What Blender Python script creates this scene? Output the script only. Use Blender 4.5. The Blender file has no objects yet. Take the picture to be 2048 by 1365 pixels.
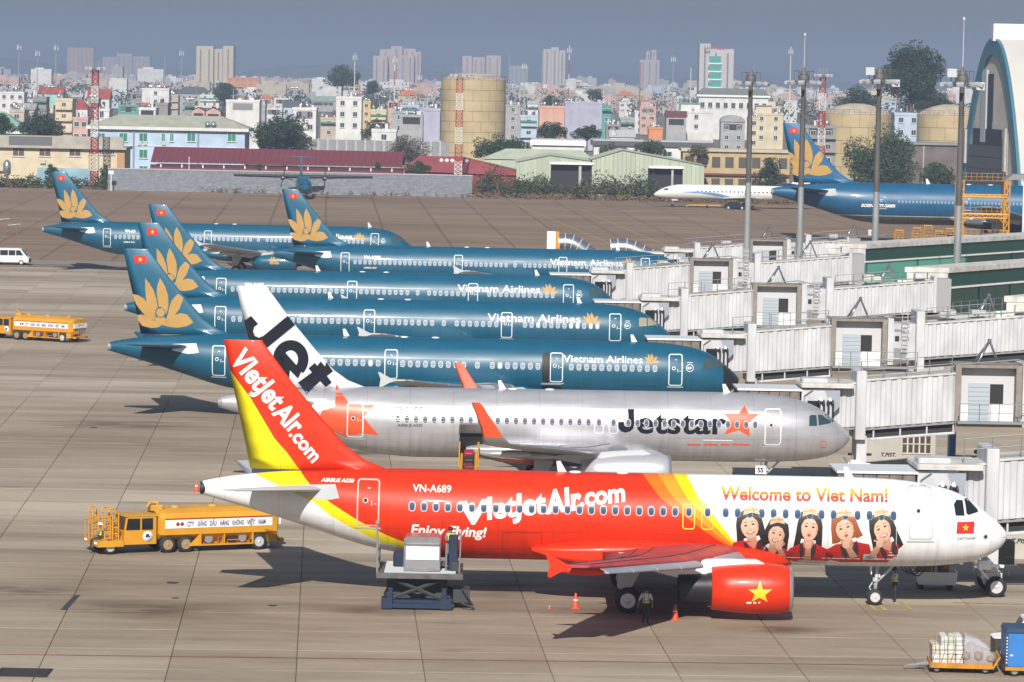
import bpy, bmesh, math, random
from mathutils import Vector, Matrix
from mathutils.bvhtree import BVHTree

S = bpy.context.scene
COL = S.collection
rnd = random.Random(11)
# ------------------------------------------------------------------ camera
F, W, HH = 7200.0, 2048.0, 1365.0
CAM_H, PITCH, ROLL = 24.2, math.atan(527.5 / 7200.0), 0.0200
cd = bpy.data.cameras.new('camera')
cam = bpy.data.objects.new('camera', cd)
COL.objects.link(cam)
cd.sensor_width = 36.0
cd.lens = F / W * 36.0
cd.clip_start, cd.clip_end = 1.0, 60000.0
cam.matrix_world = (Matrix.Translation((0, 0, CAM_H)) @ Matrix.Rotation(math.pi / 2 - PITCH, 4, 'X')
                    @ Matrix.Rotation(ROLL, 4, 'Z'))
S.camera = cam
# ------------------------------------------------------------------ light
SUN_EL, SUN_AZ = math.radians(35.5), math.radians(4)     # sun behind the camera, a little to its left
world = bpy.data.worlds.new('World')
S.world = world
world.use_nodes = True
wn, wl = world.node_tree.nodes, world.node_tree.links
wn.clear()
w_out = wn.new('ShaderNodeOutputWorld')
w_bg = wn.new('ShaderNodeBackground')
w_sky = wn.new('ShaderNodeTexSky')
w_sky.sky_type = 'NISHITA'
w_sky.sun_disc = False
w_sky.sun_elevation = SUN_EL
w_sky.sun_rotation = math.pi + SUN_AZ
w_sky.air_density, w_sky.dust_density, w_sky.ozone_density = 1.0, 2.0, 3.0
w_mix = wn.new('ShaderNodeMix')
w_mix.data_type = 'RGBA'
w_mix.inputs[0].default_value = 0.55
w_mix.inputs[7].default_value = (1.9, 2.55, 3.75, 1)     # the even grey-blue of a hazy day
wl.new(w_sky.outputs[0], w_mix.inputs[6])
wl.new(w_mix.outputs[2], w_bg.inputs[0])
w_bg.inputs[1].default_value = 0.066
wl.new(w_bg.outputs[0], w_out.inputs[0])
sd = bpy.data.lights.new('sun', 'SUN')
sd.energy, sd.angle, sd.color = 4.8, math.radians(0.55), (1.0, 0.945, 0.86)
sun = bpy.data.objects.new('sun', sd)
COL.objects.link(sun)
SUN_TO = Vector((-math.sin(SUN_AZ) * math.cos(SUN_EL), -math.cos(SUN_AZ) * math.cos(SUN_EL), math.sin(SUN_EL)))
sun.rotation_euler = SUN_TO.to_track_quat('Z', 'Y').to_euler()
vs = S.view_settings
vs.view_transform, vs.look, vs.exposure, vs.gamma = 'Standard', 'None', 0.32, 1.0
HAZE = 2.5e-4
S.cycles.use_denoising = True
S.cycles.max_bounces = 6
S.cycles.diffuse_bounces = 3
S.cycles.glossy_bounces = 3
S.cycles.transmission_bounces = 4
S.cycles.volume_bounces = 0

# ------------------------------------------------------------------ photo point -> world point
_cp, _sp, _cr, _sr = math.cos(PITCH), math.sin(PITCH), math.cos(ROLL), math.sin(ROLL)
def ray(px, py):
    dx, dy = px - W / 2, py - HH / 2
    u, v = dx * _cr + dy * _sr, -dx * _sr + dy * _cr
    return Vector((u, F * _cp - v * _sp, -F * _sp - v * _cp))
def at(px, py, Y):
    d = ray(px, py)
    return Vector((0, 0, CAM_H)) + d * (Y / d.y)
def gnd(px, py, z=0.0):
    d = ray(px, py)
    return Vector((0, 0, CAM_H)) + d * ((z - CAM_H) / d.z)

# ------------------------------------------------------------------ materials
MATS = {}
def srgb(r, g, b):
    f = lambda c: (c / 255 / 12.92) if c <= 10 else ((c / 255 + 0.055) / 1.055) ** 2.4
    return (f(r), f(g), f(b))
def mat(name, col, rough=0.6, metal=0.0, coat=0.0, var=0.0, scale=1.0, spec=None, emit=None, bump=0.0, stretch=None):
    if name in MATS:
        return MATS[name]
    m = bpy.data.materials.new(name)
    MATS[name] = m
    m.use_nodes = True
    n, l = m.node_tree.nodes, m.node_tree.links
    b = n['Principled BSDF']
    b.inputs['Base Color'].default_value = (*col, 1)
    b.inputs['Roughness'].default_value = rough
    b.inputs['Metallic'].default_value = metal
    if coat:
        b.inputs['Coat Weight'].default_value = coat
        b.inputs['Coat Roughness'].default_value = 0.08
    if spec is not None:
        b.inputs['Specular IOR Level'].default_value = spec
    if var or bump:
        tc = n.new('ShaderNodeTexCoord')
        mp = n.new('ShaderNodeMapping')
        if stretch:
            mp.inputs['Scale'].default_value = stretch
        l.new(tc.outputs['Object'], mp.inputs[0])
        t = n.new('ShaderNodeTexNoise')
        t.inputs['Scale'].default_value = scale
        t.inputs['Detail'].default_value = 5
        l.new(mp.outputs[0], t.inputs['Vector'])
        if var:
            mx = n.new('ShaderNodeMix')
            mx.data_type = 'RGBA'
            mr = n.new('ShaderNodeMapRange')
            mr.inputs[1].default_value, mr.inputs[2].default_value = 0.3, 0.7
            l.new(t.outputs['Fac'], mr.inputs[0])
            l.new(mr.outputs[0], mx.inputs[0])
            mx.inputs[6].default_value = (*[c * (1 - var) for c in col], 1)
            mx.inputs[7].default_value = (*[min(1, c * (1 + var)) for c in col], 1)
            l.new(mx.outputs[2], b.inputs['Base Color'])
        if bump:
            bp = n.new('ShaderNodeBump')
            bp.inputs['Strength'].default_value = bump
            l.new(t.outputs['Fac'], bp.inputs['Height'])
            l.new(bp.outputs[0], b.inputs['Normal'])
    return m

# ------------------------------------------------------------------ mesh building
class MB:
    def __init__(s):
        s.v, s.f, s.m, s.sm = [], [], [], []
    def add(s, vs, fs, m=0, smooth=False):
        o = len(s.v)
        s.v += [tuple(p) for p in vs]
        for f in fs:
            s.f.append([i + o for i in f])
            s.m.append(m)
            s.sm.append(smooth)
        return s
    def box(s, x0, x1, y0, y1, z0, z1, m=0):
        return s.add([(x0, y0, z0), (x1, y0, z0), (x1, y1, z0), (x0, y1, z0), (x0, y0, z1), (x1, y0, z1), (x1, y1, z1), (x0, y1, z1)],
                     [(0, 3, 2, 1), (4, 5, 6, 7), (0, 1, 5, 4), (1, 2, 6, 5), (2, 3, 7, 6), (3, 0, 4, 7)], m)
    def bbox(s, x0, x1, y0, y1, z0, z1, b=0.05, m=0):
        """box whose vertical and top edges are chamfered"""
        o = [(x0 + b, y0), (x1 - b, y0), (x1, y0 + b), (x1, y1 - b), (x1 - b, y1), (x0 + b, y1), (x0, y1 - b), (x0, y0 + b)]
        i = [(x0 + 2 * b, y0 + b), (x1 - 2 * b, y0 + b), (x1 - b, y0 + 2 * b), (x1 - b, y1 - 2 * b), (x1 - 2 * b, y1 - b), (x0 + 2 * b, y1 - b), (x0 + b, y1 - 2 * b), (x0 + b, y0 + 2 * b)]
        vs = [(x, y, z0) for x, y in o] + [(x, y, z1 - b) for x, y in o] + [(x, y, z1) for x, y in i]
        fs = [tuple(range(7, -1, -1)), tuple(range(16, 24))]
        for k in range(8):
            j = (k + 1) % 8
            fs += [(k, j, j + 8, k + 8), (k + 8, j + 8, j + 16, k + 16)]
        return s.add(vs, fs, m)
    def bar(s, p, q, r=0.05, n=6, m=0, r2=None, cap=True):
        p, q = Vector(p), Vector(q)
        d = (q - p)
        if d.length < 1e-6:
            return s
        d.normalize()
        a = d.orthogonal().normalized()
        b = d.cross(a)
        r2 = r if r2 is None else r2
        vs = []
        for c, rr in ((p, r), (q, r2)):
            for k in range(n):
                t = 2 * math.pi * k / n
                vs.append(c + a * (math.cos(t) * rr) + b * (math.sin(t) * rr))
        fs = [(k, (k + 1) % n, (k + 1) % n + n, k + n) for k in range(n)]
        if cap:
            fs += [tuple(range(n - 1, -1, -1)), tuple(range(n, 2 * n))]
        return s.add(vs, fs, m, n > 6)
    def tube(s, pts, r=0.05, n=6, m=0):
        for a, b in zip(pts[:-1], pts[1:]):
            s.bar(a, b, r, n, m)
        return s
    def loft(s, rings, m=0, cap=True, smooth=True, closed=True):
        n = len(rings[0])
        vs = [p for r in rings for p in r]
        fs = []
        for i in range(len(rings) - 1):
            for k in range(n if closed else n - 1):
                j = (k + 1) % n
                fs.append((i * n + k, i * n + j, (i + 1) * n + j, (i + 1) * n + k))
        s.add(vs, fs, m, smooth)
        if cap:
            s.add(rings[0], [tuple(range(n - 1, -1, -1))], m)
            s.add(rings[-1], [tuple(range(n))], m)
        return s
    def lathe(s, prof, c=(0, 0, 0), axis='Z', n=16, m=0, cap=True, smooth=True):
        """prof: (radius, height) pairs"""
        rings = []
        for r, h in prof:
            g = []
            for k in range(n):
                t = 2 * math.pi * k / n
                a, b = r * math.cos(t), r * math.sin(t)
                g.append({'Z': (c[0] + a, c[1] + b, c[2] + h), 'X': (c[0] + h, c[1] + a, c[2] + b), 'Y': (c[0] + b, c[1] + h, c[2] + a)}[axis])
            rings.append(g)
        return s.loft(rings, m, cap, smooth)
    def prism(s, poly, y0, y1, m=0, plane='XZ'):
        """2-D outline (anticlockwise) given thickness"""
        n = len(poly)
        if plane == 'XZ':
            vs = [(x, y0, z) for x, z in poly] + [(x, y1, z) for x, z in poly]
        elif plane == 'XY':
            vs = [(x, y, y0) for x, y in poly] + [(x, y, y1) for x, y in poly]
        else:
            vs = [(y0, y, z) for y, z in poly] + [(y1, y, z) for y, z in poly]
        fs = [tuple(range(n)), tuple(range(2 * n - 1, n - 1, -1))] + [(i, i + n, (i + 1) % n + n, (i + 1) % n) for i in range(n)]
        return s.add(vs, fs, m)
    def mesh(s, name, mats):
        me = bpy.data.meshes.new(name)
        me.from_pydata(s.v, [], s.f)
        for x in (mats if isinstance(mats, (list, tuple)) else [mats]):
            me.materials.append(x)
        me.polygons.foreach_set('material_index', s.m)
        me.polygons.foreach_set('use_smooth', s.sm)
        bm = bmesh.new()
        bm.from_mesh(me)
        bmesh.ops.recalc_face_normals(bm, faces=bm.faces)
        bm.to_mesh(me)
        bm.free()
        return me
    def build(s, name, mats, parent=None, loc=None):
        return obj(name, s.mesh(name, mats), parent, loc)
def obj(name, me, parent=None, loc=None, rot=None):
    o = bpy.data.objects.new(name, me)
    COL.objects.link(o)
    if parent is not None:
        o.parent = parent
    if loc is not None:
        o.location = loc
    if rot is not None:
        o.rotation_euler = rot
    return o
def tag(o, label, cat, group=None):
    o['label'], o['category'] = label, cat
    if group:
        o['group'] = group
    return o
def thing(name, label, cat, loc=(0, 0, 0), rz=0.0, group=None):
    return tag(obj(name, None, None, loc, (0, 0, rz)), label, cat, group)
def kind(o, k):
    o['kind'] = k
    return o
def copy_tree(o, parent=None):
    c = o.copy()
    COL.objects.link(c)
    c.parent = parent
    for ch in [x for x in ALLCH(o)]:
        copy_tree(ch, c)
    return c
def ALLCH(o):
    return [x for x in COL.objects if x.parent == o]
def lerp_table(tab, s):
    """monotone cubic through (s, a, b, c) rows"""
    i = 0
    while i < len(tab) - 2 and s > tab[i + 1][0]:
        i += 1
    out = []
    for c in range(1, len(tab[0])):
        d = [(tab[k + 1][c] - tab[k][c]) / (tab[k + 1][0] - tab[k][0]) for k in range(len(tab) - 1)]
        def tan(k):
            if k == 0: return d[0]
            if k == len(tab) - 1: return d[-1]
            if d[k - 1] * d[k] <= 0: return 0.0
            return 2 * d[k - 1] * d[k] / (d[k - 1] + d[k])
        h = tab[i + 1][0] - tab[i][0]
        t = min(1, max(0, (s - tab[i][0]) / h))
        out.append((2 * t**3 - 3 * t**2 + 1) * tab[i][c] + (t**3 - 2 * t**2 + t) * h * tan(i)
                   + (-2 * t**3 + 3 * t**2) * tab[i + 1][c] + (t**3 - t**2) * h * tan(i + 1))
    return out
# ------------------------------------------------------------------ flat print laid on a surface
def text_mesh(txt, bold=0.0, shear=0.0, space=1.0):
    cu = bpy.data.curves.new('lettering', 'FONT')
    cu.body = txt
    cu.size = 1.0
    cu.offset = bold
    cu.shear = shear
    cu.space_character = space
    cu.resolution_u = 3
    o = bpy.data.objects.new('lettering_tmp', cu)
    COL.objects.link(o)
    me = bpy.data.meshes.new_from_object(o)
    bpy.data.objects.remove(o)
    bpy.data.curves.remove(cu)
    return me
def poly_bm(polys):
    """polys: list of (points2d, material index)"""
    bm = bmesh.new()
    for pts, mi in polys:
        vs = [bm.verts.new((x, z, 0)) for x, z in pts]
        try:
            f = bm.faces.new(vs)
        except ValueError:
            continue
        f.material_index = mi
        bmesh.ops.triangulate(bm, faces=[f])
    return bm
def slice_bm(bm, dx, dz):
    xs = [v.co.x for v in bm.verts]
    zs = [v.co.y for v in bm.verts]
    if not xs:
        return
    z = math.floor(min(zs) / dz) * dz + dz
    while z < max(zs):
        bmesh.ops.bisect_plane(bm, geom=bm.verts[:] + bm.edges[:] + bm.faces[:], plane_co=(0, z, 0), plane_no=(0, 1, 0))
        z += dz
    x = math.floor(min(xs) / dx) * dx + dx
    while x < max(xs):
        bmesh.ops.bisect_plane(bm, geom=bm.verts[:] + bm.edges[:] + bm.faces[:], plane_co=(x, 0, 0), plane_no=(1, 0, 0))
        x += dx
def lay(bm, bvh, name, mats, parent, off=0.012, dz=0.18, dx=0.5, loff=0.0):
    """bend a flat drawing (x, z) on to the camera-side surface of bvh; later materials lie a touch higher"""
    slice_bm(bm, dx, dz)
    lift = {}
    for f in bm.faces:
        for v in f.verts:
            lift[v.index if v.index >= 0 else id(v)] = 0
    bm.verts.index_update()
    top = {}
    for f in bm.faces:
        for v in f.verts:
            top[v.index] = max(top.get(v.index, 0), f.material_index)
    kill = []
    for v in bm.verts:
        x, z = v.co.x, v.co.y
        hit, nrm, _, _ = bvh.ray_cast(Vector((x, -60, z)), Vector((0, 1, 0)))
        if hit is None:
            hit, nrm, _, _ = bvh.find_nearest(Vector((x, -1.0, z)))
        n = Vector(nrm)
        if n.y > 0:
            n = -n
        v.co = Vector(hit) + n * (off + loff * top.get(v.index, 0))
    me = bpy.data.meshes.new(name)
    bm.to_mesh(me)
    bm.free()
    for x in (mats if isinstance(mats, (list, tuple)) else [mats]):
        me.materials.append(x)
    for p in me.polygons:
        p.use_smooth = True
    return obj(name, me, parent)
def fit_text(me, p0, p1, cap):
    """2-D bmesh of lettering from p0 to p1 along its baseline, capitals `cap` high"""
    bm = bmesh.new()
    bm.from_mesh(me)
    xs = [v.co.x for v in bm.verts]
    x0, x1 = min(xs), max(xs)
    a = Vector(p0)
    d = Vector(p1) - a
    e = Vector((-d.y, d.x)).normalized()
    for v in bm.verts:
        u = (v.co.x - x0) / (x1 - x0)
        w = v.co.y / 0.727 * cap
        q = a + d * u + e * w
        v.co = (q.x, q.y, 0)
    return bm
def rrect(x0, x1, z0, z1, r, n=4):
    pts = []
    for cx, cz, a in ((x1 - r, z1 - r, 0), (x0 + r, z1 - r, 90), (x0 + r, z0 + r, 180), (x1 - r, z0 + r, 270)):
        for k in range(n + 1):
            t = math.radians(a + 90 * k / n)
            pts.append((cx + r * math.cos(t), cz + r * math.sin(t)))
    return pts
def ring_polys(outer, inner, m=0):
    n = len(outer)
    return [([outer[i], outer[(i + 1) % n], inner[(i + 1) % n], inner[i]], m) for i in range(n)]
def stroke(pts, w, m=0):
    out = []
    for a, b in zip(pts[:-1], pts[1:]):
        a, b = Vector(a), Vector(b)
        d = (b - a).normalized()
        e = Vector((-d.y, d.x)) * w / 2
        a2, b2 = a - d * w * 0.2, b + d * w * 0.2
        out.append(([tuple(a2 - e), tuple(b2 - e), tuple(b2 + e), tuple(a2 + e)], m))
    return out
def star_pts(cx, cz, r, r_in=None, a0=90, n=5):
    r_in = r * 0.382 if r_in is None else r_in
    return [(cx + (r if k % 2 == 0 else r_in) * math.cos(math.radians(a0 + 180 / n * k)),
             cz + (r if k % 2 == 0 else r_in) * math.sin(math.radians(a0 + 180 / n * k))) for k in range(2 * n)]
def ellipse_pts(cx, cz, rx, rz, n=16, a0=0, a1=360, rot=0):
    c, s_ = math.cos(math.radians(rot)), math.sin(math.radians(rot))
    o = []
    full = a1 - a0 >= 360
    for k in range(n if full else n + 1):
        t = math.radians(a0 + (a1 - a0) * k / n)
        u, v = rx * math.cos(t), rz * math.sin(t)
        o.append((cx + u * c - v * s_, cz + u * s_ + v * c))
    return o
# ================================================================== GROUND
def ground_mat(name, c1, c2, per, joint=None):
    m = bpy.data.materials.new(name)
    m.use_nodes = True
    n, l = m.node_tree.nodes, m.node_tree.links
    b = n['Principled BSDF']
    b.inputs['Roughness'].default_value = 0.85
    b.inputs['Specular IOR Level'].default_value = 0.25
    g = n.new('ShaderNodeNewGeometry')
    def noise(sc, st, det=4, lo=0.35, hi=0.65):
        mp = n.new('ShaderNodeMapping')
        mp.inputs['Scale'].default_value = st
        l.new(g.outputs['Position'], mp.inputs[0])
        t = n.new('ShaderNodeTexNoise')
        t.inputs['Scale'].default_value = sc
        t.inputs['Detail'].default_value = det
        l.new(mp.outputs[0], t.inputs['Vector'])
        r = n.new('ShaderNodeMapRange')
        r.inputs[1].default_value, r.inputs[2].default_value = lo, hi
        l.new(t.outputs['Fac'], r.inputs[0])
        return r.outputs[0]
    def mix(f, a, bb, blend='MIX'):
        x = n.new('ShaderNodeMix')
        x.data_type = 'RGBA'
        x.blend_type = blend
        for k, v in ((0, f), (6, a), (7, bb)):
            if hasattr(v, 'is_output'):
                l.new(v, x.inputs[k])
            else:
                x.inputs[k].default_value = v if k == 0 else (*v, 1)
        return x.outputs[2]
    def scaled(f, k):
        q = n.new('ShaderNodeMath')
        q.operation = 'MULTIPLY'
        l.new(f, q.inputs[0])
        q.inputs[1].default_value = k
        return q.outputs[0]
    base = mix(noise(1.0, (0.022, 0.034, 1), 5, .33, .62), c1, c2)
    if per == 'object':
        oi = n.new('ShaderNodeObjectInfo')
        r = oi.outputs['Random']
    else:
        r = g.outputs['Random Per Island']
    dark = [c * 0.80 for c in c1]
    lite = [min(1, c * 1.13) for c in c2]
    base = mix(scaled(r, 0.42), base, dark)
    base = mix(scaled(noise(1.0, (0.022, 0.26, 1), 6, 0.46, 0.70), 0.55), base, [c * 0.55 for c in c1])
    base = mix(scaled(noise(1.0, (0.045, 0.7, 1), 6, 0.56, 0.8), 0.5), base, [c * 0.48 for c in c1])
    base = mix(scaled(noise(1.0, (0.25, 0.9, 1), 8, 0.45, 0.8), 0.25), base, lite)
    base = mix(scaled(noise(2.2, (1, 1, 1), 8, 0.3, 0.7), 0.12), base, [c * 0.5 for c in c1])
    base = mix(scaled(noise(1.0, (0.16, 0.5, 1), 3, 0.68, 0.78), 0.55), base, [c * 0.35 for c in c1])
    if joint:
        rot = n.new('ShaderNodeMapping')
        rot.inputs['Rotation'].default_value = (0, 0, -ROT)
        rot.inputs['Scale'].default_value = (1 / joint, 1 / joint, 1)
        l.new(g.outputs['Position'], rot.inputs[0])
        br = n.new('ShaderNodeTexBrick')
        br.offset = 0.0
        br.inputs['Scale'].default_value = 1.0
        br.inputs['Brick Width'].default_value = 1.0
        br.inputs['Row Height'].default_value = 1.0
        br.inputs['Mortar Size'].default_value = 0.02
        br.inputs['Color1'].default_value = (1, 1, 1, 1)
        br.inputs['Color2'].default_value = (0.88, 0.88, 0.88, 1)
        br.inputs['Mortar'].default_value = (0.62, 0.60, 0.58, 1)
        l.new(rot.outputs[0], br.inputs['Vector'])
        base = mix(1.0, base, br.outputs['Color'], 'MULTIPLY')
    # old fuel and oil spills round the parking positions, each with its own blurred shape
    for (px, py, rx, ry) in ((1000, 1172, 3.4, 5.5), (760, 1222, 3.0, 2.0), (1270, 1225, 5.0, 3.0), (300, 1220, 5.0, 3.5), (1000, 960, 9, 5), (250, 850, 6, 4), (1550, 1260, 3, 2), (60, 1180, 4, 3), (700, 905, 6, 4)):
        c = gnd(px, py)
        mp = n.new('ShaderNodeMapping')
        mp.vector_type = 'POINT'
        mp.inputs['Location'].default_value = (-c.x / rx, -c.y / ry, 0)
        mp.inputs['Scale'].default_value = (1 / rx, 1 / ry, 0)
        l.new(g.outputs['Position'], mp.inputs[0])
        ln = n.new('ShaderNodeVectorMath')
        ln.operation = 'LENGTH'
        l.new(mp.outputs[0], ln.inputs[0])
        r_ = n.new('ShaderNodeMapRange')
        r_.inputs[1].default_value, r_.inputs[2].default_value, r_.inputs[3].default_value, r_.inputs[4].default_value = 0.25, 1.0, 1.0, 0.0
        l.new(ln.outputs['Value'], r_.inputs[0])
        q = n.new('ShaderNodeMath')
        q.operation = 'MULTIPLY'
        l.new(r_.outputs[0], q.inputs[0])
        l.new(noise(1.0, (0.35, 0.8, 1), 7, 0.30, 0.62), q.inputs[1])
        base = mix(scaled(q.outputs[0], 0.85), base, (c1[0] * .36, c1[1] * .30, c1[2] * .24))
    l.new(base, b.inputs['Base Color'])
    return m
ROT = math.radians(3.0)
UX, UY = Vector((math.cos(ROT), math.sin(ROT), 0)), Vector((-math.sin(ROT), math.cos(ROT), 0))
M_earth = mat('far ground', (0.16, 0.14, 0.10), 0.95, var=0.3, scale=0.05)
mb = MB()
gx = [-2600, -1500, 1500, 2600]
gy = [-300, 735, 2600, 7000]
for i in range(3):
    for j in range(3):
        mb.add([(gx[i], gy[j], -0.30), (gx[i + 1], gy[j], -0.30), (gx[i + 1], gy[j + 1], -0.30), (gx[i], gy[j + 1], -0.30)], [(0, 1, 2, 3)])
kind(mb.build('ground', M_earth), 'structure')
M_slab = ground_mat('apron concrete slab', (0.268, 0.204, 0.145), (0.470, 0.405, 0.318), 'object')
M_slab_far = ground_mat('apron concrete', (0.268, 0.204, 0.145), (0.470, 0.405, 0.318), 'island')
M_brown = ground_mat('brown apron', (0.225, 0.152, 0.100), (0.295, 0.212, 0.146), 'object', joint=9.0)
M_joint = mat('slab joint', (0.15, 0.115, 0.08), 0.9)
apron = kind(MB().add([(-420, -120, -0.10), (520, -120, -0.10), (520, 735, -0.10), (-420, 735, -0.10)], [(0, 1, 2, 3)]).build('apron', M_joint), 'structure')
SL = 5.2
sm = MB()
h = SL / 2 - 0.010
sm.add([(-h, -h, -0.12), (h, -h, -0.12), (h, h, -0.12), (-h, h, -0.12), (-h, -h, -0.025), (h, -h, -0.025), (h, h, -0.025), (-h, h, -0.025),
        (-h + .025, -h + .025, 0), (h - .025, -h + .025, 0), (h - .025, h - .025, 0), (-h + .025, h - .025, 0)],
       [(8, 9, 10, 11), (4, 5, 9, 8), (5, 6, 10, 9), (6, 7, 11, 10), (7, 4, 8, 11), (0, 1, 5, 4), (1, 2, 6, 5), (2, 3, 7, 6), (3, 0, 4, 7)])
slab_me = sm.mesh('slab', M_slab)
cells = []
for j in range(-60, 100):
    for i in range(-60, 70):
        c = UX * (i * SL + 1.7) + UY * (j * SL + 2.0)
        if -110 < c.y < 445 and -320 < c.x < 330:
            a, b_ = abs(c.x) - 3, c.y
            cells.append((0 if (a < 0.146 * b_ and b_ > 136) else 1, c.y, c))
cells.sort(key=lambda t: (t[0], t[1]))
for k, (vis, _, c) in enumerate(cells[:300]):
    obj('slab', slab_me, apron, c + Vector((0, 0, rnd.uniform(-0.004, 0.003))), (0, 0, ROT))
mb = MB()
for vis, _, c in cells[300:]:
    z = rnd.uniform(-0.004, 0.003)
    q = [c + UX * sx * h + UY * sy * h for sx, sy in ((-1, -1), (1, -1), (1, 1), (-1, 1))]
    mb.add([(p.x, p.y, z) for p in q] + [(p.x, p.y, -0.12) for p in q], [(0, 1, 2, 3), (0, 4, 5, 1), (1, 5, 6, 2), (2, 6, 7, 3), (3, 7, 4, 0)])
kind(mb.build('slab', M_slab_far, apron), 'stuff')
far_ap = MB()
q = [UX * -420 + UY * 440, UX * 520 + UY * 440, UX * 520 + UY * 740, UX * -420 + UY * 740]
far_ap.add([(p.x, p.y, 0.006) for p in q], [(0, 1, 2, 3)])
kind(far_ap.build('far_apron', M_brown), 'structure')
# painted markings, tar seams and drains, each a thin sheet above the concrete
M_ylw = mat('worn yellow line paint', (0.42, 0.30, 0.06), 0.8, var=0.3, scale=3)
M_red = mat('worn red line paint', (0.26, 0.10, 0.08), 0.8, var=0.3, scale=3)
M_wht = mat('worn white line paint', (0.50, 0.47, 0.42), 0.8, var=0.25, scale=3)
M_stain = mat('oil stain', (0.045, 0.04, 0.036), 0.75)
M_road = mat('service road asphalt', (0.215, 0.19, 0.165), 0.9, var=0.15, scale=0.4)
def strip(name, p, q, w, m, z=0.012, parent=None):
    p, q = Vector(p), Vector(q)
    d = (q - p).normalized()
    e = Vector((-d.y, d.x, 0)) * w / 2
    n = max(1, int((q - p).length / 12))
    vs, fs = [], []
    for i in range(n + 1):
        c = p + (q - p) * i / n
        vs += [(c.x - e.x, c.y - e.y, z), (c.x + e.x, c.y + e.y, z)]
    for i in range(n):
        fs.append((2 * i, 2 * i + 1, 2 * i + 3, 2 * i + 2))
    return kind(MB().add(vs, fs).build(name, m, parent), 'structure')
strip('service_road', gnd(-900, 505), gnd(900, 541), 9.5, M_road, 0.010)
strip('road_edge_line', gnd(-900, 516), gnd(700, 548), 0.35, M_wht, 0.015)
strip('red_line', gnd(-200, 1307), gnd(2300, 1337), 0.14, M_red)
for (a, b_) in (((1020, 405), (1300, 520)), ((1180, 428), (1400, 520))):
    strip('taxi_line', gnd(*a), gnd(*b_), 0.15, M_ylw)
for (a, b_) in (((1736, 1206), (1752, 1222)), ((1752, 1204), (1772, 1222)), ((1800, 1202), (1822, 1220))):
    strip('parking_mark', gnd(*a), gnd(*b_), 0.16, M_ylw)
strip('parking_mark', gnd(1905, 1206), gnd(2200, 1212), 0.12, M_ylw)
for (x, y, w_) in ((345, 1166, 0.28), (188, 856, 0.22), (350, 1197, .16), (545, 1212, .2)):
    p = gnd(x, y)
    pts = [(p.x + 1.0 * w_ * math.cos(t) * (1 + .3 * math.sin(3 * t)), p.y + 1.6 * w_ * math.sin(t) * (1 + .3 * math.cos(2 * t)), 0.012) for t in [k * math.pi / 6 for k in range(12)]]
    kind(MB().add(pts, [tuple(range(12))]).build('oil_stain', M_stain), 'structure')
q = gnd(140, 1206)
kind(MB().add([(q.x - .16, q.y - 2.2, .012), (q.x + .14, q.y - 2.2, .012), (q.x + .18, q.y + 2.4, .012), (q.x - .10, q.y + 2.4, .012)], [(0, 1, 2, 3)]).build('tar_patch', M_stain), 'structure')
# a grated drain in the near corner
p = gnd(48, 1346)
dr = kind(obj('drain', None, None, p), 'structure')
fr = MB()
for a in ((-1.05, 1.05, -1.0, -.88), (-1.05, 1.05, .88, 1.0), (-1.05, -.93, -.88, .88), (.93, 1.05, -.88, .88)):
    fr.box(*a, 0.0, 0.03)
fr.build('drain_frame', mat('cast iron', (0.05, 0.047, 0.045), 0.6, 0.6), dr)
MB().box(-.93, .93, -.88, .88, 0.002, 0.008).build('drain_pit', M_stain, dr)
bar_me = MB().box(-.92, .92, -.05, .05, 0.01, 0.028).mesh('grate_bar', MATS['cast iron'])
for k in range(7):
    obj('grate_bar', bar_me, dr, (0, -.75 + .25 * k, 0))
# ================================================================== AIRLINERS
NOSE = [(0.0, 3.36, 3.34, 0.02), (0.04, 3.50, 3.18, 0.17), (0.12, 3.62, 3.03, 0.31), (0.3, 3.83, 2.80, 0.55), (0.75, 4.22, 2.48, 0.93), (1.2, 4.58, 2.27, 1.20), (1.45, 4.79, 2.19, 1.32),
        (2.0, 5.14, 2.06, 1.51), (2.6, 5.40, 1.97, 1.67), (3.4, 5.62, 1.89, 1.80), (4.9, 5.84, 1.83, 1.93), (6.2, 5.92, 1.81, 1.975), (7.4, 5.94, 1.80, 1.975)]
TAIL = [(11.7, 5.94, 1.80, 1.975), (10, 5.94, 1.92, 1.92), (8.4, 5.92, 2.15, 1.79), (7, 5.87, 2.50, 1.61), (5.5, 5.80, 2.98, 1.36), (3.77, 5.70, 3.50, 1.05), (2.3, 5.56, 3.93, .76), (1.0, 5.37, 4.28, .50), (0.25, 5.22, 4.50, .33), (0.0, 5.15, 4.56, .27)]
def mk_section(L):
    tab = NOSE + [(L - t, a, b, c) for t, a, b, c in TAIL]
    return lambda s: lerp_table(tab, s)
AF = [(0, 0), (0.015, 0.2), (0.06, 0.36), (0.15, 0.47), (0.32, 0.5), (0.55, 0.40), (0.8, 0.18), (1, 0.01)]
def airfoil(le, chord, thick, axis_pt, vertical=False):
    """closed section; le = distance aft of the nose; axis_pt = (y, z)"""
    y, z = axis_pt
    t = thick * chord
    up = [(le + u * chord, t * w) for u, w in AF]
    lo = [(le + u * chord, -t * w * 0.8) for u, w in AF[1:-1]][::-1]
    ring = []
    for s, w in up + lo:
        ring.append((-s, y + (w if vertical else 0), z + (0 if vertical else w)))
    return ring
M_tyre = mat('rubber tyre', (0.018, 0.018, 0.02), 0.75)
M_hub = mat('wheel hub', (0.62, 0.63, 0.65), 0.4, 0.4)
M_strut = mat('landing gear strut', (0.50, 0.52, 0.54), 0.45, 0.3)
M_dark = mat('dark recess', (0.012, 0.012, 0.014), 0.6)
M_glass = mat('cockpit glass', (0.012, 0.018, 0.022), 0.08, spec=0.7)
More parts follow.
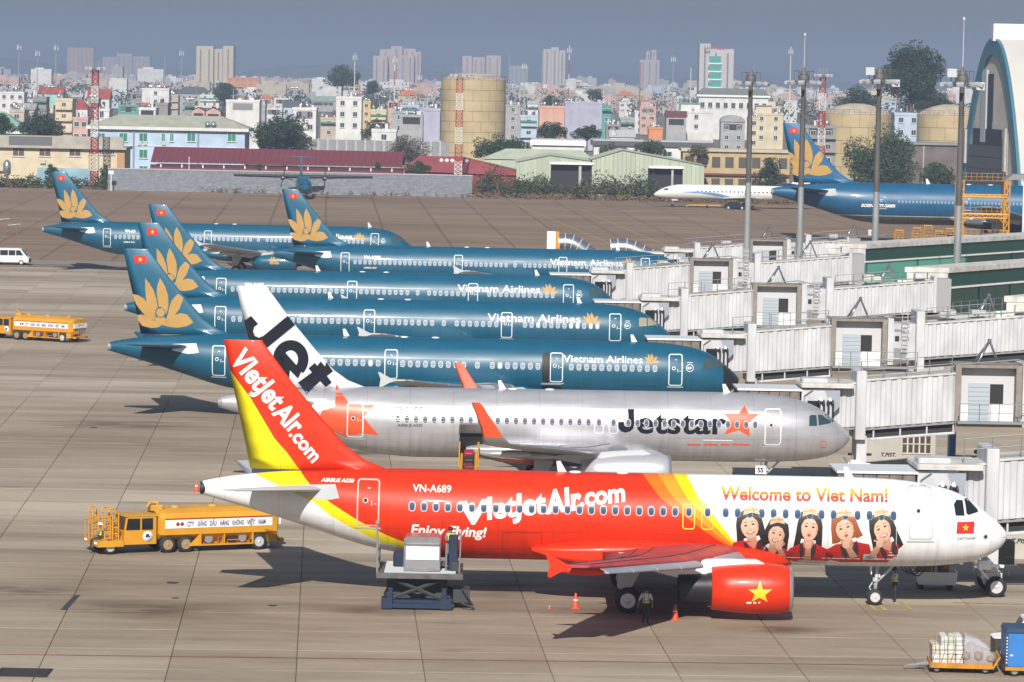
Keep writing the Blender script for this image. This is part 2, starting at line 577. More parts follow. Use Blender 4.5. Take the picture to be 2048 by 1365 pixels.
M_white = mat('white paint', (0.78, 0.79, 0.80), 0.35, coat=0.3)
M_lgrey = mat('light grey paint', (0.46, 0.48, 0.50), 0.45)
M_mgrey = mat('mid grey paint', (0.22, 0.23, 0.24), 0.5)
M_bare = mat('bare metal edge', (0.50, 0.52, 0.56), 0.35, 0.75)
M_exh = mat('exhaust metal', (0.03, 0.03, 0.032), 0.45, 0.5)
M_seam = mat('panel seam', (0.05, 0.05, 0.055), 0.7)
def wheel(mbt, mbr, x, y, z, r, w):
    mbt.lathe([(r * .62, -w / 2), (r * .9, -w / 2), (r, -w * .32), (r, w * .32), (r * .9, w / 2), (r * .62, w / 2)], (x, y, z), 'Y', 20)
    mbr.lathe([(r * .60, -w * .52), (r * .52, -w * .40), (r * .25, -w * .42), (r * .18, -w * .56), (0.01, -w * .56)], (x, y, z), 'Y', 16)
def airliner(name, label, pos, L, P, group):
    """nose at the Empty's x = 0 facing +X, wheels on z = 0; P holds the paint and the details"""
    root = thing(name, label, 'airliner', pos, P.get('yaw', 0), group)
    sec = mk_section(L)
    seg = P.get('seg', 64)
    # fuselage
    st = [0, .015, .04, .08, .13, .2, .3, .42, .57, .75, .95, 1.2, 1.45, 1.7, 2.0, 2.3, 2.6, 3, 3.4, 3.9, 4.4, 4.9, 5.5, 6.2, 6.8, 7.4]
    x = 9.0
    while x < L - 12:
        st.append(x)
        x += 2.0
    st += [L - t for t in (11.7, 10.8, 10, 9.2, 8.4, 7.7, 7, 6.2, 5.5, 4.6, 3.77, 3, 2.3, 1.6, 1.0, .5, .2, 0)]
    rings = []
    for s in st:
        zt, zb, hw = sec(s)
        zc, rz = (zt + zb) / 2, (zt - zb) / 2
        rings.append([(-s, hw * math.sin(2 * math.pi * k / seg), zc + rz * math.cos(2 * math.pi * k / seg)) for k in range(seg)])
    fus = MB().loft(rings, 0)
    surf, engs = MB().loft(rings, 0), MB()
    # nose cap in its own colour is a part
    fo = fus.build('fuselage', P['body'], root)
    MB().lathe([(0.30, 0), (0.33, 0.35), (0.26, 0.42), (0.22, 0.15)], (-L - 0.05, 0, 4.855), 'X', 20).build('exhaust_pipe', P.get('apu', M_mgrey), root)
    if P.get('radome'):
        rr = []
        for s in (0, .015, .04, .08, .13, .2, .3, .42, .57, .75, .95, 1.15):
            zt, zb, hw = sec(s)
            zc, rz = (zt + zb) / 2, (zt - zb) / 2
            rr.append([(-s + 0.02, (hw + .012) * math.sin(2 * math.pi * k / seg), zc + (rz + .012) * math.cos(2 * math.pi * k / seg)) for k in range(seg)])
        MB().loft(rr).build('radome', P['radome'], root)
    # fin with dorsal fillet
    fin_le = [(2.75, 11.72), (4.2, 9.8), (5.6, 8.15), (6.75, 6.9), (7.6, 6.3), (8.9, 5.96), (9.4, 5.80)]
    fin_te = [(0.95, 11.72), (1.36, 9.8), (1.75, 8.15), (2.03, 6.9), (2.15, 6.3), (2.25, 5.80), (2.25, 5.5)]
    rr = []
    for (a, z), (b_, z2) in zip(fin_le, fin_te):
        z = min(z, z2) if z2 > 5.7 else z
        c = a - b_
        rr.append(airfoil(L - a, c, (0.09 if z > 7 else 0.09 * 5 / max(c, 5)), (0, z), True))
    tip = [(p[0], p[1] * 0.4, p[2] + 0.07) for p in rr[0]]
    MB().loft([tip] + rr, 0).build('tail_fin', P['fin'], root)
    surf.loft([tip] + rr, 0)
    # rudder seams
    # horizontal tail
    for sgn in (-1, 1):
        rr = []
        for y, le, te, z, th in ((0.5, L - 6.2, L - 2.5, 4.95, .11), (1.2, L - 5.75, L - 2.35, 5.02, .10), (6.0, L - 2.55, L - 1.10, 5.46, .09), (6.22, L - 2.1, L - 1.05, 5.48, .05)):
            rr.append(airfoil(le, te - le, th, (sgn * y, z)))
        so = MB().loft(rr).build('tailplane', P['stab'], root)
        MB().add([(-(L - 6.5), sgn * 1.48, 4.62), (-(L - 5.7), sgn * 1.40, 4.55), (-(L - 4.6), sgn * 1.22, 4.75), (-(L - 4.6), sgn * 1.14, 5.2), (-(L - 6.3), sgn * 1.44, 5.3)],
                 [(0, 1, 2, 3, 4)]).build('root_plate', P.get('plate', M_white), so)
    # wings
    k0 = P.get('wing_s', 11.7) + (L - 37.57) * 0.465
    td = P.get('tip_drop', 0.0)
    def wing_at(y, far=0.0):
        t = [(0.0, 0.0, 7.9, 2.35, .15), (1.9, .75, 7.15, 2.50, .15), (6.4, 2.95, 7.15, 2.92, .12), (12.0, 5.65, 8.6, 3.62, .11), (16.4, 7.75, 9.65, 4.22, .10), (16.9, 8.05, 9.80, 4.30, .07)]
        le, te, z, th = lerp_table(t, y)
        return le, te, z - (td + far) * (y / 16.9) ** 1.3, th
    for sgn in (-1, 1):
        fd = P.get('far_drop', 0.0) if sgn > 0 else 0.0
        rr = []
        for y in (0, 1.0, 1.9, 3.2, 4.8, 6.4, 8.2, 10.1, 12, 14, 15.4, 16.4, 16.9):
            le, te, z, th = wing_at(y, fd)
            rr.append(airfoil(k0 + le, te - le, th, (sgn * y, z)))
        wo = MB().loft(rr).build('wing', P['wing'], root)
        # slats
        for a, b_ in ((2.3, 4.9), (6.7, 8.9), (9.0, 11.3), (11.4, 13.7), (13.8, 16.1)):
            rs = []
            drop = P.get('slat_drop', 0.0)
            for y in (a, (a + b_) / 2, b_):
                le, te, z, th = wing_at(y, fd)
                c = (te - le)
                w_ = 0.15 * c + 0.1
                q = []
                for u, v in ((0, 0), (0.05, .42), (0.3, .85), (0.7, 1.0), (1.0, 1.02), (1.0, .9), (.6, .5), (.4, 0), (.6, -.5), (.3, -.6), (.08, -.35)):
                    q.append((-(k0 + le - .03 - drop * .35 + u * w_), sgn * y, z - drop * .18 + .02 + v * th * c * .44 - drop * (1 - u) * .12))
                rs.append(q)
            MB().loft(rs).build('slat', P.get('slat', M_bare), wo)
        # gaps of flaps, ailerons and spoilers on the upper skin
        def skin(y, u):
            le, te, z, th = wing_at(y, fd)
            c = te - le
            up = 0
            for (u0, w0), (u1, w1) in zip(AF[:-1], AF[1:]):
                if u0 <= u <= u1:
                    up = w0 + (w1 - w0) * (u - u0) / (u1 - u0)
            return (-(k0 + le + u * c), sgn * y, z + th * c * up + .012)
        for lst in ([(y, .74) for y in (2.4, 4.4, 6.4, 9, 12, 14.2, 16.2)], [(y, .60) for y in (3.0, 4.7, 6.4, 9, 12)], [(y, .17) for y in (2.2, 4.4, 6.4, 9, 12, 14, 16.3)], [(12.6, .62), (12.6, .98)], [(6.4, .62), (6.4, .98)], [(9.4, .60), (9.4, .74)], [(16.3, .2), (16.3, .98)]):
            MB().tube([skin(*q) for q in lst], .022, 4).build('skin_gap', M_seam, wo)
        # flap track fairings
        for y in (4.6, 8.4, 12.3):
            le, te, z, th = wing_at(y, fd)
            x0 = k0 + le + (te - le) * .45
            ln = 3.2 if y < 10 else 2.5
            pr = [(0.02, 0), (.13, .25), (.19, .7), (.21, 1.3), (.17, 2.0), (.10, 2.7), (.02, 3.2)]
            MB().lathe([(r * 1.1, -x0 - hgt * ln / 3.2) for r, hgt in pr], (0, sgn * y, z - .32), 'X', 10).build('flap_track_fairing', P.get('track', P['wing']), wo)
        # tip
        le, te, z, th = wing_at(16.9, fd)
        if P.get('plain_tip'):
            pass
        elif P.get('sharklet'):
            rr = []
            for (s, y, zz, c) in ((le - .1, 16.85, z - .02, 1.85), (le + .40, 17.3, z + .12, 1.5), (le + .82, 17.6, z + .5, 1.15), (le + 1.15, 17.72, z + 1.0, .92), (le + 1.95, 17.95, z + 2.2, .58), (le + 2.15, 17.99, z + 2.42, .45)):
                rr.append(airfoil(k0 + s, c, .08, (sgn * y, zz), True))
            MB().loft(rr[2:]).build('wing_tip_fin', P['sharklet'], wo)
            r0 = airfoil(k0 + le - .1, 1.85, .09, (sgn * 16.85, z))
            MB().loft([r0] + rr[1:3]).build('wing_tip_curve', P['wing'], wo)
        else:
            x0 = -(k0 + le)
            fk = lambda u, v: (x0 - .65 - u * .52, z + v * .62)
            MB().prism([fk(0, -.05), fk(.75, .22), fk(2.1, .82), fk(2.35, .85), fk(2.0, .1), fk(2.15, -.72), fk(1.9, -.78), fk(.9, -.3)][::-1],
                       sgn * 16.9 - .05, sgn * 16.9 + .05).build('wing_tip_fence', P.get('fence', P['wing']), wo)
    # wing to body fairing
    rr = []
    for s, zt, zb, hw in ((-2.0, 2.5, 1.9, .5), (-1.2, 2.75, 1.66, 1.4), (0, 2.95, 1.52, 1.98), (1.6, 3.15, 1.42, 2.20), (3.5, 3.25, 1.38, 2.28), (5.5, 3.3, 1.40, 2.40), (7.0, 3.25, 1.46, 2.42), (8.3, 3.1, 1.6, 2.36), (9.4, 2.95, 1.85, 2.22), (10.1, 2.78, 2.2, 2.08), (10.4, 2.62, 2.40, 2.0)):
        zc, rz = (zt + zb) / 2, (zt - zb) / 2
        rr.append([(-(k0 + s), hw * max(-1, min(1, 1.08 * math.sin(2 * math.pi * k / 32))), zc + rz * math.cos(2 * math.pi * k / 32)) for k in range(32)])
    rr_f = rr
    MB().loft(rr).build('belly_fairing', P.get('fairing', P['body']), root)
    # engines
    for sgn in (-1, 1):
        ex, ey, ez = -(k0 - 1.3), sgn * 5.75, P.get('engine_z', 1.72)
        if P.get('engine') == 'short':
            prof = [(.80, -.02), (.90, .04), (1.0, -.06), (1.10, -.45), (1.155, -1.1), (1.15, -1.9), (1.08, -2.8), (.98, -3.6), (.94, -3.62), (.80, -3.4)]
            core = [(.74, -3.0), (.73, -3.7), (.66, -3.9), (.62, -5.0), (.60, -5.12), (.48, -5.1), (.46, -4.7), (.16, -4.9), (.01, -5.3)]
        else:
            prof = [(.78, -.02), (.87, .04), (.96, -.06), (1.05, -.45), (1.09, -1.1), (1.09, -2.0), (1.02, -3.0), (.86, -4.2), (.66, -5.15), (.62, -5.15), (.5, -4.9)]
            core = [(.46, -4.6), (.42, -5.1), (.2, -5.4), (.01, -5.6)]
        eo = MB().lathe(prof, (ex, ey, ez), 'X', 36, cap=False).build('engine_cowl', P['cowl'], root)
        engs.lathe(prof, (ex, ey, ez), 'X', 36, cap=False) if sgn < 0 else None
        MB().lathe([(.80, -.10), (.86, .03), (.92, .05), (1.0, -.02), (1.03, -.12)], (ex, ey, ez), 'X', 36, cap=False).build('intake_lip', P.get('lip', M_bare), eo)
        MB().lathe([(.80, -.02), (.80, -.7), (.2, -.72), (.16, -.5), (.01, -.3)], (ex, ey, ez), 'X', 24, cap=False).build('fan', M_dark, eo)
        MB().lathe(core, (ex, ey, ez), 'X', 24).build('exhaust_core', P.get('core', M_exh), eo)
        le, te, z, th = wing_at(5.75)
        lx = -(k0 + le)
        MB().prism([(ex - .9, ez + .98), (ex - 1.6, ez + 1.32), (lx + .25, z + .02), (lx - 2.6, z - .22), (lx - 3.3, z - .35), (ex - 4.7, ez + .35), (ex - 3.6, ez + .7)][::-1],
                   ey - .17, ey + .17).build('engine_pylon', P.get('pylon', M_lgrey), root)
    # landing gear
    sn = P.get('nose_gear', 5.07)
    gear = MB().bar((-sn, 0, .35), (-sn + .12, 0, 2.0), .09, 10).bar((-sn, -.3, .36), (-sn, .3, .36), .06, 8).bar((-sn - .05, 0, .9), (-sn + 1.0, 0, 2.0), .06, 8).bar((-sn - .12, 0, .55), (-sn - .25, 0, .8), .035).bar((-sn - .25, 0, .8), (-sn - .1, 0, 1.05), .035)
    gear.box(-sn - .1, -sn + .1, -.16, .16, 1.1, 1.25)
    go = gear.build('nose_gear', M_strut, root)
    MB().box(-sn - .22, -sn - .18, -.32, .32, 1.45, 2.0).build('gear_door', P.get('gdoor', M_white), go)
    MB().lathe([(.01, 0), (.09, .0), (.09, .06), (.01, .07)], (-sn + .16, -.14, 1.35), 'X', 10).lathe([(.01, 0), (.09, .0), (.09, .06), (.01, .07)], (-sn + .16, .14, 1.35), 'X', 10).build('taxi_light', M_white, go)
    for yy in (-.25, .25):
        t, r_ = MB(), MB()
        wheel(t, r_, -sn, yy, .38, .38, .22)
        wo = t.build('nose_wheel', M_tyre, root)
        r_.build('wheel_hub', M_hub, wo)
    sm_ = k0 + 6.0
    for sgn in (-1, 1):
        y = sgn * 3.8
        g = MB().bar((-sm_, y, .55), (-sm_, y - sgn * .15, 2.6), .14, 12).bar((-sm_, y - .45, .58), (-sm_, y + .45, .58), .08, 8).bar((-sm_ + .1, y, 1.3), (-sm_ + .1, y - sgn * 1.7, 2.3), .08, 8).bar((-sm_ - .25, y, .75), (-sm_ - .35, y, 1.2), .04)
        go = g.build('main_gear', M_strut, root)
        MB().prism([(-sm_ + .55, 2.7), (-sm_ - .45, 2.75), (-sm_ - .50, 1.15), (-sm_ - .2, .95), (-sm_ + .2, 1.2), (-sm_ + .62, 2.0)], y + sgn * .26, y + sgn * .31).build('gear_door', P.get('gdoor', M_lgrey), go)
        for dy in (-.44, .44):
            t, r_ = MB(), MB()
            wheel(t, r_, -sm_, y + dy, .58, .58, .42)
            wo = t.build('main_wheel', M_tyre, root)
            r_.build('wheel_hub', M_hub, wo)
    # aerials
    for s in P.get('aerials', (7.2, L - 17.0)):
        MB().prism([(-s, 5.9), (-s - .42, 5.9), (-s - .50, 6.42), (-s - .32, 6.44)][::-1], -.025, .025).build('aerial', M_white, root)
    for s in (8.2, 10.4):
        MB().lathe([(.30, 0), (.26, .05), (.05, .08)], (-(L * .5 + s - 9), 0, 5.92), 'Z', 12).build('antenna_dome', M_white, root)
    def tree(q):
        bm = bmesh.new()
        tmp = q.mesh('tmp', [M_white])
        bm.from_mesh(tmp)
        b_ = BVHTree.FromBMesh(bm)
        bm.free()
        bpy.data.meshes.remove(tmp)
        return b_
    bvh, ebvh, fbvh = tree(surf), tree(engs), tree(surf.loft(rr_f))
    def local(px, py, dy=-1.9):
        """photo point -> (x, z) on the near side of this aircraft"""
        p = at(px, py, pos[1] + dy)
        return (p.x - pos[0], p.z - pos[2])
    root_info = dict(root=root, bvh=bvh, ebvh=ebvh, fbvh=fbvh, local=local, sec=sec, L=L, k0=k0)
    # doors
    for di, (s, w_, z0, z1) in enumerate(P['doors']):
        dline = P['door_line'][di] if isinstance(P['door_line'], list) else P['door_line']
        poly = ring_polys(rrect(-s - w_ / 2, -s + w_ / 2, z0, z1, .16), rrect(-s - w_ / 2 + .065, -s + w_ / 2 - .065, z0 + .065, z1 - .065, .11))
        do = lay(poly_bm(poly), bvh, 'door', dline, root, .012)
        lay(poly_bm([(ellipse_pts(-s - .12, (z0 + z1) / 2 + .12, .13, .13, 14), 0), (ellipse_pts(-s - .12, (z0 + z1) / 2 + .12, .075, .085, 14), 1), (rrect(-s + .14, -s + .18, z0 + .95, z0 + 1.2, .01, 2), 0), (rrect(-s + .26, -s + .38, z0 + 1.02, z0 + 1.06, .01, 2), 0), (rrect(-s - .05, -s + .09, z1 - .42, z1 - .37, .01, 2), 0)]),
            bvh, 'door_window', [P['door_mark'], M_glass], do, .013, loff=.004)
        lay(poly_bm([(rrect(-s - w_ / 2 - .08, -s + w_ / 2 + .08, z0 - .13, z0 - .05, .03, 2), 0)]), bvh, 'door_sill', P.get('sill', M_lgrey), do, .02)
    for s, w_, z0, z1 in P.get('exits', ()):
        poly = ring_polys(rrect(-s - w_ / 2, -s + w_ / 2, z0, z1, .14), rrect(-s - w_ / 2 + .045, -s + w_ / 2 - .045, z0 + .045, z1 - .045, .10))
        lay(poly_bm(poly), bvh, 'emergency_exit', P.get('exit_line') or P['door_line'], root, .014)
    # cabin windows
    zc, (wf, hf), (wp, hp) = P.get('win_z', 4.2), P['win'][0], P['win'][1]
    seq = P['windows']
    wm = None
    for s in seq:
        if s < P.get('plain_from', 0):
            me = window_mesh(bvh, -s, zc, wp + .05, hp + .05, wp, hp, [M_mgrey, P['win_mats'][1]])
            obj('cabin_window', me, root, (-s, 0, 0))
        elif 7.4 < s < L - 11.8:
            if wm is None:
                wm = window_mesh(bvh, -s, zc, wf, hf, wp, hp, P['win_mats'])
            obj('cabin_window', wm, root, (-s, 0, 0))
        else:
            me = window_mesh(bvh, -s, zc, wf, hf, wp, hp, P['win_mats'])
            obj('cabin_window', me, root, (-s, 0, 0))
    # drawn blinds on some of them
    if P.get('blinds'):
        for s in P['blinds']:
            lay(poly_bm([(rrect(-s - wp / 2 + .02, -s + wp / 2 - .02, zc - hp / 2 + .03, zc + hp / 2 - .02, .06), 0)]), bvh, 'window_blind', M_white, root, .030)
    # cockpit
    cw = P.get('cockpit')
    if cw:
        for pts in cw:
            lay(poly_bm([(pts, 0)]), bvh, 'cockpit_window', [P.get('cock_mat', M_glass)], root, .012, dz=.1, dx=.15)
    return root_info
def window_mesh(bvh, x, z, wf, hf, wp, hp, mats):
    polys = ring_polys(ellip_sq(x, z, wf, hf), ellip_sq(x, z, wp, hp), 0) + [(ellip_sq(x, z, wp, hp), 1)]
    bm = poly_bm(polys)
    o = lay(bm, bvh, 'cabin_window', mats, None, .018, dz=.12, dx=3)
    me = o.data
    me.transform(Matrix.Translation((-x, 0, 0)))
    bpy.data.objects.remove(o)
    return me
def ellip_sq(x, z, w, hgt, n=12):
    o = []
    for k in range(n):
        t = 2 * math.pi * k / n
        c, s_ = math.cos(t), math.sin(t)
        o.append((x + w / 2 * math.copysign(abs(c) ** .75, c), z + hgt / 2 * math.copysign(abs(s_) ** .75, s_)))
    return o
def place(nose_px, win_px, zwin=4.2, dy=-1.975):
    """find where an aircraft stands from its nose (photo) and a point of its window line"""
    lo, hi = 100.0, 700.0
    for _ in range(60):
        mid = (lo + hi) / 2
        if at(win_px[0], win_px[1], mid + dy).z > zwin:
            lo = mid
        else:
            hi = mid
    Y = (lo + hi) / 2
    return Vector((at(nose_px[0], nose_px[1], Y).x, Y, 0.0))
def put_text(A, name, txt, a, b, cap_px, m, bold=0.02, shear=0.0, parent=None, off=.012, space=1.0, dz=.18, dy=-1.9):
    """lettering from photo point a to photo point b (baseline), capitals cap_px tall"""
    p0, p1 = A['local'](*a, dy), A['local'](*b, dy)
    sc = (A['root'].location.y + dy) / F
    bm = fit_text(text_mesh(txt, bold, shear, space), p0, p1, cap_px * sc)
    return lay(bm, A['bvh'], name, [m], parent or A['root'], off, dz)
def px_polys(A, polys, dy=-1.9):
    return [([A['local'](x, y, dy) for x, y in pts], m) for pts, m in polys]
# --- lotus drawing, coordinates in a 1868-wide enlargement of the photo's lower-left tail
LOTUS = [[(978, 1155), (1010, 1148), (1050, 1155), (1085, 1180), (1118, 1194), (1150, 1216), (1125, 1233), (1080, 1238), (1020, 1224), (985, 1192)],
         [(940, 1008), (985, 1010), (1025, 1033), (1058, 1080), (1082, 1135), (1108, 1176), (1075, 1172), (1032, 1145), (988, 1092), (957, 1047)],
         [(1037, 893), (1067, 927), (1095, 975), (1113, 1030), (1124, 1090), (1108, 1108), (1106, 1140), (1118, 1168), (1098, 1150), (1070, 1105), (1047, 1050), (1040, 975)],
         [(1142, 888), (1174, 940), (1196, 1000), (1201, 1060), (1194, 1105), (1184, 1135), (1178, 1105), (1150, 1084), (1137, 1084), (1128, 1030), (1121, 985), (1126, 935)],
         [(1308, 990), (1300, 1040), (1280, 1098), (1250, 1140), (1210, 1172), (1192, 1176), (1205, 1130), (1213, 1085), (1228, 1042), (1262, 1002)],
         [(1376, 1195), (1330, 1220), (1270, 1232), (1215, 1226), (1168, 1214), (1206, 1184), (1242, 1150), (1290, 1132), (1332, 1140), (1356, 1168)]]
LOTUS_C = (1147, 1128, 31)
M_gold = mat('gold emblem paint', (0.42, 0.245, 0.062), 0.55, 0.0, var=.08, scale=.8)
M_flagred = mat('flag red', (0.62, 0.02, 0.015), 0.45)
M_flagyel = mat('flag yellow', (0.80, 0.55, 0.03), 0.45)
def lotus(A, parent, org, sx, sz, dark, fin=True, bvh=None):
    """org: (x, z) of the lotus' base; sx, sz: metres per enlarged pixel"""
    cv = lambda x, y: (org[0] + (x - 1160) * sx, org[1] - (y - 1212) * sz)
    polys = []
    for q in LOTUS:
        mx, my = sum(p[0] for p in q) / len(q), sum(p[1] for p in q) / len(q)
        polys.append(([cv(mx + (x - mx) * 1.09, my + (y - my) * 1.06) for x, y in q], 0))
    cx, cy, r = LOTUS_C
    c = cv(cx, cy)
    polys.append((ellipse_pts(c[0], c[1], r * sx, r * sz, 20), 0))
    lc = [cv(*p) for p in ((1147, 1168), (1150, 1190), (1160, 1212))]
    polys.append(([cv(*p) for p in ((1104, 1180), (1125, 1158), (1147, 1166), (1170, 1158), (1192, 1178), (1206, 1184), (1168, 1214), (1150, 1216), (1118, 1194))], 0))
    return lay(poly_bm(polys), bvh or A['bvh'], 'lotus_emblem', [M_gold], parent, .014, dz=.6, dx=.6)
def flag(A, parent, c, w, hgt, slant=0.0):
    cx, cz = c
    q = [(cx - w / 2 + slant, cz - hgt / 2), (cx + w / 2 + slant, cz - hgt / 2), (cx + w / 2 - slant, cz + hgt / 2), (cx - w / 2 - slant, cz + hgt / 2)]
    return lay(poly_bm([(q, 0), (star_pts(cx, cz, hgt * .33), 1)]), A['bvh'], 'flag', [M_flagred, M_flagyel], parent, .013, dz=.1, dx=.12, loff=.006)
# ------------------------------------------------------------------ liveries
def zone_mat(name, rough, coat, metal=0.0, spec=0.5):
    m = bpy.data.materials.new(name)
    m.use_nodes = True
    n, l = m.node_tree.nodes, m.node_tree.links
    b = n['Principled BSDF']
    b.inputs['Roughness'].default_value = rough
    b.inputs['Metallic'].default_value = metal
    b.inputs['Coat Weight'].default_value = coat
    b.inputs['Coat Roughness'].default_value = 0.06
    b.inputs['Specular IOR Level'].default_value = spec
    tc = n.new('ShaderNodeTexCoord')
    sp = n.new('ShaderNodeSeparateXYZ')
    l.new(tc.outputs['Object'], sp.inputs[0])
    def math_(op, a, c=None, d=None):
        q = n.new('ShaderNodeMath')
        q.operation = op
        for k, v in enumerate((a, c, d)):
            if v is None: continue
            if hasattr(v, 'is_output'): l.new(v, q.inputs[k])
            else: q.inputs[k].default_value = v
        return q.outputs[0]
    def mix(f, a, c):
        x = n.new('ShaderNodeMix')
        x.data_type = 'RGBA'
        l.new(f, x.inputs[0])
        for k, v in ((6, a), (7, c)):
            if hasattr(v, 'is_output'): l.new(v, x.inputs[k])
            else: x.inputs[k].default_value = (*v, 1)
        return x.outputs[2]
    def curve(pts, z0=1.0, z1=13.0, v0=-50.0, v1=10.0):
        """value as a piecewise function of height"""
        t = math_('DIVIDE', math_('SUBTRACT', sp.outputs[2], z0), z1 - z0)
        fc = n.new('ShaderNodeFloatCurve')
        c = fc.mapping.curves[0]
        pts = sorted(pts)
        pp = [((z - z0) / (z1 - z0), (v - v0) / (v1 - v0)) for z, v in pts]
        c.points[0].location = (0.0, pp[0][1])
        c.points[1].location = (1.0, pp[-1][1])
        for a in pp:
            c.points.new(*a)
        for q in c.points:
            q.handle_type = 'VECTOR'
        fc.mapping.update()
        l.new(t, fc.inputs['Value'])
        return math_('ADD', math_('MULTIPLY', fc.outputs[0], v1 - v0), v0)
    # faint wear so that the paint is not one even tone
    t = n.new('ShaderNodeTexNoise')
    t.inputs['Scale'].default_value = 0.9
    t.inputs['Detail'].default_value = 6
    mp = n.new('ShaderNodeMapping')
    mp.inputs['Scale'].default_value = (0.5, 1, 2.2)
    l.new(tc.outputs['Object'], mp.inputs[0])
    l.new(mp.outputs[0], t.inputs['Vector'])
    wear = n.new('ShaderNodeMapRange')
    wear.inputs[1].default_value, wear.inputs[2].default_value = 0.3, 0.7
    wear.inputs[3].default_value, wear.inputs[4].default_value = 0.88, 1.06
    l.new(t.outputs['Fac'], wear.inputs[0])
    rr = n.new('ShaderNodeMapRange')
    rr.inputs[3].default_value, rr.inputs[4].default_value = rough * 0.8, rough * 1.3
    l.new(t.outputs['Fac'], rr.inputs[0])
    l.new(rr.outputs[0], b.inputs['Roughness'])
    # panel joints every few metres and faint dirt running down the lower sides
    def near(v, period, off, w):
        f = math_('FRACT', math_('ADD', math_('MULTIPLY', v, 1 / period), off))
        return math_('LESS_THAN', f, w / period)
    seam = math_('MAXIMUM', near(sp.outputs[0], 2.54, .35, .030), math_('MAXIMUM', near(sp.outputs[2], 40, -3.32 / 40, .022), math_('MAXIMUM', near(sp.outputs[2], 40, -5.05 / 40, .022), near(sp.outputs[2], 40, -2.45 / 40, .022))))
    sf = math_('SUBTRACT', 1.0, math_('MULTIPLY', seam, .26))
    t2 = n.new('ShaderNodeTexNoise')
    t2.inputs['Scale'].default_value = 1.0
    t2.inputs['Detail'].default_value = 4
    mp2 = n.new('ShaderNodeMapping')
    mp2.inputs['Scale'].default_value = (3.0, .4, .35)
    l.new(tc.outputs['Object'], mp2.inputs[0])
    l.new(mp2.outputs[0], t2.inputs['Vector'])
    d_ = n.new('ShaderNodeMapRange')
    d_.inputs[1].default_value, d_.inputs[2].default_value, d_.inputs[3].default_value, d_.inputs[4].default_value = .42, .72, 0.0, .24
    l.new(t2.outputs['Fac'], d_.inputs[0])
    lo_ = n.new('ShaderNodeMapRange')
    lo_.inputs[1].default_value, lo_.inputs[2].default_value, lo_.inputs[3].default_value, lo_.inputs[4].default_value = 1.8, 4.4, 1.0, .12
    l.new(sp.outputs[2], lo_.inputs[0])
    sf = math_('MULTIPLY', sf, math_('SUBTRACT', 1.0, math_('MULTIPLY', d_.outputs[0], lo_.outputs[0])))
    def finish(c):
        v = n.new('ShaderNodeMix')
        v.data_type = 'RGBA'
        v.blend_type = 'MULTIPLY'
        v.inputs[0].default_value = 1.0
        l.new(c, v.inputs[6])
        l.new(math_('MULTIPLY', wear.outputs[0], sf), v.inputs[7])
        l.new(v.outputs[2], b.inputs['Base Color'])
        return m
    return m, sp, math_, mix, curve, finish

# ---- red, yellow and white aircraft in front
pos_a = place((2014, 1072), (1300, 1023), 4.40)
C_RED, C_YEL, C_WHT = (0.64, 0.030, 0.004), (0.82, 0.70, 0.008), (0.80, 0.815, 0.83)
def loc_a(px, py):
    p = at(px, py, pos_a.y - 1.9)
    return (p.x - pos_a.x, p.z)
M_a, sp, math_, mix, curve, finish = zone_mat('red yellow white livery', 0.42, 0.04, 0.0, 0.25)
def cv(px):
    return curve([(loc_a(*q)[1], loc_a(*q)[0]) for q in px])
x_ = sp.outputs[0]
c_ry = cv([(440, 690), (451.8, 745), (497, 806.6), (544, 885.7), (567.6, 912), (591, 944), (623, 979.5), (661, 1009), (717, 1044), (773, 1073), (814, 1090), (860, 1105)])
c_yw = cv([(380, 900), (420, 925), (491, 950), (556, 977), (629, 1009), (660, 1035), (700, 1058), (758, 1088), (802, 1099), (850, 1110)])
c_st = cv([(1270, 930), (1282, 948), (1323, 999), (1363, 1028), (1421, 1071), (1450, 1090), (1480, 1112)])
c_en = cv([(1360, 930), (1372, 948), (1399, 999), (1435, 1040), (1466, 1082), (1490, 1108)])
g = math_('DIVIDE', math_('SUBTRACT', x_, c_st), math_('MAXIMUM', math_('SUBTRACT', c_en, c_st), 0.05))
col = mix(math_('GREATER_THAN', x_, c_yw), C_WHT, C_YEL)
col = mix(math_('GREATER_THAN', x_, c_ry), col, C_RED)
for th, c in ((0.0, (0.80, 0.16, 0.008)), (0.345, (0.82, 0.30, 0.02)), (0.70, C_YEL), (1.0, C_WHT)):
    col = mix(math_('GREATER_THAN', g, th), col, c)
finish(col)
M_aw = mat('red wing paint', (0.42, 0.05, 0.048), 0.55, var=0.22, scale=0.9)
M_ar = mat('red gloss paint', C_RED, 0.38, coat=0.08, spec=.3, var=.05, scale=.8)
M_awin = mat('pale window frame', (0.62, 0.46, 0.45), 0.6, spec=.2)
M_apane = mat('blue grey window pane', (0.030, 0.075, 0.145), 0.15)
M_ln = mat('pink door outline', (0.78, 0.42, 0.38), 0.5)
sA = lambda px: (2014 - px) / 42.75
win_a = [sA(1778 - 23.6 * k) for k in range(15)] + [sA(1412), sA(1375)] + [sA(1348 - 23.55 * k) for k in range(23)]
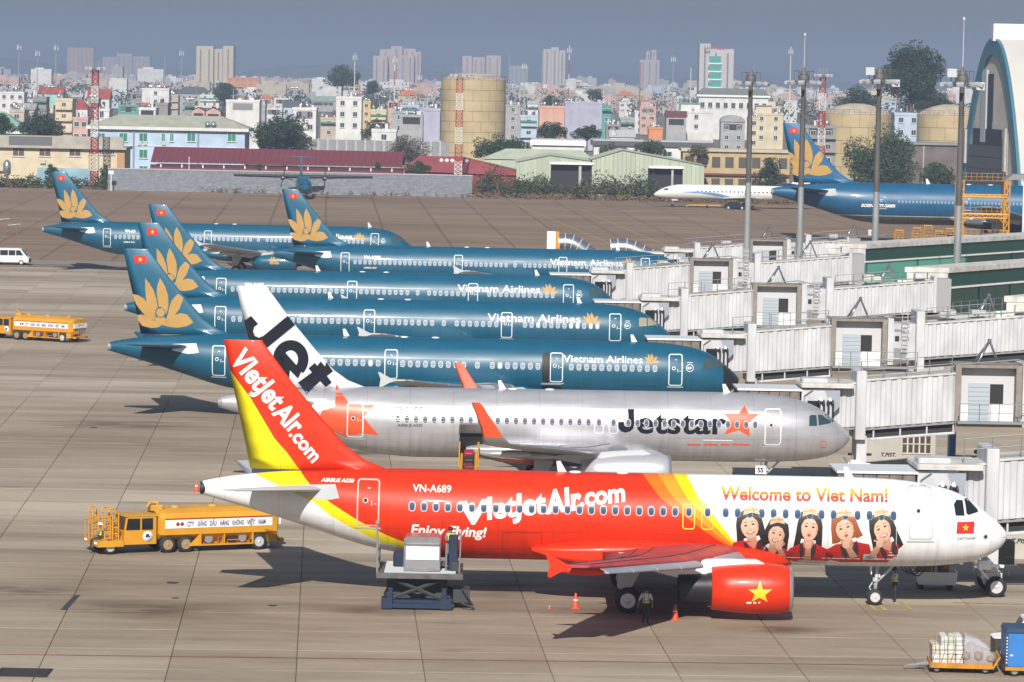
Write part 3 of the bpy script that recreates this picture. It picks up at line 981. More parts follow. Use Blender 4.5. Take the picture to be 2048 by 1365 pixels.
# cockpit panes from photo points
ck = lambda pts: [loc_a(*q) for q in pts]
A = airliner('airliner', 'red and white airliner with yellow stripes and five smiling women painted on its side', pos_a, 37.57,
             dict(body=M_a, fin=M_a, stab=M_lgrey, wing=M_aw, slat=mat('slat grey', (0.36, 0.38, 0.43), 0.4, 0.3), fence=M_ar, cowl=M_ar, track=M_ar, fairing=M_ar, engine='short', slat_drop=1.0, tip_drop=.5, far_drop=.5, engine_z=1.45, plain_from=13.5, win_z=4.40, wing_s=11.75,
                  doors=[(sA(1833), 1.12, loc_a(1833, 1080)[1], loc_a(1833, 977)[1]), (sA(743), 1.05, loc_a(743, 1054)[1], loc_a(743, 962)[1])],
                  exits=[(sA(1412), .58, 3.6, 4.75), (sA(1375), .58, 3.6, 4.75)], exit_line=mat('yellow outline', (0.85, 0.62, 0.02), 0.5),
                  door_line=[M_lgrey, M_ln], door_mark=M_wht, win=((.335, .475), (.25, .395)), windows=win_a, win_mats=[M_awin, M_apane], nose_gear=6.1,
                  cockpit=[ck([(1911, 1013), (1918, 1005), (1931, 1007), (1932, 1035), (1913, 1034)]), ck([(1935.5, 1006), (1942, 1004), (1961, 1025), (1962, 1030), (1940, 1034), (1936, 1031)])],
                  seg=80, apu=M_dark, plate=M_lgrey, pylon=M_white), None)
RA = A['root']
M_tw = mat('white lettering', (0.80, 0.78, 0.76), 0.7, spec=.2)
fin_a = [o for o in COL.objects if o.parent == RA and o.name.startswith('tail_fin')][0]
fus_a = [o for o in COL.objects if o.parent == RA and o.name.startswith('fuselage')][0]
put_text(A, 'lettering', 'V', (921, 1049), (985, 1043), 46, M_tw, .04, .1)
put_text(A, 'lettering', 'IetJet', (974, 1038), (1094, 1025), 43, M_tw, .038, .12)
put_text(A, 'lettering', 'AIr', (1092, 1027), (1166, 1017), 44, M_tw, .038, .12)
put_text(A, 'lettering', '.com', (1160, 1013), (1252, 1003), 36, M_tw, .036, .1)
put_text(A, 'lettering', 'VN-A689', (825, 985), (902, 987), 14, M_tw, .014)
put_text(A, 'lettering', 'Enjoy Flying!', (821, 1069), (973, 1075), 21, M_tw, .03, .15)
put_text(A, 'lettering', 'AIRBUS A320', (640, 968), (707, 969), 6.5, M_tw, .04, .2)
# lettering down the fin
put_text(A, 'lettering', 'VIetJet', (458, 721), (545, 823), 43, M_tw, .03, .05, fin_a, .014, 1, dy=-.2)
put_text(A, 'lettering', 'AIr', (543, 827), (586, 872), 40, M_tw, .03, .05, fin_a, .014, 1, dy=-.2)
put_text(A, 'lettering', '.com', (577, 870), (625, 927), 30, M_tw, .03, .0, fin_a, .014, 1, dy=-.2)
lay(poly_bm(stroke([A['local'](*q, -.2) for q in ((552, 880), (528, 830), (505, 775), (470, 700))], .025)), A['bvh'], 'rudder_hinge', [M_seam], fin_a, .01)
# greeting in two tones, warm yellow above red
me = text_mesh('Welcome to Viet Nam!', .03, .08)
bm = fit_text(me, A['local'](1443, 1001), A['local'](1778, 1006), 25 * (pos_a.y - 1.9) / F)
M_g1, M_g2, M_g3 = mat('greeting yellow', (0.80, 0.42, 0.03), .5), mat('greeting orange', (0.74, 0.20, 0.02), .5), mat('greeting red', (0.52, 0.035, 0.015), .5)
slice_bm(bm, 50, .075)
y0_, y1_ = A['local'](1443, 1001), A['local'](1778, 1006)
for f in bm.faces:
    c = f.calc_center_median()
    t = (c.y - (y0_[1] + (y1_[1] - y0_[1]) * (c.x - y0_[0]) / (y1_[0] - y0_[0]))) / (25 * (pos_a.y - 1.9) / F)
    f.material_index = 0 if t > .62 else 1 if t > .36 else 2
lay(bm, A['bvh'], 'greeting_lettering', [M_g1, M_g2, M_g3], RA, .012)
flag(A, RA, A['local'](1933, 1058), .84, .54, -.02)
put_text(A, 'lettering', 'VIETNAM', (1915, 1082), (1953, 1082), 6, M_mgrey, .02)
# star on the engine cowl
cowl_a = [o for o in COL.objects if o.parent == RA and o.name.startswith('engine_cowl')][0]
lay(poly_bm([([A['local'](*q, -6.8) for q in ((1520, 1161), (1525.5, 1179), (1544, 1178.5), (1530, 1190), (1535, 1204), (1519, 1195), (1503, 1204), (1509, 1188), (1497, 1179), (1514, 1178.5))], 0)]), A['ebvh'], 'star_emblem', [M_flagyel], cowl_a, .012, dz=.1, dx=.3)
lay(poly_bm(px_polys(A, [(((1493, 1204), (1503, 1204), (1503, 1208), (1493, 1208)), 0), (((1507, 1204), (1512, 1204), (1512, 1208), (1507, 1208)), 0), (((1516, 1205), (1520, 1203), (1521, 1206), (1517, 1208)), 0)], -6.8)), A['ebvh'], 'service_marking', [M_tw], cowl_a, .012)
# hatches and lines on the belly side
for q in (((1005, 1065), (1083, 1066)), ((1005, 1065), (1005, 1100)), ((1083, 1066), (1083, 1100))):
    lay(poly_bm(stroke([A['local'](*z) for z in q], .03)), A['bvh'], 'hatch_seam', [mat('red seam', (0.22, 0.01, 0.006), .6)], RA, .008)
for s, (x0, x1, y0, y1) in (('hatch', (1792, 1793.5, 1040, 1124)),):
    lay(poly_bm([([A['local'](*q) for q in ((x0, y1), (x1, y1), (x1, y0), (x0, y0))], 0)]), A['bvh'], 'hatch_seam', [M_lgrey], RA, .008)
lay(poly_bm([(ellipse_pts(*A['local'](1975, 1078), .14, .14), 0), (ellipse_pts(*A['local'](1975, 1078), .08, .08), 1)]), A['bvh'], 'sensor_plate', [M_lgrey, M_dark], RA, .01, dx=.2, loff=.004)
lay(poly_bm([(rrect(*[f for f in (A['local'](1728, 1122)[0], A['local'](1755, 1122)[0])], A['local'](1740, 1123)[1], A['local'](1740, 1110)[1], .06), 0), (ellipse_pts(*A['local'](1742, 1117), .2, .09), 1)]), A['bvh'], 'service_panel', [M_lgrey, M_mgrey], RA, .022, loff=.004)

# ---- the five painted women
M_sk = mat('painted skin', (0.70, 0.42, 0.30), .5)
M_sk2 = mat('painted skin shade', (0.55, 0.29, 0.19), .5)
M_hb = mat('painted black hair', (0.022, 0.016, 0.016), .5)
M_ha = mat('painted auburn hair', (0.30, 0.075, 0.02), .5)
M_ht = mat('painted tan cap', (0.52, 0.38, 0.24), .5)
M_hp = mat('painted cap check', (0.42, 0.20, 0.10), .5)
M_dr = mat('painted red dress', (0.50, 0.018, 0.012), .5)
M_sc = mat('painted dark scarf', (0.055, 0.025, 0.03), .5)
M_lp = mat('painted lips', (0.50, 0.06, 0.06), .5)
M_th = mat('painted teeth', (0.78, 0.74, 0.70), .5)
PM = [M_dr, M_hb, M_sk, M_sk2, M_ht, M_hp, M_lp, M_th, M_sc, M_ha]
def woman(cx, cy, w, hgt, tilt, hair, sh, hand, smile, hat=(0, -1), long=1.0, parent=RA):
    """portrait with face centre (cx, cy), face size w x hgt in photo pixels"""
    c, s_ = math.cos(math.radians(tilt)), math.sin(math.radians(tilt))
    P_ = lambda u, v: (cx + (u * c - v * s_) * w, cy + (u * s_ + v * c) * hgt)
    H = 9 if hair == 'a' else 1
    E = lambda u, v, ru, rv, n=14, a0=0, a1=360: [P_(u + ru * math.cos(math.radians(a0 + (a1 - a0) * k / n)), v + rv * math.sin(math.radians(a0 + (a1 - a0) * k / n))) for k in range(n + (0 if a1 - a0 >= 360 else 1))]
    L = []
    L.append(([P_(-.78, -.2), P_(-.6, -.75), P_(0, -.92), P_(.6, -.75), P_(.80, -.2), P_(.86, .5 * long), P_(.95, 1.15 * long), P_(.62, 1.25 * long), P_(.45, .6), P_(-.45, .6), P_(-.62, 1.15 * long), P_(-.92, 1.05 * long), P_(-.84, .4 * long)], H))
    shp = [(cx + x, cy + y) for x, y in sh]
    L.append((shp, 0))
    L.append(([P_(-.26, .4), P_(.26, .4), P_(.30, .92), P_(.05, 1.3), P_(-.30, .92)], 3))
    L.append(([P_(-.52, .80), P_(-.30, .9), P_(-.14, 1.4), P_(-.30, 1.7), P_(-.48, 1.3)], 8))
    L.append(([P_(.30, .9), P_(.54, .8), P_(.52, 1.35), P_(.34, 1.75), P_(.16, 1.4)], 8))
    L.append((E(0, 0, .52, .66, 18), 2))
    L.append(([P_(.30, -.55), P_(.52, -.2), P_(.50, .15), P_(.34, .45), P_(.40, .05), P_(.36, -.3)], 3))
    L.append(([P_(-.56, -.02), P_(-.50, -.42), P_(-.18, -.68), P_(.2, -.70), P_(.5, -.42), P_(.58, 0), P_(.46, -.22), P_(.26, -.44), P_(-.02, -.5), P_(-.34, -.38), P_(-.48, -.16)], H))
    for e in (-.22, .22):
        L.append((E(e, -.06, .10, .045, 8), 1))
        L.append(([P_(e - .14, -.20), P_(e, -.25), P_(e + .14, -.20), P_(e, -.21)], 1))
    L.append(([P_(-.05, .16), P_(.06, .16), P_(.08, .21), P_(-.07, .21)], 3))
    if smile:
        L.append((E(0, .30, .24, .15, 10, 0, 180), 6))
        L.append(([P_(-.17, .315), P_(.17, .315), P_(.10, .39), P_(-.10, .39)], 7))
    else:
        L.append((E(0, .36, .11, .075, 10), 6))
    u, v = hat
    hx, hy = cx + u * w, cy - .72 * hgt
    L.append(([(hx - .50 * w, hy + .16 * hgt), (hx - .40 * w, hy - .20 * hgt), (hx - .1 * w, hy - .32 * hgt), (hx + .32 * w, hy - .26 * hgt), (hx + .50 * w, hy + .12 * hgt), (hx, hy + .02 * hgt)], 4))
    for k in (.02,):
        L.append(([(hx + k * w, hy - .26 * hgt), (hx + (k + .07) * w, hy - .26 * hgt), (hx + (k + .2) * w, hy + .04 * hgt), (hx + (k + .12) * w, hy + .04 * hgt)], 5))
    L.append(([(hx - .45 * w, hy - .14 * hgt), (hx + .42 * w, hy - .16 * hgt), (hx + .44 * w, hy - .11 * hgt), (hx - .46 * w, hy - .08 * hgt)], 5))
    if hand:
        (a, b_), fl = hand, 1 if hand[0][0] > hand[1][0] else -1
        (ax, ay), (bx, by) = (cx + a[0], cy + a[1]), (cx + b_[0], cy + b_[1])
        d = Vector((bx - ax, by - ay))
        n_ = Vector((-d.y, d.x)).normalized() * w * .17
        L.append(([(ax - n_.x * .8, ay - n_.y * .8), (ax + n_.x * .8, ay + n_.y * .8), (bx + n_.x * 1.3, by + n_.y * 1.3), (bx - n_.x * 1.3, by - n_.y * 1.3)], 3))
        L.append((ellipse_pts(ax, ay, w * .24, w * .26, 12), 2))
        for k in range(4):
            a_ = math.radians(-150 + 34 * k)
            tx, ty = ax + math.cos(a_) * w * (.44 + .05 * (k in (1, 2))), ay + math.sin(a_) * w * .46
            e = Vector((-(ty - ay), tx - ax)).normalized() * w * .055
            L.append(([(ax + e.x, ay + e.y), (tx + e.x * .8, ty + e.y * .8), (tx - e.x * .8, ty - e.y * .8), (ax - e.x, ay - e.y)], 2))
        L.append(([(ax + w * .16, ay - w * .12), (ax + w * .36, ay - w * .26), (ax + w * .40, ay - w * .16), (ax + w * .20, ay + w * .06)], 3))
    # every layer its own height so that the print never flickers
    bm = bmesh.new()
    lev = bm.verts.layers.float.new('lev')
    for i, (pts, mi) in enumerate(L):
        vs = []
        for q in pts:
            x, z = A['local'](*q)
            v_ = bm.verts.new((x, z, 0))
            v_[lev] = .005 + .0018 * i
            vs.append(v_)
        f = bm.faces.new(vs)
        f.material_index = mi
        bmesh.ops.triangulate(bm, faces=[f])
    slice_bm(bm, 1.5, .2)
    for v_ in bm.verts:
        hit, nrm, _, _ = A['bvh'].ray_cast(Vector((v_.co.x, -60, v_.co.y)), Vector((0, 1, 0)))
        if hit is None:
            hit, nrm, _, _ = A['bvh'].find_nearest(Vector((v_.co.x, -1, v_.co.y)))
        v_.co = Vector(hit) + Vector((0, -1, 0)) * v_[lev]
    me = bpy.data.meshes.new('painted_woman')
    bm.to_mesh(me)
    bm.free()
    for m_ in PM:
        me.materials.append(m_)
    return obj('painted_woman', me, parent)
woman(1499, 1052, 34, 38, -11, 'b', [(-16, 30), (-32, 34), (-36, 46), (-20, 66), (6, 76), (30, 78), (36, 58), (22, 34)], None, True, (.12, -1))
woman(1553, 1070, 31, 36, 14, 'b', [(-14, 28), (-30, 36), (-38, 54), (-16, 58), (10, 60), (30, 58), (34, 44), (16, 28)], ((5, 24), (16, 52)), True, (.05, -1), .9)
woman(1619, 1056, 32, 40, 6, 'b', [(-14, 30), (-38, 42), (-52, 60), (-30, 72), (0, 75), (36, 75), (50, 62), (40, 46), (12, 32)], ((-2, 36), (-2, 68)), False, (.05, -1), 1.35)
woman(1689, 1058, 34, 38, -16, 'a', [(-18, 32), (-36, 44), (-36, 64), (-4, 72), (40, 72), (56, 54), (50, 32), (22, 26)], ((4, 32), (22, 62)), False, (0, -1), .55)
woman(1764, 1058, 32, 40, -22, 'b', [(-6, 36), (-42, 64), (-30, 72), (14, 72), (34, 52), (34, 34), (24, 26)], ((-4, 30), (-18, 58)), True, (-.02, -1), 1.1)

# ---- teal aircraft
def teal_mat(zb=2.08, body=(0.002, 0.083, 0.152)):
    m, sp, math_, mix, curve, finish = zone_mat('teal livery', 0.42, 0.13)
    c = mix(math_('GREATER_THAN', sp.outputs[2], zb), (0.55, 0.55, 0.55), body)
    c = mix(math_('LESS_THAN', sp.outputs[2], zb - .08), c, (0.10, 0.105, 0.11))
    finish(c)
    return m
M_teal = teal_mat()
M_tealp = mat('teal gloss paint', (0.002, 0.083, 0.152), .38, coat=.22, var=.06, scale=.6)
M_tealf = mat('teal fin paint', (0.0025, 0.092, 0.168), .46, coat=.15, var=.05, scale=.6)
M_vwing = mat('grey wing skin', (0.42, 0.42, 0.42), .45, var=.1, scale=.5)
M_vfr = mat('white window frame', (0.46, 0.50, 0.53), .6, spec=.2)
M_vpane = mat('grey window pane', (0.22, 0.26, 0.33), .35, spec=.3)
M_vln = mat('white door outline', (0.72, 0.76, 0.78), .5)
M_skyl = mat('silver print', (0.55, 0.60, 0.64), .5)
VWIN = [6.0 + .533 * k for k in range(12)] + [14.2 + .533 * k for k in range(7)] + [18.45, 19.4] + [19.95 + .533 * k for k in range(8)] + [25.4 + .533 * k for k in range(20)]
VDOOR = [(4.55, .98, 3.02, 5.22), (13.35, .92, 3.12, 5.16), (24.5, .92, 3.12, 5.16), (36.6, .95, 3.05, 5.18)]
VCK = [[(-2.62, 4.22), (-2.62, 4.82), (-2.50, 4.92), (-1.98, 4.88), (-1.95, 4.25)], [(-1.88, 4.27), (-1.90, 4.88), (-1.72, 4.87), (-1.18, 4.45), (-1.14, 4.33)], [(-1.10, 4.34), (-1.13, 4.45), (-1.45, 4.75), (-1.02, 4.52), (-.86, 4.34)]]
GRP = 'teal airliners parked in a row'
def teal_plane(label, nose, win, txt, base, cap, lot, reg, extra=None, yaw=0.0, nlot=True, mark='AIRBUS A321', doors=VDOOR):
    pos = place(nose, win)
    P = dict(body=M_teal, fin=M_tealf, stab=M_tealp, wing=M_vwing, slat=M_bare, fence=M_lgrey, cowl=M_tealp, track=M_lgrey, fairing=M_tealp, lip=mat('purple lip', (.12, .015, .10), .4), core=M_bare, pylon=M_lgrey,
             doors=doors, door_line=M_vln, door_mark=M_vln, win=((.34, .48), (.25, .38)), windows=VWIN, win_mats=[M_vfr, M_vpane], cockpit=VCK, cock_mat=mat('tinted cockpit glass', (0.05, 0.075, 0.08), .1), gdoor=M_lgrey, yaw=yaw, seg=56)
    P.update(extra or {})
    A = airliner('airliner', label, pos, 44.51, P, GRP)
    r = A['root']
    fin = [o for o in COL.objects if o.parent == r and o.name.startswith('tail_fin')][0]
    if txt:
        put_text(A, 'lettering', txt, base[0], base[1], cap, M_tw, .008, 0)
    if lot:
        k = (pos.y - 1.9) / F
        x, z = A['local'](*lot[0])
        lotus(A, r, (x, z), lot[1] / 440 * k, lot[1] / 440 * k * .78, None, False)
    lotus(A, fin, (-44.51 + 3.78 - .02, 7.05 - .55), .2784 / 28.3, .2784 / 28.3, None)
    flag(A, fin, (-44.51 + 2.15, 11.05), .86, .54, .04)
    if reg:
        put_text(A, 'lettering', reg[0], reg[1], reg[2], reg[3], M_tw, .04)
        L_ = 44.51
        put = fit_text(text_mesh(mark, .03, .2), (-L_ + 9.9, 3.55), (-L_ + 11.3, 3.55), .16)
        lay(put, A['bvh'], 'lettering', [M_tw], r, .012)
    # ring emblem behind the cockpit
    lay(poly_bm(ring_polys(ellipse_pts(-3.55, 4.28, .27, .27, 18), ellipse_pts(-3.55, 4.28, .22, .22, 18)) + [(ellipse_pts(-3.58, 4.28, .16, .09, 10), 0), (rrect(-3.75, -3.35, 4.62, 4.67, .01, 2), 0)]), A['bvh'], 'round_emblem', [M_skyl], r, .012)
    lay(poly_bm(stroke([(-8.2, 2.95), (-5.9, 2.95)], .03) + stroke([(-14.8, 2.75), (-13.2, 2.75)], .025)), A['bvh'], 'hatch_seam', [mat('teal seam', (.001, .03, .07), .6)], r, .008)
    return A
V1 = teal_plane('teal airliner with a black nose tip and its second door standing open', (1477, 765), (1000, 731), 'Vietnam Airlines', ((1124, 723.6), (1284, 726.6)), 14.5, ((1303, 725.5), 30), None,
                dict(radome=mat('black nose paint', (.012, .013, .02), .45), blinds=[VWIN[k] for k in (17, 30)]), doors=[VDOOR[0], (12.9, .92, 3.12, 5.16), VDOOR[2], VDOOR[3]])
V2 = teal_plane('teal airliner with tan cockpit screens and white blinds in its front cabin windows', (1340, 679), (890, 647), 'Vietnam Airlines', ((975, 643), (1161, 646.5)), 16, ((1184, 647), 35), None,
                dict(blinds=[VWIN[k] for k in (0, 1, 3, 4, 9)], cock_mat=mat('cockpit sun screen', (.30, .28, .20), .3)))
V3 = teal_plane('teal airliner marked VN-A609 with a lotus on its half hidden tail', (1234, 606), (822, 586), 'Vietnam Airlines', ((915, 583.5), (1080, 586.5)), 14.5, ((1100, 587), 31), ('VN-A609', (489, 572.5), (527, 573), 6.5))
V4 = teal_plane('teal airliner marked VN-A390 with its nose hidden behind a boarding bridge', (1374, 545), (925, 529), 'Vietnam Airlines', ((1100, 530.5), (1245, 533)), 12.5, ((1260, 533), 28), ('VN-A390', (727, 517.5), (761, 518), 5.8))
V5 = teal_plane('teal airliner farthest left in the row with its engine and landing gear in view', (826, 497), (555, 481), 'Vietnam Airlines', ((580, 476.5), (704, 479)), 10.5, ((720, 479.5), 23), ('VN-A3', (249, 465), (270, 466), 5.5), dict(aerials=(5.0, 31.0)))
# engine emblem of the far one
e5 = [o for o in COL.objects if o.parent == V5['root'] and o.name.startswith('engine_cowl')][0]
lotus(V5, e5, (-(V5['k0'] - 1.3) - 2.6, 1.62), .0030, .0026, None, False, V5['ebvh'])
# open second door of the first teal aircraft
r = V1['root']
lay(poly_bm([(rrect(-13.9, -13.35, 3.10, 5.12, .12), 0)]), V1['bvh'], 'doorway', [M_dark], r, .016)
MB().box(-13.95, -12.55, -2.25, -2.0, 2.96, 3.05).build('door_step', M_mgrey, r)
# ---- silver aircraft
pos_j = place((1702, 893), (1100, 843))
M_sil, sp, math_, mix, curve, finish = zone_mat('silver livery', 0.36, 0.12, 0.45)
finish(mix(math_('GREATER_THAN', sp.outputs[2], 30.0), (0.48, 0.48, 0.51), (0.48, 0.48, 0.51)))
M_finw = mat('white fin paint', (0.58, 0.58, 0.60), .5, coat=.05, var=.04, scale=.7)
M_or = mat('orange paint', (0.66, 0.085, 0.025), .4, coat=.2)
M_blk = mat('black lettering', (0.012, 0.014, 0.021), .8, spec=.12)
M_silw = mat('silver wing skin', (0.40, 0.40, 0.41), .4, 0.4, var=.1, scale=.5)
M_swl = mat('thin white outline', (0.74, 0.74, 0.76), .5)
sJ = lambda px: (1702 - px) / 33.75
win_j = [sJ(1503 - 18.1 * k) for k in range(15)] + [sJ(1220), sJ(1191)] + [sJ(1170 - 18.05 * k) for k in range(22)]
J = airliner('airliner', 'silver airliner with a white fin, orange stars and upturned orange wing tips', pos_j, 37.57,
             dict(body=M_sil, fin=M_finw, stab=M_silw, wing=M_silw, slat=M_bare, sharklet=M_or, far_drop=.7, wing_s=12.55, cowl=mat('silver cowl', (.60, .60, .63), .3, .5, coat=.3, var=.06, scale=.7), track=M_silw, fairing=M_sil, core=M_bare, pylon=M_lgrey,
                  doors=[(4.82, 1.0, 3.0, 5.15), (29.5, .98, 3.05, 5.1)], exits=[(sJ(1220), .55, 3.55, 4.75), (sJ(1191), .55, 3.55, 4.75)], door_line=M_swl, door_mark=M_wht,
                  win=((.315, .455), (.255, .395)), windows=win_j, win_mats=[mat('silver window frame', (.58, .58, .60), .6, spec=.2), mat('slate window pane', (.10, .11, .14), .2)], seg=72,
                  cockpit=[[(-2.66, 4.16), (-2.62, 4.72), (-2.5, 4.78), (-2.18, 4.76), (-2.16, 4.16)], [(-2.06, 4.18), (-2.08, 4.78), (-1.78, 4.74), (-1.28, 4.34), (-1.30, 4.28)], [(-1.2, 4.3), (-1.25, 4.42), (-1.62, 4.76), (-1.3, 4.72), (-.95, 4.34)]],
                  cock_mat=mat('green cockpit glass', (.03, .06, .07), .08)), None)
RJ = J['root']
fin_j = [o for o in COL.objects if o.parent == RJ and o.name.startswith('tail_fin')][0]
star_t = [(661, 769.6), (688.7, 806.8), (739.4, 808.5), (716.6, 832.6), (747.3, 869), (712, 866), (680, 874), (655, 862), (628, 832), (634, 818), (659, 812)]
lay(poly_bm(px_polys(J, [(star_t, 0)])), J['bvh'], 'star_emblem', [M_or], RJ, .006)
z7 = lambda x, y: (1250 + x * .2686, 740 + y * .2686)
lay(poly_bm(px_polys(J, [([z7(*q) for q in ((885, 270), (912, 332), (992, 334), (908, 400), (920, 502), (832, 452), (720, 487), (778, 398), (722, 328), (838, 330))], 0)])), J['bvh'], 'star_emblem', [M_or], RJ, .009)
z6 = lambda x, y: (850 + x * .2686, 720 + y * .2686)
lay(poly_bm(px_polys(J, [([z6(*q) for q in ((1490, 368), (1537, 368), (1537, 470), (1528, 510), (1505, 532), (1470, 541), (1437, 532), (1416, 506), (1410, 462), (1457, 460), (1461, 488), (1474, 497), (1486, 488), (1490, 470))], 0)])), J['bvh'], 'lettering', [M_blk], RJ, .006)
put_text(J, 'lettering', 'etstar', (1267, 865.6), (1449, 868.5), 46, M_blk, .026, 0, off=.006, space=1.03)
put_text(J, 'lettering', '9V-JSS', (785, 822), (836, 823), 10.5, M_blk, .0)
put_text(J, 'lettering', 'AIRBUS A320', (785, 851), (835, 851.5), 5.5, M_blk, .01)
zf = lambda x, y: (400 + x * .2931, 560 + y * .2931)
fj = lambda pts: [J['local'](*zf(*q), -.2) for q in pts]
bigJ = fj([(318, 232), (366, 287), (340, 308), (331, 338), (343, 370), (372, 382), (402, 370), (569, 232), (618, 297), (440, 442), (405, 468), (350, 450), (312, 415), (296, 370), (270, 268)])
bigt = fj([(795, 545), (825, 580), (832, 548), (880, 615), (838, 645), (872, 690), (830, 722), (792, 680), (700, 765), (640, 690), (735, 620), (712, 592), (755, 555), (772, 575)])
eo = [(590 + 122 * math.cos(math.radians(a)), 530 + 132 * math.sin(math.radians(a))) for a in range(95, 412, 12)]
ei = [(590 + 50 * math.cos(math.radians(a)), 530 + 62 * math.sin(math.radians(a))) for a in range(95, 412, 12)]
ep = [(fj([eo[i], eo[i + 1], ei[i + 1], ei[i]]), 0) for i in range(len(eo) - 1)]
ep.append((fj([(500, 520), (540, 470), (665, 610), (640, 662)]), 0))
lay(poly_bm([(bigJ, 0), (bigt, 0)] + ep), J['bvh'], 'lettering', [M_blk], fin_j, .016, dz=.3, dx=.25)
lay(poly_bm(px_polys(J, [(((1402, 880), (1462, 881.5), (1462, 883.5), (1402, 882)), 0)])), J['bvh'], 'handle_strip', [M_swl], RJ, .02)
for k, (a, b_) in enumerate(((1370, 1398), (1403, 1432), (1438, 1456), (1460, 1497))):
    lay(poly_bm(px_polys(J, [(((a, 889), (b_, 890), (b_, 893), (a, 892)), 0)])), J['bvh'], 'slogan_strip', [M_or], RJ, .012)
lay(poly_bm(ring_polys([J['local'](*q) for q in ((1642, 886), (1655, 886), (1655, 900), (1642, 900))], [J['local'](*q) for q in ((1643, 887.5), (1654, 887.5), (1654, 898.5), (1643, 898.5))])), J['bvh'], 'warning_square', [M_or], RJ, .012)
# nose wheel door number
p = at(1522, 943, pos_j.y - .4)
t = text_mesh('SS', .03)
t.transform(Matrix.Translation((p.x - pos_j.x - .22, -.40, p.z - .12)) @ Matrix.Rotation(math.pi / 2, 4, 'X') @ Matrix.Scale(.4, 4))
t.materials.append(M_blk)
obj('lettering', t, RJ)
MB().box(p.x - pos_j.x - .34, p.x - pos_j.x + .30, -.385, -.35, p.z - .22, p.z + .28).build('gear_door', M_white, RJ)
# rear orange part of the belly fairing
lay(poly_bm(px_polys(J, [(((972, 917), (1010, 912), (1060, 906), (1110, 909), (1112, 932), (1085, 934), (1040, 929), (1000, 922)), 0)])), J['fbvh'], 'fairing_paint', [M_or], RJ, .02)
# open rear cargo hold
x0, z0 = J['local'](909, 912)
x1, z1 = J['local'](969, 866)
lay(poly_bm([(rrect(x0, x1, z0, z1, .06), 0)]), J['bvh'], 'cargo_doorway', [M_dark], RJ, .014)
yy = -1.62
MB().add([(x0 - .05, -2.0, z1 + .02), (x1 + .05, -2.0, z1 + .02), (x1 + .05, -3.05, z1 + .62), (x0 - .05, -3.05, z1 + .62), (x0 - .05, -2.0, z1 + .12), (x1 + .05, -2.0, z1 + .12), (x1 + .05, -3.1, z1 + .72), (x0 - .05, -3.1, z1 + .72)],
         [(0, 1, 2, 3), (7, 6, 5, 4), (0, 4, 5, 1), (1, 5, 6, 2), (2, 6, 7, 3), (3, 7, 4, 0)]).build('cargo_door', M_sil, RJ)

V1['root'].scale = (.993,) * 3
RJ.scale = (.992,) * 3

# the silver aircraft stands a few degrees off the row
a_ = math.radians(2.5)
RJ.rotation_euler = (0, 0, a_)
RJ.location = Vector(RJ.location) + Vector((-18.8, 0, 0)) - Vector((-18.8 * math.cos(a_), -18.8 * math.sin(a_), 0))
# ================================================================== BOARDING BRIDGES, GLASS PIER, MASTS
M_bw = mat('white bridge panel', (0.47, 0.48, 0.50), 0.55, var=0.17, scale=1.1, stretch=(1, 1, .35))
M_bw2 = mat('weathered bridge roof', (0.50, 0.49, 0.46), 0.75, var=0.25, scale=1.2)
M_can = mat('grey brown canopy fabric', (0.17, 0.145, 0.12), 0.9, var=0.25, scale=2.5, bump=.3)
M_frame = mat('grey brown bay frame', (0.23, 0.21, 0.18), 0.8, var=0.15, scale=2)
M_bay = mat('bay wall', (0.50, 0.50, 0.52), 0.7)
M_door = mat('blue grey shutter', (0.36, 0.42, 0.47), 0.6)
M_rail = mat('galvanised rail', (0.21, 0.22, 0.23), 0.55, 0.2)
M_rub = mat('black rubber hose', (0.015, 0.015, 0.017), 0.6)
M_green = mat('dark green glass', (0.008, 0.05, 0.034), 0.12, spec=0.6)
M_green2 = mat('green band panel', (0.010, 0.060, 0.042), 0.45)
M_green3 = mat('pale green glass', (0.10, 0.36, 0.27), 0.2)
M_steel = mat('bright duct metal', (0.42, 0.42, 0.44), 0.28, 0.85)
M_conc = mat('pale concrete', (0.42, 0.41, 0.38), 0.85, var=0.15, scale=0.7)
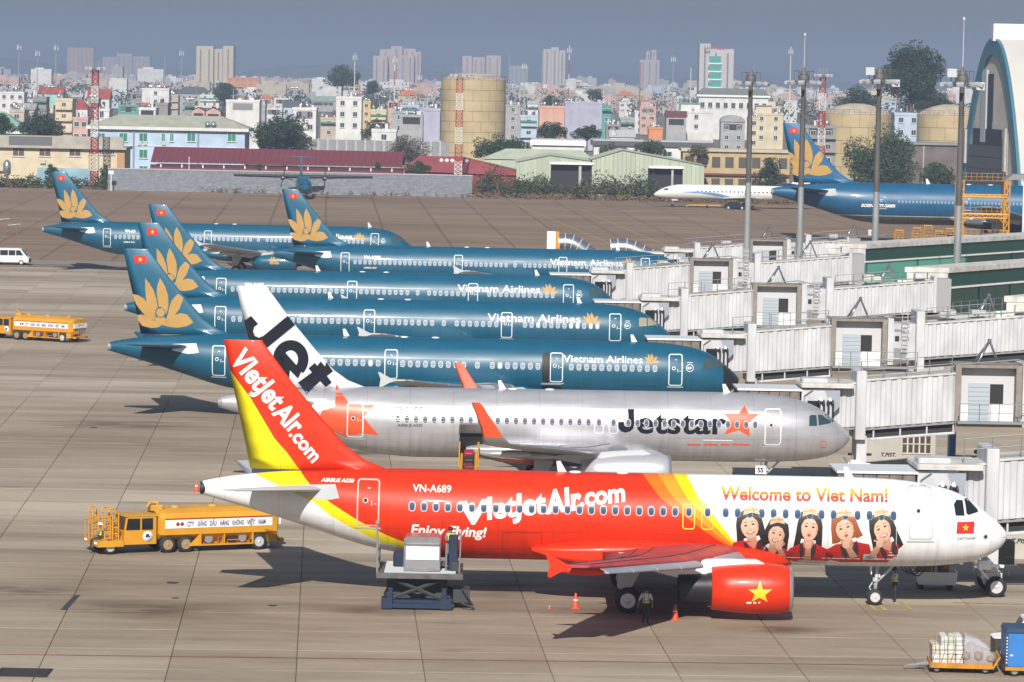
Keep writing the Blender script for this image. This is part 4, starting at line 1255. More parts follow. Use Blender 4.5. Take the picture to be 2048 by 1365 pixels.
def corrugated(x0, x1, fl, hh, y0, y1, pitch=0.55, depth=0.07):
    """tunnel length with ribbed sides on a sloping floor; fl(x) = floor height"""
    mb = MB()
    xs = []
    x = x0
    while x < x1 - 1e-3:
        for k, d in ((0, 0), (.40, 0), (.52, 1), (.88, 1)):
            if x + k * pitch < x1:
                xs.append((x + k * pitch, d))
        x += pitch
    xs.append((x1, 0))
    for side, sg in ((y0, 1), (y1, -1)):
        vs = []
        for x, d in xs:
            vs += [(x, side + sg * d * depth, fl(x)), (x, side + sg * d * depth, fl(x) + hh)]
        mb.add(vs, [(2 * i, 2 * i + 2, 2 * i + 3, 2 * i + 1) for i in range(len(xs) - 1)])
    b = 0.06
    mb.add([(x0, y0 - b, fl(x0) + hh), (x1, y0 - b, fl(x1) + hh), (x1, y1 + b, fl(x1) + hh), (x0, y1 + b, fl(x0) + hh), (x0, y0 - b, fl(x0) + hh + .10), (x1, y0 - b, fl(x1) + hh + .10), (x1, y1 + b, fl(x1) + hh + .10), (x0, y1 + b, fl(x0) + hh + .10)],
           [(0, 3, 2, 1), (4, 5, 6, 7), (0, 1, 5, 4), (2, 3, 7, 6), (1, 2, 6, 5), (3, 0, 4, 7)], 1)
    mb.add([(x0, y0 + .1, fl(x0)), (x1, y0 + .1, fl(x1)), (x1, y1 - .1, fl(x1)), (x0, y1 - .1, fl(x0)), (x0, y0 + .1, fl(x0) - .18), (x1, y0 + .1, fl(x1) - .18), (x1, y1 - .1, fl(x1) - .18), (x0, y1 - .1, fl(x0) - .18)],
           [(0, 1, 2, 3), (7, 6, 5, 4), (4, 5, 1, 0), (6, 7, 3, 2), (5, 6, 2, 1), (7, 4, 0, 3)], 2)
    return mb
def railing(x0, x1, base, y, h=1.05, step=1.5, rails=(0.5, 1.0)):
    mb = MB()
    n = max(1, int(round((x1 - x0) / step)))
    for i in range(n + 1):
        x = x0 + (x1 - x0) * i / n
        mb.bar((x, y, base(x)), (x, y, base(x) + h), .03, 5)
    for r in rails:
        mb.bar((x0, y, base(x0) + h * r), (x1, y, base(x1) + h * r), .025, 5)
    return mb
def bridge(label, door, Yp, zoff=0.0, xend=26.4):
    X0 = at(door, 682, Yp + 3.6).x
    root = thing('boarding_bridge', label, 'boarding bridge', (X0, Yp + 2.0, zoff), ROT * .6, 'white boarding bridges')
    fl = lambda x: 3.45 + .092 * max(0, x - 2)
    y0, y1 = 1.0, 3.6
    c = MB()
    for k in range(6):
        c.bbox(-1.85 + .62 * k, -1.85 + .62 * k + .60, .55, 3.6, 3.2, 5.86, .04)
    c.build('canopy', M_can, root)
    MB().box(-1.9, 1.95, .45, 3.7, 5.865, 5.98).build('canopy_roof', M_white, root)
    cb = MB().prism([(1.95, 3.1), (3.9, 3.1), (3.9, 6.05), (1.95, 6.0)], .6, 4.0).build('cab', M_bw, root)
    MB().box(2.3, 3.1, .585, .605, 4.5, 5.3).build('cab_window', M_glass, cb)
    MB().bar((2.1, .5, 5.6), (2.6, .5, 5.95), .03).bar((2.1, .5, 5.6), (2.1, .5, 4.9), .03).build('cab_bracket', M_rail, cb)
    MB().bbox(1.9, 5.1, .35, 4.2, 6.10, 6.36, .08).build('cab_roof', M_bw2, root)
    MB().bbox(2.0, 3.6, .75, 2.2, 6.37, 6.62, .08).build('roof_unit', M_bw, root)
    MB().add([(3.35, .57, 5.9), (4.25, .57, 6.0), (4.25, .57, 5.0), (3.9, .57, 4.6)], [(0, 1, 2, 3)]).build('shade_plate', mat('blue grey plate', (.28, .31, .36), .6), cb)
    for k in range(4):
        x = 2.95 + .27 * k
        MB().tube([(x, .45, 5.15), (x + .02, .30, 5.35), (x + .05, .22, 5.15), (x + .04, .22, 3.6), (x - .12, .28, 2.6), (x - .25, .5, 2.0)], .065, 6).build('hose', M_rub, root)
    for k in (0, 1):
        MB().lathe([(.17, 0), (.03, .22)], (3.1 + .55 * k, .42, 5.32), 'Z', 10).build('work_lamp', M_white, root)
    T = [M_bw, M_bw2, M_mgrey]
    corrugated(3.9, 5.3, fl, 2.55, y0 + .1, y1 - .1).build('tunnel', T, root)
    corrugated(5.85, 11.2, lambda x: fl(x) - .10, 2.8, y0, y1, .62).build('tunnel', T, root)
    for xp in (5.25, 17.25):
        MB().bbox(xp, xp + .62, y0 - .22, y1 + .22, fl(xp) - .75, fl(xp) + 3.35, .05).build('ring_post', M_bw, root)
    # service bay
    f0, f1 = fl(11.2) - .15, fl(15.2)
    zt = f1 + 2.75
    fr = MB().box(11.2, 15.2, y0 - .12, y1 + .1, zt, zt + .16).box(11.2, 11.55, y0 - .12, y0 + .9, f0, zt).box(14.85, 15.2, y0 - .12, y0 + .9, f0, zt).box(11.2, 15.2, y0 - .6, y1, f0 - .22, f0)
    bay = fr.build('service_bay', M_frame, root)
    MB().box(11.55, 14.85, y0 + .62, y0 + .72, f0, zt).build('bay_wall', M_bay, bay)
    MB().box(12.1, 13.35, y0 + .54, y0 + .61, f0, f0 + 2.3).build('shutter', M_door, bay)
    for k in range(8):
        MB().box(12.1, 13.35, y0 + .525, y0 + .54, f0 + .15 + .27 * k, f0 + .17 + .27 * k).build('shutter_slat', M_mgrey, bay)
    MB().box(13.4, 14.2, y0 + .57, y0 + .61, f0 + 1.05, f0 + 2.25).build('bay_window', M_dark, bay)
    MB().box(13.45, 14.8, y0 + .35, y0 + .42, f0, f0 + 1.08).build('counter', M_white, bay)
    MB().box(11.6, 12.05, y0 + .35, y0 + .42, f0, f0 + 1.0).build('counter', M_white, bay)
    MB().box(15.22, 15.62, y0 - .3, y1, f1 - .3, f1 + 3.0).build('bay_post', M_bw, root)
    MB().box(15.62, 17.25, y0 + .3, y1, fl(16.4) - .1, fl(16.4) + 2.5).build('control_room', M_bw, root)
    for (a, b_, c1, c2, m) in ((15.8, 16.1, 1.25, 1.62, M_dark), (15.75, 16.6, .1, .75, M_mgrey), (15.75, 16.5, 1.95, 2.1, M_mgrey)):
        MB().box(a, b_, y0 + .26, y0 + .3, fl(16.4) + c1, fl(16.4) + c2).build('vent', m, root)
    corrugated(17.87, xend, fl, 2.35, y0 + .05, y1 - .05, .58).build('tunnel', T, root)
    MB().box(xend - .02, xend + 1.2, y0 - .05, y1, fl(xend) - .2, fl(xend) + 2.6).build('end_door', mat('grey end door', (.30, .30, .31), .5), root)
    MB().box(xend - .25, xend - .02, y0 - .15, y1 + .1, fl(xend) - .2, fl(xend) + 2.75).build('end_frame', M_bw, root)
    # roof clutter
    rf = lambda x: fl(x) + 2.75
    railing(4.2, 11.0, lambda x: fl(x) + 2.82, y0 + .1).build('roof_railing', M_rail, root)
    railing(18.0, 22.5, lambda x: fl(x) + 2.45, y0 + .1).build('roof_railing', M_rail, root)
    railing(11.3, 17.2, lambda x: fl(13) - .15, y0 - 1.35, step=1.2).build('deck_railing', M_rail, root)
    MB().box(11.2, 17.2, y0 - 1.4, y0 - .62, fl(13) - .30, fl(13) - .17).build('service_deck', M_mgrey, root)
    for xa in (13.4, 22.6):
        za = fl(xa) + 2.6 + (.35 if xa < 15 else -.1)
        MB().bar((xa - .9, y0 + .6, za), (xa, y0 + 1.3, za + 1.5), .07, 8).bar((xa, y0 + 1.3, za + 1.5), (xa + .75, y0 + 2.2, za), .07, 8).bar((xa - .9, y0 + 2.0, za), (xa, y0 + 1.3, za + 1.5), .07, 8).lathe([(.12, 0), (.12, .2)], (xa, y0 + 1.3, za + 1.42), 'Z', 8).build('lifting_frame', M_steel, root)
    la = MB()
    lx, ly = 16.45, y0 + .02
    for dx in (-.2, .2):
        la.bar((lx + dx, ly, fl(16) + .5), (lx + dx, ly, fl(16) + 3.9), .03, 5)
    for k in range(11):
        la.bar((lx - .2, ly, fl(16) + .6 + .3 * k), (lx + .2, ly, fl(16) + .6 + .3 * k), .022, 4)
    for k in range(5):
        z = fl(16) + 1.9 + .45 * k
        la.tube([(lx - .2, ly, z), (lx - .3, ly - .45, z), (lx + .3, ly - .45, z), (lx + .2, ly, z)], .02, 4)
    la.build('caged_ladder', M_bw, root)
    for k in range(4):
        x = rnd.choice((8.2, 9.6, 19.0, 20.4, 23.8, 24.6)) + .3 * k
        MB().bbox(x, x + rnd.uniform(.5, 1.1), 1.6, 2.7, rf(x), rf(x) + rnd.uniform(.3, .6), .03).build('roof_box', M_bw if k % 2 else M_bw2, root)
    MB().tube([(6, y0 + .5, rf(6) + .15), (11, y0 + .5, rf(11) + .18), (11.2, y0 + .5, rf(11) + .5), (15, y0 + .5, rf(15) + .5), (16, y0 + .6, rf(16) + .2), (26, y0 + .6, rf(26) - .1)], .045).build('cable_duct', M_mgrey, root)
    # running gear
    ub = MB()
    for yy in (y0 + .25, y1 - .25):
        ub.bar((6.2, yy, fl(6) - .85), (11.4, yy, fl(11.4) - .85), .08, 6)
        for k in range(4):
            x = 6.4 + 1.6 * k
            ub.bar((x, yy, fl(x) - .2), (x, yy, fl(x) - .85), .06, 6)
    ub.build('under_beam', M_bw, root)
    for xa, xb in ((6.0, 11.2), (17.9, xend - 1.0)):
        MB().prism([(xa, fl(xa) - .78), (xb, fl(xb) - .78), (xb, fl(xb) - .32), (xa, fl(xa) - .32)], y0 + .45, y1 - .45).build('under_shade', mat('dark under shade', (.022, .022, .024), .7), root)  # dark box added to give the shade beneath the tunnel
    MB().box(5.4, 6.0, y0 + .2, y0 + .65, 1.1, fl(5.5) - .6).box(5.4, 6.0, y1 - .65, y1 - .2, 1.1, fl(5.5) - .6).box(5.2, 6.2, y0 + .1, y1 - .1, .85, 1.15).build('drive_leg', M_bw, root)
    MB().bar((4.6, y0, 1.9), (5.6, y0 + .1, .8), .06).bar((5.0, y0 - .3, 1.6), (6.2, y0 - .2, 1.5), .08).box(5.0, 5.6, y0 - .3, y0 + .2, 1.35, 1.75).build('drive_strut', M_white, root)
    for yy in (y0 + .05, y1 - .05):
        t, r_ = MB(), MB()
        wheel(t, r_, 5.9, yy, .5, .5, .42)
        wo = t.build('drive_wheel', M_tyre, root)
        r_.build('wheel_hub', M_hub, wo)
    MB().box(16.9, 17.5, 1.8, 2.8, 0, fl(17) - .6).build('support_column', M_conc, root)
    MB().box(24.5, 25.3, 1.8, 2.8, 0, fl(25) - .2).build('support_column', M_conc, root)
    return root
b0 = bridge('white boarding bridge behind the airliner marked VN-A609, with the dark framed bay farthest back', 1138, V3['root'].location.y)
b1 = bridge('white boarding bridge ending under the nearer green glass block', 1233, V2['root'].location.y)
b2 = bridge('white boarding bridge reaching the teal airliner with the black nose tip', 1347, V1['root'].location.y)
b3 = bridge('white boarding bridge at the nose of the silver airliner', 1539, pos_j.y)
b4 = bridge('white boarding bridge cut by the photo edge behind the white nose with the red flag', 1757, pos_a.y)
b5 = bridge('white boarding bridge mostly hidden, at the nose of the airliner marked VN-A390', 1288, V4['root'].location.y, -.35, 22.0)
# ---- the pier: staggered glass blocks
def block(label, px0, pxc, py_top, Yc, L=36.0, glow=True):
    A_, B_ = at(px0, py_top, Yc), at(pxc, py_top, Yc)
    zt = B_.z
    root = thing('glass_pier', label, 'terminal building', (B_.x, Yc, 0), 0, 'green glass pier blocks')
    w = B_.x - A_.x
    d = Vector((.55, .835, 0)).normalized() * L
    D = lambda t, dx=0, dy=0: (d.x * t + dx, d.y * t + dy)
    # solid body a little behind its glass skin
    def slab_(z0, z1, out, name, m, x_in=0.0):
        n_ = Vector((d.y, -d.x, 0)).normalized() * out
        p = [(-w - out, -out), (n_.x * .5, -out), (d.x + n_.x, d.y + n_.y), (d.x - w, d.y)]
        return MB().prism(p, z0, z1, 0, 'XY').build(name, m, root)
    slab_(0, 4.7, -.3, 'lower_wall', M_conc)
    slab_(4.7, 5.1, .25, 'floor_slab', M_white)
    slab_(5.1, zt - .42, -.25, 'inner_wall', mat('dim interior', (.02, .06, .05), .6))
    slab_(zt - .42, zt, .15, 'roof_edge', M_bw2)
    n_ = Vector((d.y, -d.x, 0)).normalized()
    N = 12
    for k in range(N):
        a, b_ = D(k / N), D((k + 1) / N)
        for (z0, z1, nm, m) in ((5.1, zt - 1.75, 'glass_pane', M_green if (k > 3 or not glow) else M_green3), (zt - 1.6, zt - .42, 'green_panel', M_green2)):
            g = .03
            u = Vector((b_[0] - a[0], b_[1] - a[1], 0)).normalized()
            p0, p1 = Vector((*a, 0)) + u * g, Vector((*b_, 0)) - u * g
            q = [p0, p1, p1 - n_ * .06, p0 - n_ * .06]
            MB().prism([(v.x, v.y) for v in q][::-1], z0, z1, 0, 'XY').build(nm, m, root)
    a, b_ = Vector((*D(0), 0)), Vector((*D(1), 0))
    MB().prism([((a + n_ * .12).x, (a + n_ * .12).y), ((b_ + n_ * .12).x, (b_ + n_ * .12).y), ((b_ - n_ * .05).x, (b_ - n_ * .05).y), ((a - n_ * .05).x, (a - n_ * .05).y)], zt - 1.75, zt - 1.6, 0, 'XY').build('white_band', M_white, root)
    for k in range(0, N, 2):
        p = a + (b_ - a) * (k / N)
        MB().bar((p.x + n_.x * .1, p.y + n_.y * .1, 5.1), (p.x + n_.x * .1, p.y + n_.y * .1, zt - 1.7), .07, 6).build('mullion', mat('green mullion', (.01, .05, .04), .5), root)
    # plain cladding boards of the end wall
    for k in range(2):
        MB().box(-w + .04 + k * w / 2, -w + w / 2 - .03 + k * w / 2, -.10, -.02, zt - 1.78, zt - .45).build('cladding_panel', M_lgrey if 0 else M_bw2, root)
    MB().box(-w + .05, -w + 1.3, -.08, -.02, 5.1, zt - 1.85).build('cladding_panel', M_bw2, root)
    for k in range(2):
        MB().bbox(-w - .75 + .42 * k, -w - .42 + .42 * k, -.6, .2, zt - 1.9, zt - 1.1, .04).build('air_unit', M_white, root)
    railing(1.0, 12.0, lambda x: 5.15, 0).build('walk_railing', M_rail, root).rotation_euler = (0, 0, math.atan2(d.y, d.x))
    return root
k3 = block('green glass pier block nearest the blue airliner with the yellow docking frame', 1655, 1732, 489, V3['root'].location.y + 8, L=64)
k2 = block('green glass pier block in the middle, half hidden by white bridges', 1813, 1897, 536, V2['root'].location.y + 6, glow=False)
k1 = block('pale end of a green glass block at the edge of the photo above the bridges', 2012, 2110, 594, V1['root'].location.y + 5, L=20)
# ---- floodlight masts
def mast(label, bx, by, tx, ty, Y, spike, box):
    base = at(bx, by, Y)
    top = at(tx, ty, Y)
    root = thing('light_mast', label, 'light mast', (base.x, Y, 0), 0, 'floodlight masts over the bridges')
    H = top.z
    M_gal = mat('galvanised mast', (.30, .31, .32), .5, .3, var=.15, scale=1.5, stretch=(1, 1, .2))
    M_mdk = mat('dark weathered mast', (.085, .08, .075), .7, var=.35, scale=1.2, stretch=(1, 1, .25))
    MB().lathe([(.41, 0), (.36, H * .3), (.30, H * .55)], n=14).build('pole', M_gal, root)
    MB().lathe([(.305, H * .55), (.26, H * .8), (.23, H)], n=14).build('upper_pole', M_mdk, root)
    hd = MB()
    for k in range(12):
        a0, a1 = k * math.pi / 6, (k + 1) * math.pi / 6
        hd.bar((1.5 * math.cos(a0), 1.5 * math.sin(a0), H - .2), (1.5 * math.cos(a1), 1.5 * math.sin(a1), H - .2), .06, 5)
        if k % 2 == 0:
            hd.bar((0, 0, H - .05), (1.5 * math.cos(a0), 1.5 * math.sin(a0), H - .2), .05, 5)
            hd.bar((1.0 * math.cos(a0), 1.0 * math.sin(a0), H - .15), (1.0 * math.cos(a0), 1.0 * math.sin(a0), H + .95), .035, 5)
            hd.bar((1.0 * math.cos(a0), 1.0 * math.sin(a0), H + .9), (math.cos(a0 + 1.05), math.sin(a0 + 1.05), H + .9), .03, 5)
    hd.lathe([(.5, -.1), (.55, .3), (.3, .8), (.05, 1.3)], (0, 0, H), n=10)
    ho = hd.build('lamp_ring', mat('grimy ring metal', (.12, .12, .12), .65, .2), root)
    for k in range(9):
        a = k * 2 * math.pi / 9 + .3
        lm = MB()
        lm.bbox(-.34, .34, -.26, .26, -.16, .16, .04)
        o = lm.build('floodlight', mat('floodlight casing', (.34, .35, .36), .5), ho, (1.75 * math.cos(a), 1.75 * math.sin(a), H - .28))
        o.rotation_euler = (0.35, 0, a + math.pi / 2)
        MB().box(-.29, .29, -.285, -.262, -.12, .12).build('lamp_glass', mat('lamp glass', (.35, .36, .36), .15), o)
    if spike:
        z = at(tx, spike, Y).z
        MB().bar((0, 0, H), (0, 0, z), .055, 6, r2=.03).lathe([(.12, z - .2), (.12, z), (.02, z + .1)], n=8).build('lightning_rod', M_lgrey, root)
    if box:
        MB().bbox(-.45, .45, -.3, .3, H + .35, H + 1.1, .05).build('control_box', M_lgrey, root, (box, -.4, 0))
        MB().bbox(-.55, .55, -.3, .3, H - .75, H - .05, .05).build('control_box', M_lgrey, root, (box * -1.4 if box < 0 else 1.6, -.5, 0))
    return root
mast('tall floodlight mast farthest left, its foot behind the teal noses', 1493, 520, 1499, 162, 388, None, 0)
mast('tall floodlight mast with a long rod, in front of the white parked jet', 1598, 535, 1605, 160, 372, 68, 0)
mast('tall floodlight mast with no rod, beside the big round tree', 1748, 560, 1756, 158, 356, None, -1.0)
mast('tall floodlight mast with a long rod, beside the arched hangar', 1912, 600, 1917, 163, 322, 36, -1.0)
# ---- silver ribbed ducts and their cabinet beyond the far bridge
def duct(label, pts, Y, r, cab=None):
    P_ = [at(x, y, Y) for x, y in pts]
    root = thing('ribbed_duct', label, 'air duct', (P_[0].x, Y, 0), 0, 'silver ribbed ducts')
    loc = [p - Vector((P_[0].x, Y, 0)) for p in P_]
    mb = MB()
    rings = []
    for i, p in enumerate(loc):
        d = (loc[min(i + 1, len(loc) - 1)] - loc[max(i - 1, 0)]).normalized()
        e = Vector((0, 1, 0))
        n_ = d.cross(e).normalized()
        rings.append([tuple(p + e * (r * math.cos(2 * math.pi * k / 18)) + n_ * (r * math.sin(2 * math.pi * k / 18))) for k in range(18)])
    mb.loft(rings).build('duct', M_steel, root)
    for i in range(len(loc)):
        g = MB()
        rr = [Vector(q) for q in rings[i]]
        c = loc[i]
        for k in range(18):
            g.bar(c + (rr[k] - c) * 1.03, c + (rr[(k + 1) % 18] - c) * 1.03, .035, 4)
        g.build('duct_rib', M_white, root)
    e = loc[-1]
    MB().bar((e.x - .2, 0, 0), (e.x - .2, 0, e.z), .2, 8).build('duct_post', M_rail, root)
    MB().bar((loc[1].x, .3, 0), (loc[1].x, .3, loc[1].z - r * .8), .16, 8).build('duct_post', M_rail, root)
    return root
YD = V4['root'].location.y + 12
duct('silver ribbed duct bending down beside the white and orange cabinet', [(1118, 487), (1130, 486), (1143, 488), (1155, 494), (1168, 503), (1182, 514), (1196, 527)], YD, 1.0)
duct('silver ribbed duct with white hoops, above the hidden nose', [(1222, 497), (1236, 496), (1252, 496), (1266, 500), (1282, 507), (1297, 515), (1312, 525), (1326, 537)], YD, 1.0)
p = at(1105, 482, YD)
cabn = thing('equipment_cabinet', 'white cabinet with an orange side panel joined to the silver duct', 'cabinet', (p.x, YD, 0))
za, zb = at(1105, 505, YD).z, at(1105, 463, YD).z
MB().bbox(-.62, .35, -.8, .8, za, zb, .04).build('cabinet_body', M_white, cabn)
MB().bbox(.355, .75, -.78, .78, za + .45, zb - .02, .04).build('side_panel', mat('orange panel', (.62, .24, .015), .45), cabn)
MB().box(-.2, 1.9, -.7, .7, za - .1, za + .15).build('cabinet_shelf', M_mgrey, cabn)
MB().bar((0, 0, 0), (0, 0, za), .22, 8).build('cabinet_post', M_rail, cabn)
# ================================================================== PARKED AIRCRAFT FAR BACK
Y7 = 556.0
P7 = Vector((at(1543, 395, Y7).x + 42.5 * 1.53, Y7, 0))
D7 = dict(body=teal_mat(2.7, (0.003, 0.083, 0.185)), fin=mat('blue fin paint', (0.003, 0.095, 0.215), .46, coat=.1), stab=mat('dark blue tailplane', (.004, .06, .13), .4), wing=mat('dull grey wing', (.20, .20, .20), .5), slat=M_bare, fence=M_lgrey, cowl=M_tealp, track=M_lgrey,
          doors=[(31.5, .75, 3.5, 4.7), (23.0, .7, 3.5, 4.7)], door_line=mat('blue door outline', (.05, .20, .34), .5), door_mark=M_skyl, win=((.17, .26), (.11, .18)), win_z=4.12,
          windows=[14.0 + .36 * k for k in range(45)], win_mats=[mat('dull frame', (.25, .38, .48), .5), M_vpane], aerials=(12.0, 26.5), plate=M_lgrey, seg=56, wing_s=12.0, plain_tip=True, gdoor=M_lgrey, lip=M_bare)
B7 = airliner('airliner', 'big blue airliner with a huge gold lotus on its fin, parked before the arched hangar', P7, 42.5, D7, None)
B7['root'].scale = (1.53, 1.53, 1.53)
f7 = [o for o in COL.objects if o.parent == B7['root'] and o.name.startswith('tail_fin')][0]
lotus(B7, f7, (-42.5 + 3.55, 6.75), .0112, .0105, None)
flag(B7, f7, (-42.5 + 2.1, 11.0), .85, .5, .04)
lay(fit_text(text_mesh('BOEING 777-200ER', .035, .25), (-42.5 + 8.9, 3.55), (-42.5 + 12.3, 3.55), .30), B7['bvh'], 'lettering', [M_tw], B7['root'], .012)
# ---- small white jet, nose to the left
Yw = 690.0
pw = Vector((at(1308, 388, Yw).x, Yw, 0))
wj = thing('small_jet', 'small white jet with a blue swoosh, covered engines and its nose pointing to the bushes', 'jet', pw)
def ringx(x, zc, rz, hw, n=32):
    return [(x, hw * math.sin(2 * math.pi * k / n), zc + rz * math.cos(2 * math.pi * k / n)) for k in range(n)]
M_wj = mat('cream white jet paint', (.66, .66, .63), .4, coat=.2)
rr = [ringx(x, zc, r, r) for x, zc, r in ((0, 2.35, .03), (.12, 2.38, .22), (.5, 2.45, .48), (1.1, 2.55, .75), (2.0, 2.72, 1.05), (3.2, 2.86, 1.28), (4.6, 2.95, 1.42), (6, 2.98, 1.45), (22, 2.98, 1.45), (26, 3.15, 1.25), (29, 3.4, .85), (31.5, 3.6, .35))]
MB().loft(rr).build('fuselage', M_wj, wj)
bm = bmesh.new()
tm = MB().loft(rr).mesh('tmp', M_wj)
bm.from_mesh(tm)
bw_ = BVHTree.FromBMesh(bm)
lay(poly_bm([([(5.0, 2.95), (9, 2.75), (12.5, 2.2), (13.5, 1.75), (15.2, 1.85), (14.2, 2.35), (11.5, 2.95), (8, 3.15)], 0)]), bw_, 'blue_swoosh', [mat('blue swoosh paint', (.10, .27, .50), .5)], wj, .012)
wmm = None
for k in range(24):
    x = 8.3 + .78 * k
    if wmm is None:
        wmm = window_mesh(bw_, 12, 3.18, .40, .44, .32, .36, [M_wj, mat('navy window pane', (.02, .045, .09), .2)])
    obj('cabin_window', wmm, wj, (x, 0, 0))
lay(poly_bm([(rrect(17.3, 17.8, 2.55, 3.6, .1), 0)]), bw_, 'doorway', [M_dark], wj, .02)
lay(poly_bm([([(1.7, 3.22), (2.0, 3.5), (2.6, 3.62), (2.7, 3.3)], 0)]), bw_, 'cockpit_window', [M_glass], wj, .012)
for sg in (-1, 1):
    MB().loft([[(12.5, sg * 1.0, 1.85), (13.5, sg * 1.0, 2.1), (18.8, sg * 1.0, 1.95), (13.5, sg * 1.0, 1.75)], [(18.5, sg * 13, 2.5), (18.9, sg * 13, 2.58), (20.4, sg * 13, 2.52), (18.9, sg * 13, 2.45)]]).build('wing', M_wj, wj)
    t = MB()
    wheel(t, t, 17.5, sg * 2.6, .5, .5, .5)
    g = MB().bar((17.5, sg * 2.6, .5), (17.4, sg * 2.3, 2.0), .12, 8).build('main_gear', M_strut, wj)
    t.build('main_wheel', M_tyre, g)
    MB().lathe([(.5, 0), (.62, .5), (.66, 1.5), (.62, 3.4), (.4, 4.2)], (22.5, sg * 2.25, 3.5), 'X', 18).build('engine_cowl', M_wj, wj)
    MB().lathe([(.1, 0), (.7, .02), (.7, 2.0), (.5, 2.2)], (23.2, sg * 2.25, 3.5), 'X', 12).build('engine_cover', mat('dark cover cloth', (.03, .03, .035), .9), wj)
MB().prism([(24.8, 4.2), (29.5, 4.2), (30.4, 6.4), (28.6, 6.4)], -.12, .12).build('tail_fin', M_wj, wj)
t = MB()
wheel(t, t, 3.6, .2, .33, .33, .2)
wheel(t, t, 3.6, -.2, .33, .33, .2)
g = MB().bar((3.6, 0, .3), (3.6, 0, 1.8), .08, 8).box(3.4, 4.6, -.42, -.38, 1.25, 1.62).build('nose_gear', M_strut, wj)
t.build('nose_wheel', M_tyre, g)
# a dark car and a yellow tow bar under it
pc = at(1470, 408, 684)
car = thing('dark_car', 'dark car standing under the wing of the small white jet', 'car', (pc.x, 684, 0))
MB().loft([[(x, -.82, z) for x, z in pr] for pr in ([(-2.1, .35), (2.1, .35), (2.1, .8), (1.2, .95), (.6, 1.4), (-1.1, 1.42), (-1.9, 1.0), (-2.1, .85)],)] + [[(x, .82, z) for x, z in [(-2.1, .35), (2.1, .35), (2.1, .8), (1.2, .95), (.6, 1.4), (-1.1, 1.42), (-1.9, 1.0), (-2.1, .85)]]], smooth=False).build('body', mat('dark car paint', (.012, .015, .03), .3), car)
MB().box(-1.0, .5, -.84, -.825, 1.0, 1.32).build('side_window', M_glass, car)
for x in (-1.3, 1.3):
    t, r_ = MB(), MB()
    wheel(t, r_, x, -.75, .32, .32, .2)
    o = t.build('wheel', M_tyre, car)
    r_.build('rim', M_hub, o)
pt = at(1410, 410, 688)
tb = thing('tow_bar', 'yellow tow bar lying under the small white jet', 'tow bar', (pt.x, 688, 0))
MB().bar((-3, 0, .5), (3, 0, .55), .12, 6).bar((-3, 0, .5), (-3.6, 0, .3), .1, 6).build('shaft', mat('safety yellow', (.62, .33, .012), .5), tb)
t = MB()
wheel(t, t, .4, 0, .3, .3, .25)
t.build('wheel', M_tyre, tb)
# ---- propeller aircraft seen end on
Ya = 700.0
pa = Vector((at(606, 400, Ya).x, Ya, 0))
atr = thing('propeller_aircraft', 'teal propeller aircraft seen end on before the grey block wall', 'aircraft', pa, .10)
def ringy(y, zc, r, n=28):
    return [(r * math.sin(2 * math.pi * k / n), y, zc + r * math.cos(2 * math.pi * k / n)) for k in range(n)]
MB().loft([ringy(y, z, r) for y, z, r in ((-11.5, 2.0, .03), (-11.3, 2.05, .3), (-10.4, 2.2, .8), (-9, 2.45, 1.2), (-7, 2.6, 1.38), (4, 2.6, 1.38), (9, 3.1, .9), (13, 3.6, .35))]).build('fuselage', M_tealp, atr)
wing_a = MB().loft([[(sx * 13.5, y, 4.25 + dz) for y, dz in ((-.7, 0), (-.3, .26), (.9, .14), (0, -.26))] if abs(sx) == 1 else [(0, y, 4.1 + dz) for y, dz in ((-1.2, 0), (-.5, .42), (1.4, .12), (0, -.36))] for sx in (-1, 0, 1)])
wing_a.build('wing', mat('slate wing', (.022, .027, .03), .6), atr)
MB().bbox(-1.35, 1.35, -2.0, 2.0, 3.75, 4.28, .2).build('wing_root', M_tealp, atr)
for sg in (-1, 1):
    e = MB().loft([ringy2 for ringy2 in [[(sg * 4.05 + r * math.sin(2 * math.pi * k / 16), y, 3.85 + r * 1.15 * math.cos(2 * math.pi * k / 16)) for k in range(16)] for y, r in ((-2.9, .18), (-2.6, .36), (-1.5, .45), (.8, .42), (2.2, .15))]]).build('engine_cowl', mat('slate blue cowl', (.03, .07, .10), .45), atr)
    MB().lathe([(.02, -.35), (.14, -.2), (.18, 0)], (sg * 4.05, -2.95, 3.95), 'Y', 10).build('spinner', M_white, e)
    for k in range(4):
        a = math.radians(90 * k + (0 if sg > 0 else 12))
        MB().prism([(-.06, .1), (.06, .1), (.13, .9), (.10, 1.9), (-.10, 1.9), (-.10, .8)], -.02, .02).build('propeller_blade', M_dark, e, (sg * 4.05, -3.1, 3.95)).rotation_euler = (0, a, 0)
    g = MB().bar((sg * 2.05, 0, .4), (sg * 1.5, 0, 1.6), .1, 8).build('main_gear', M_strut, atr)
    t = MB()
    wheel(t, t, sg * 2.05, 0, .42, .42, .3)
    t.build('main_wheel', M_tyre, g).rotation_euler = (0, 0, 0)
MB().prism([(7.0, 3.9), (12.5, 3.9), (13.2, 7.7), (11.2, 7.7), (9.3, 4.9)], -.17, .17, plane='YZ').build('tail_fin', mat('slate blue fin', (.03, .08, .11), .5), atr)
MB().loft([[(-3.6, 12.2, 7.75), (-3.6, 12.6, 7.82), (-3.6, 13.3, 7.76)], [(0, 11.2, 7.7), (0, 11.8, 7.88), (0, 13.4, 7.74)], [(3.6, 12.2, 7.75), (3.6, 12.6, 7.82), (3.6, 13.3, 7.76)]]).build('tailplane', mat('slate blue fin', (.03, .08, .11), .5), atr)
MB().box(-.9, -.15, -10.1, -9.6, 2.75, 3.05).box(.15, .9, -10.1, -9.6, 2.75, 3.05).build('cockpit_window', M_glass, atr)
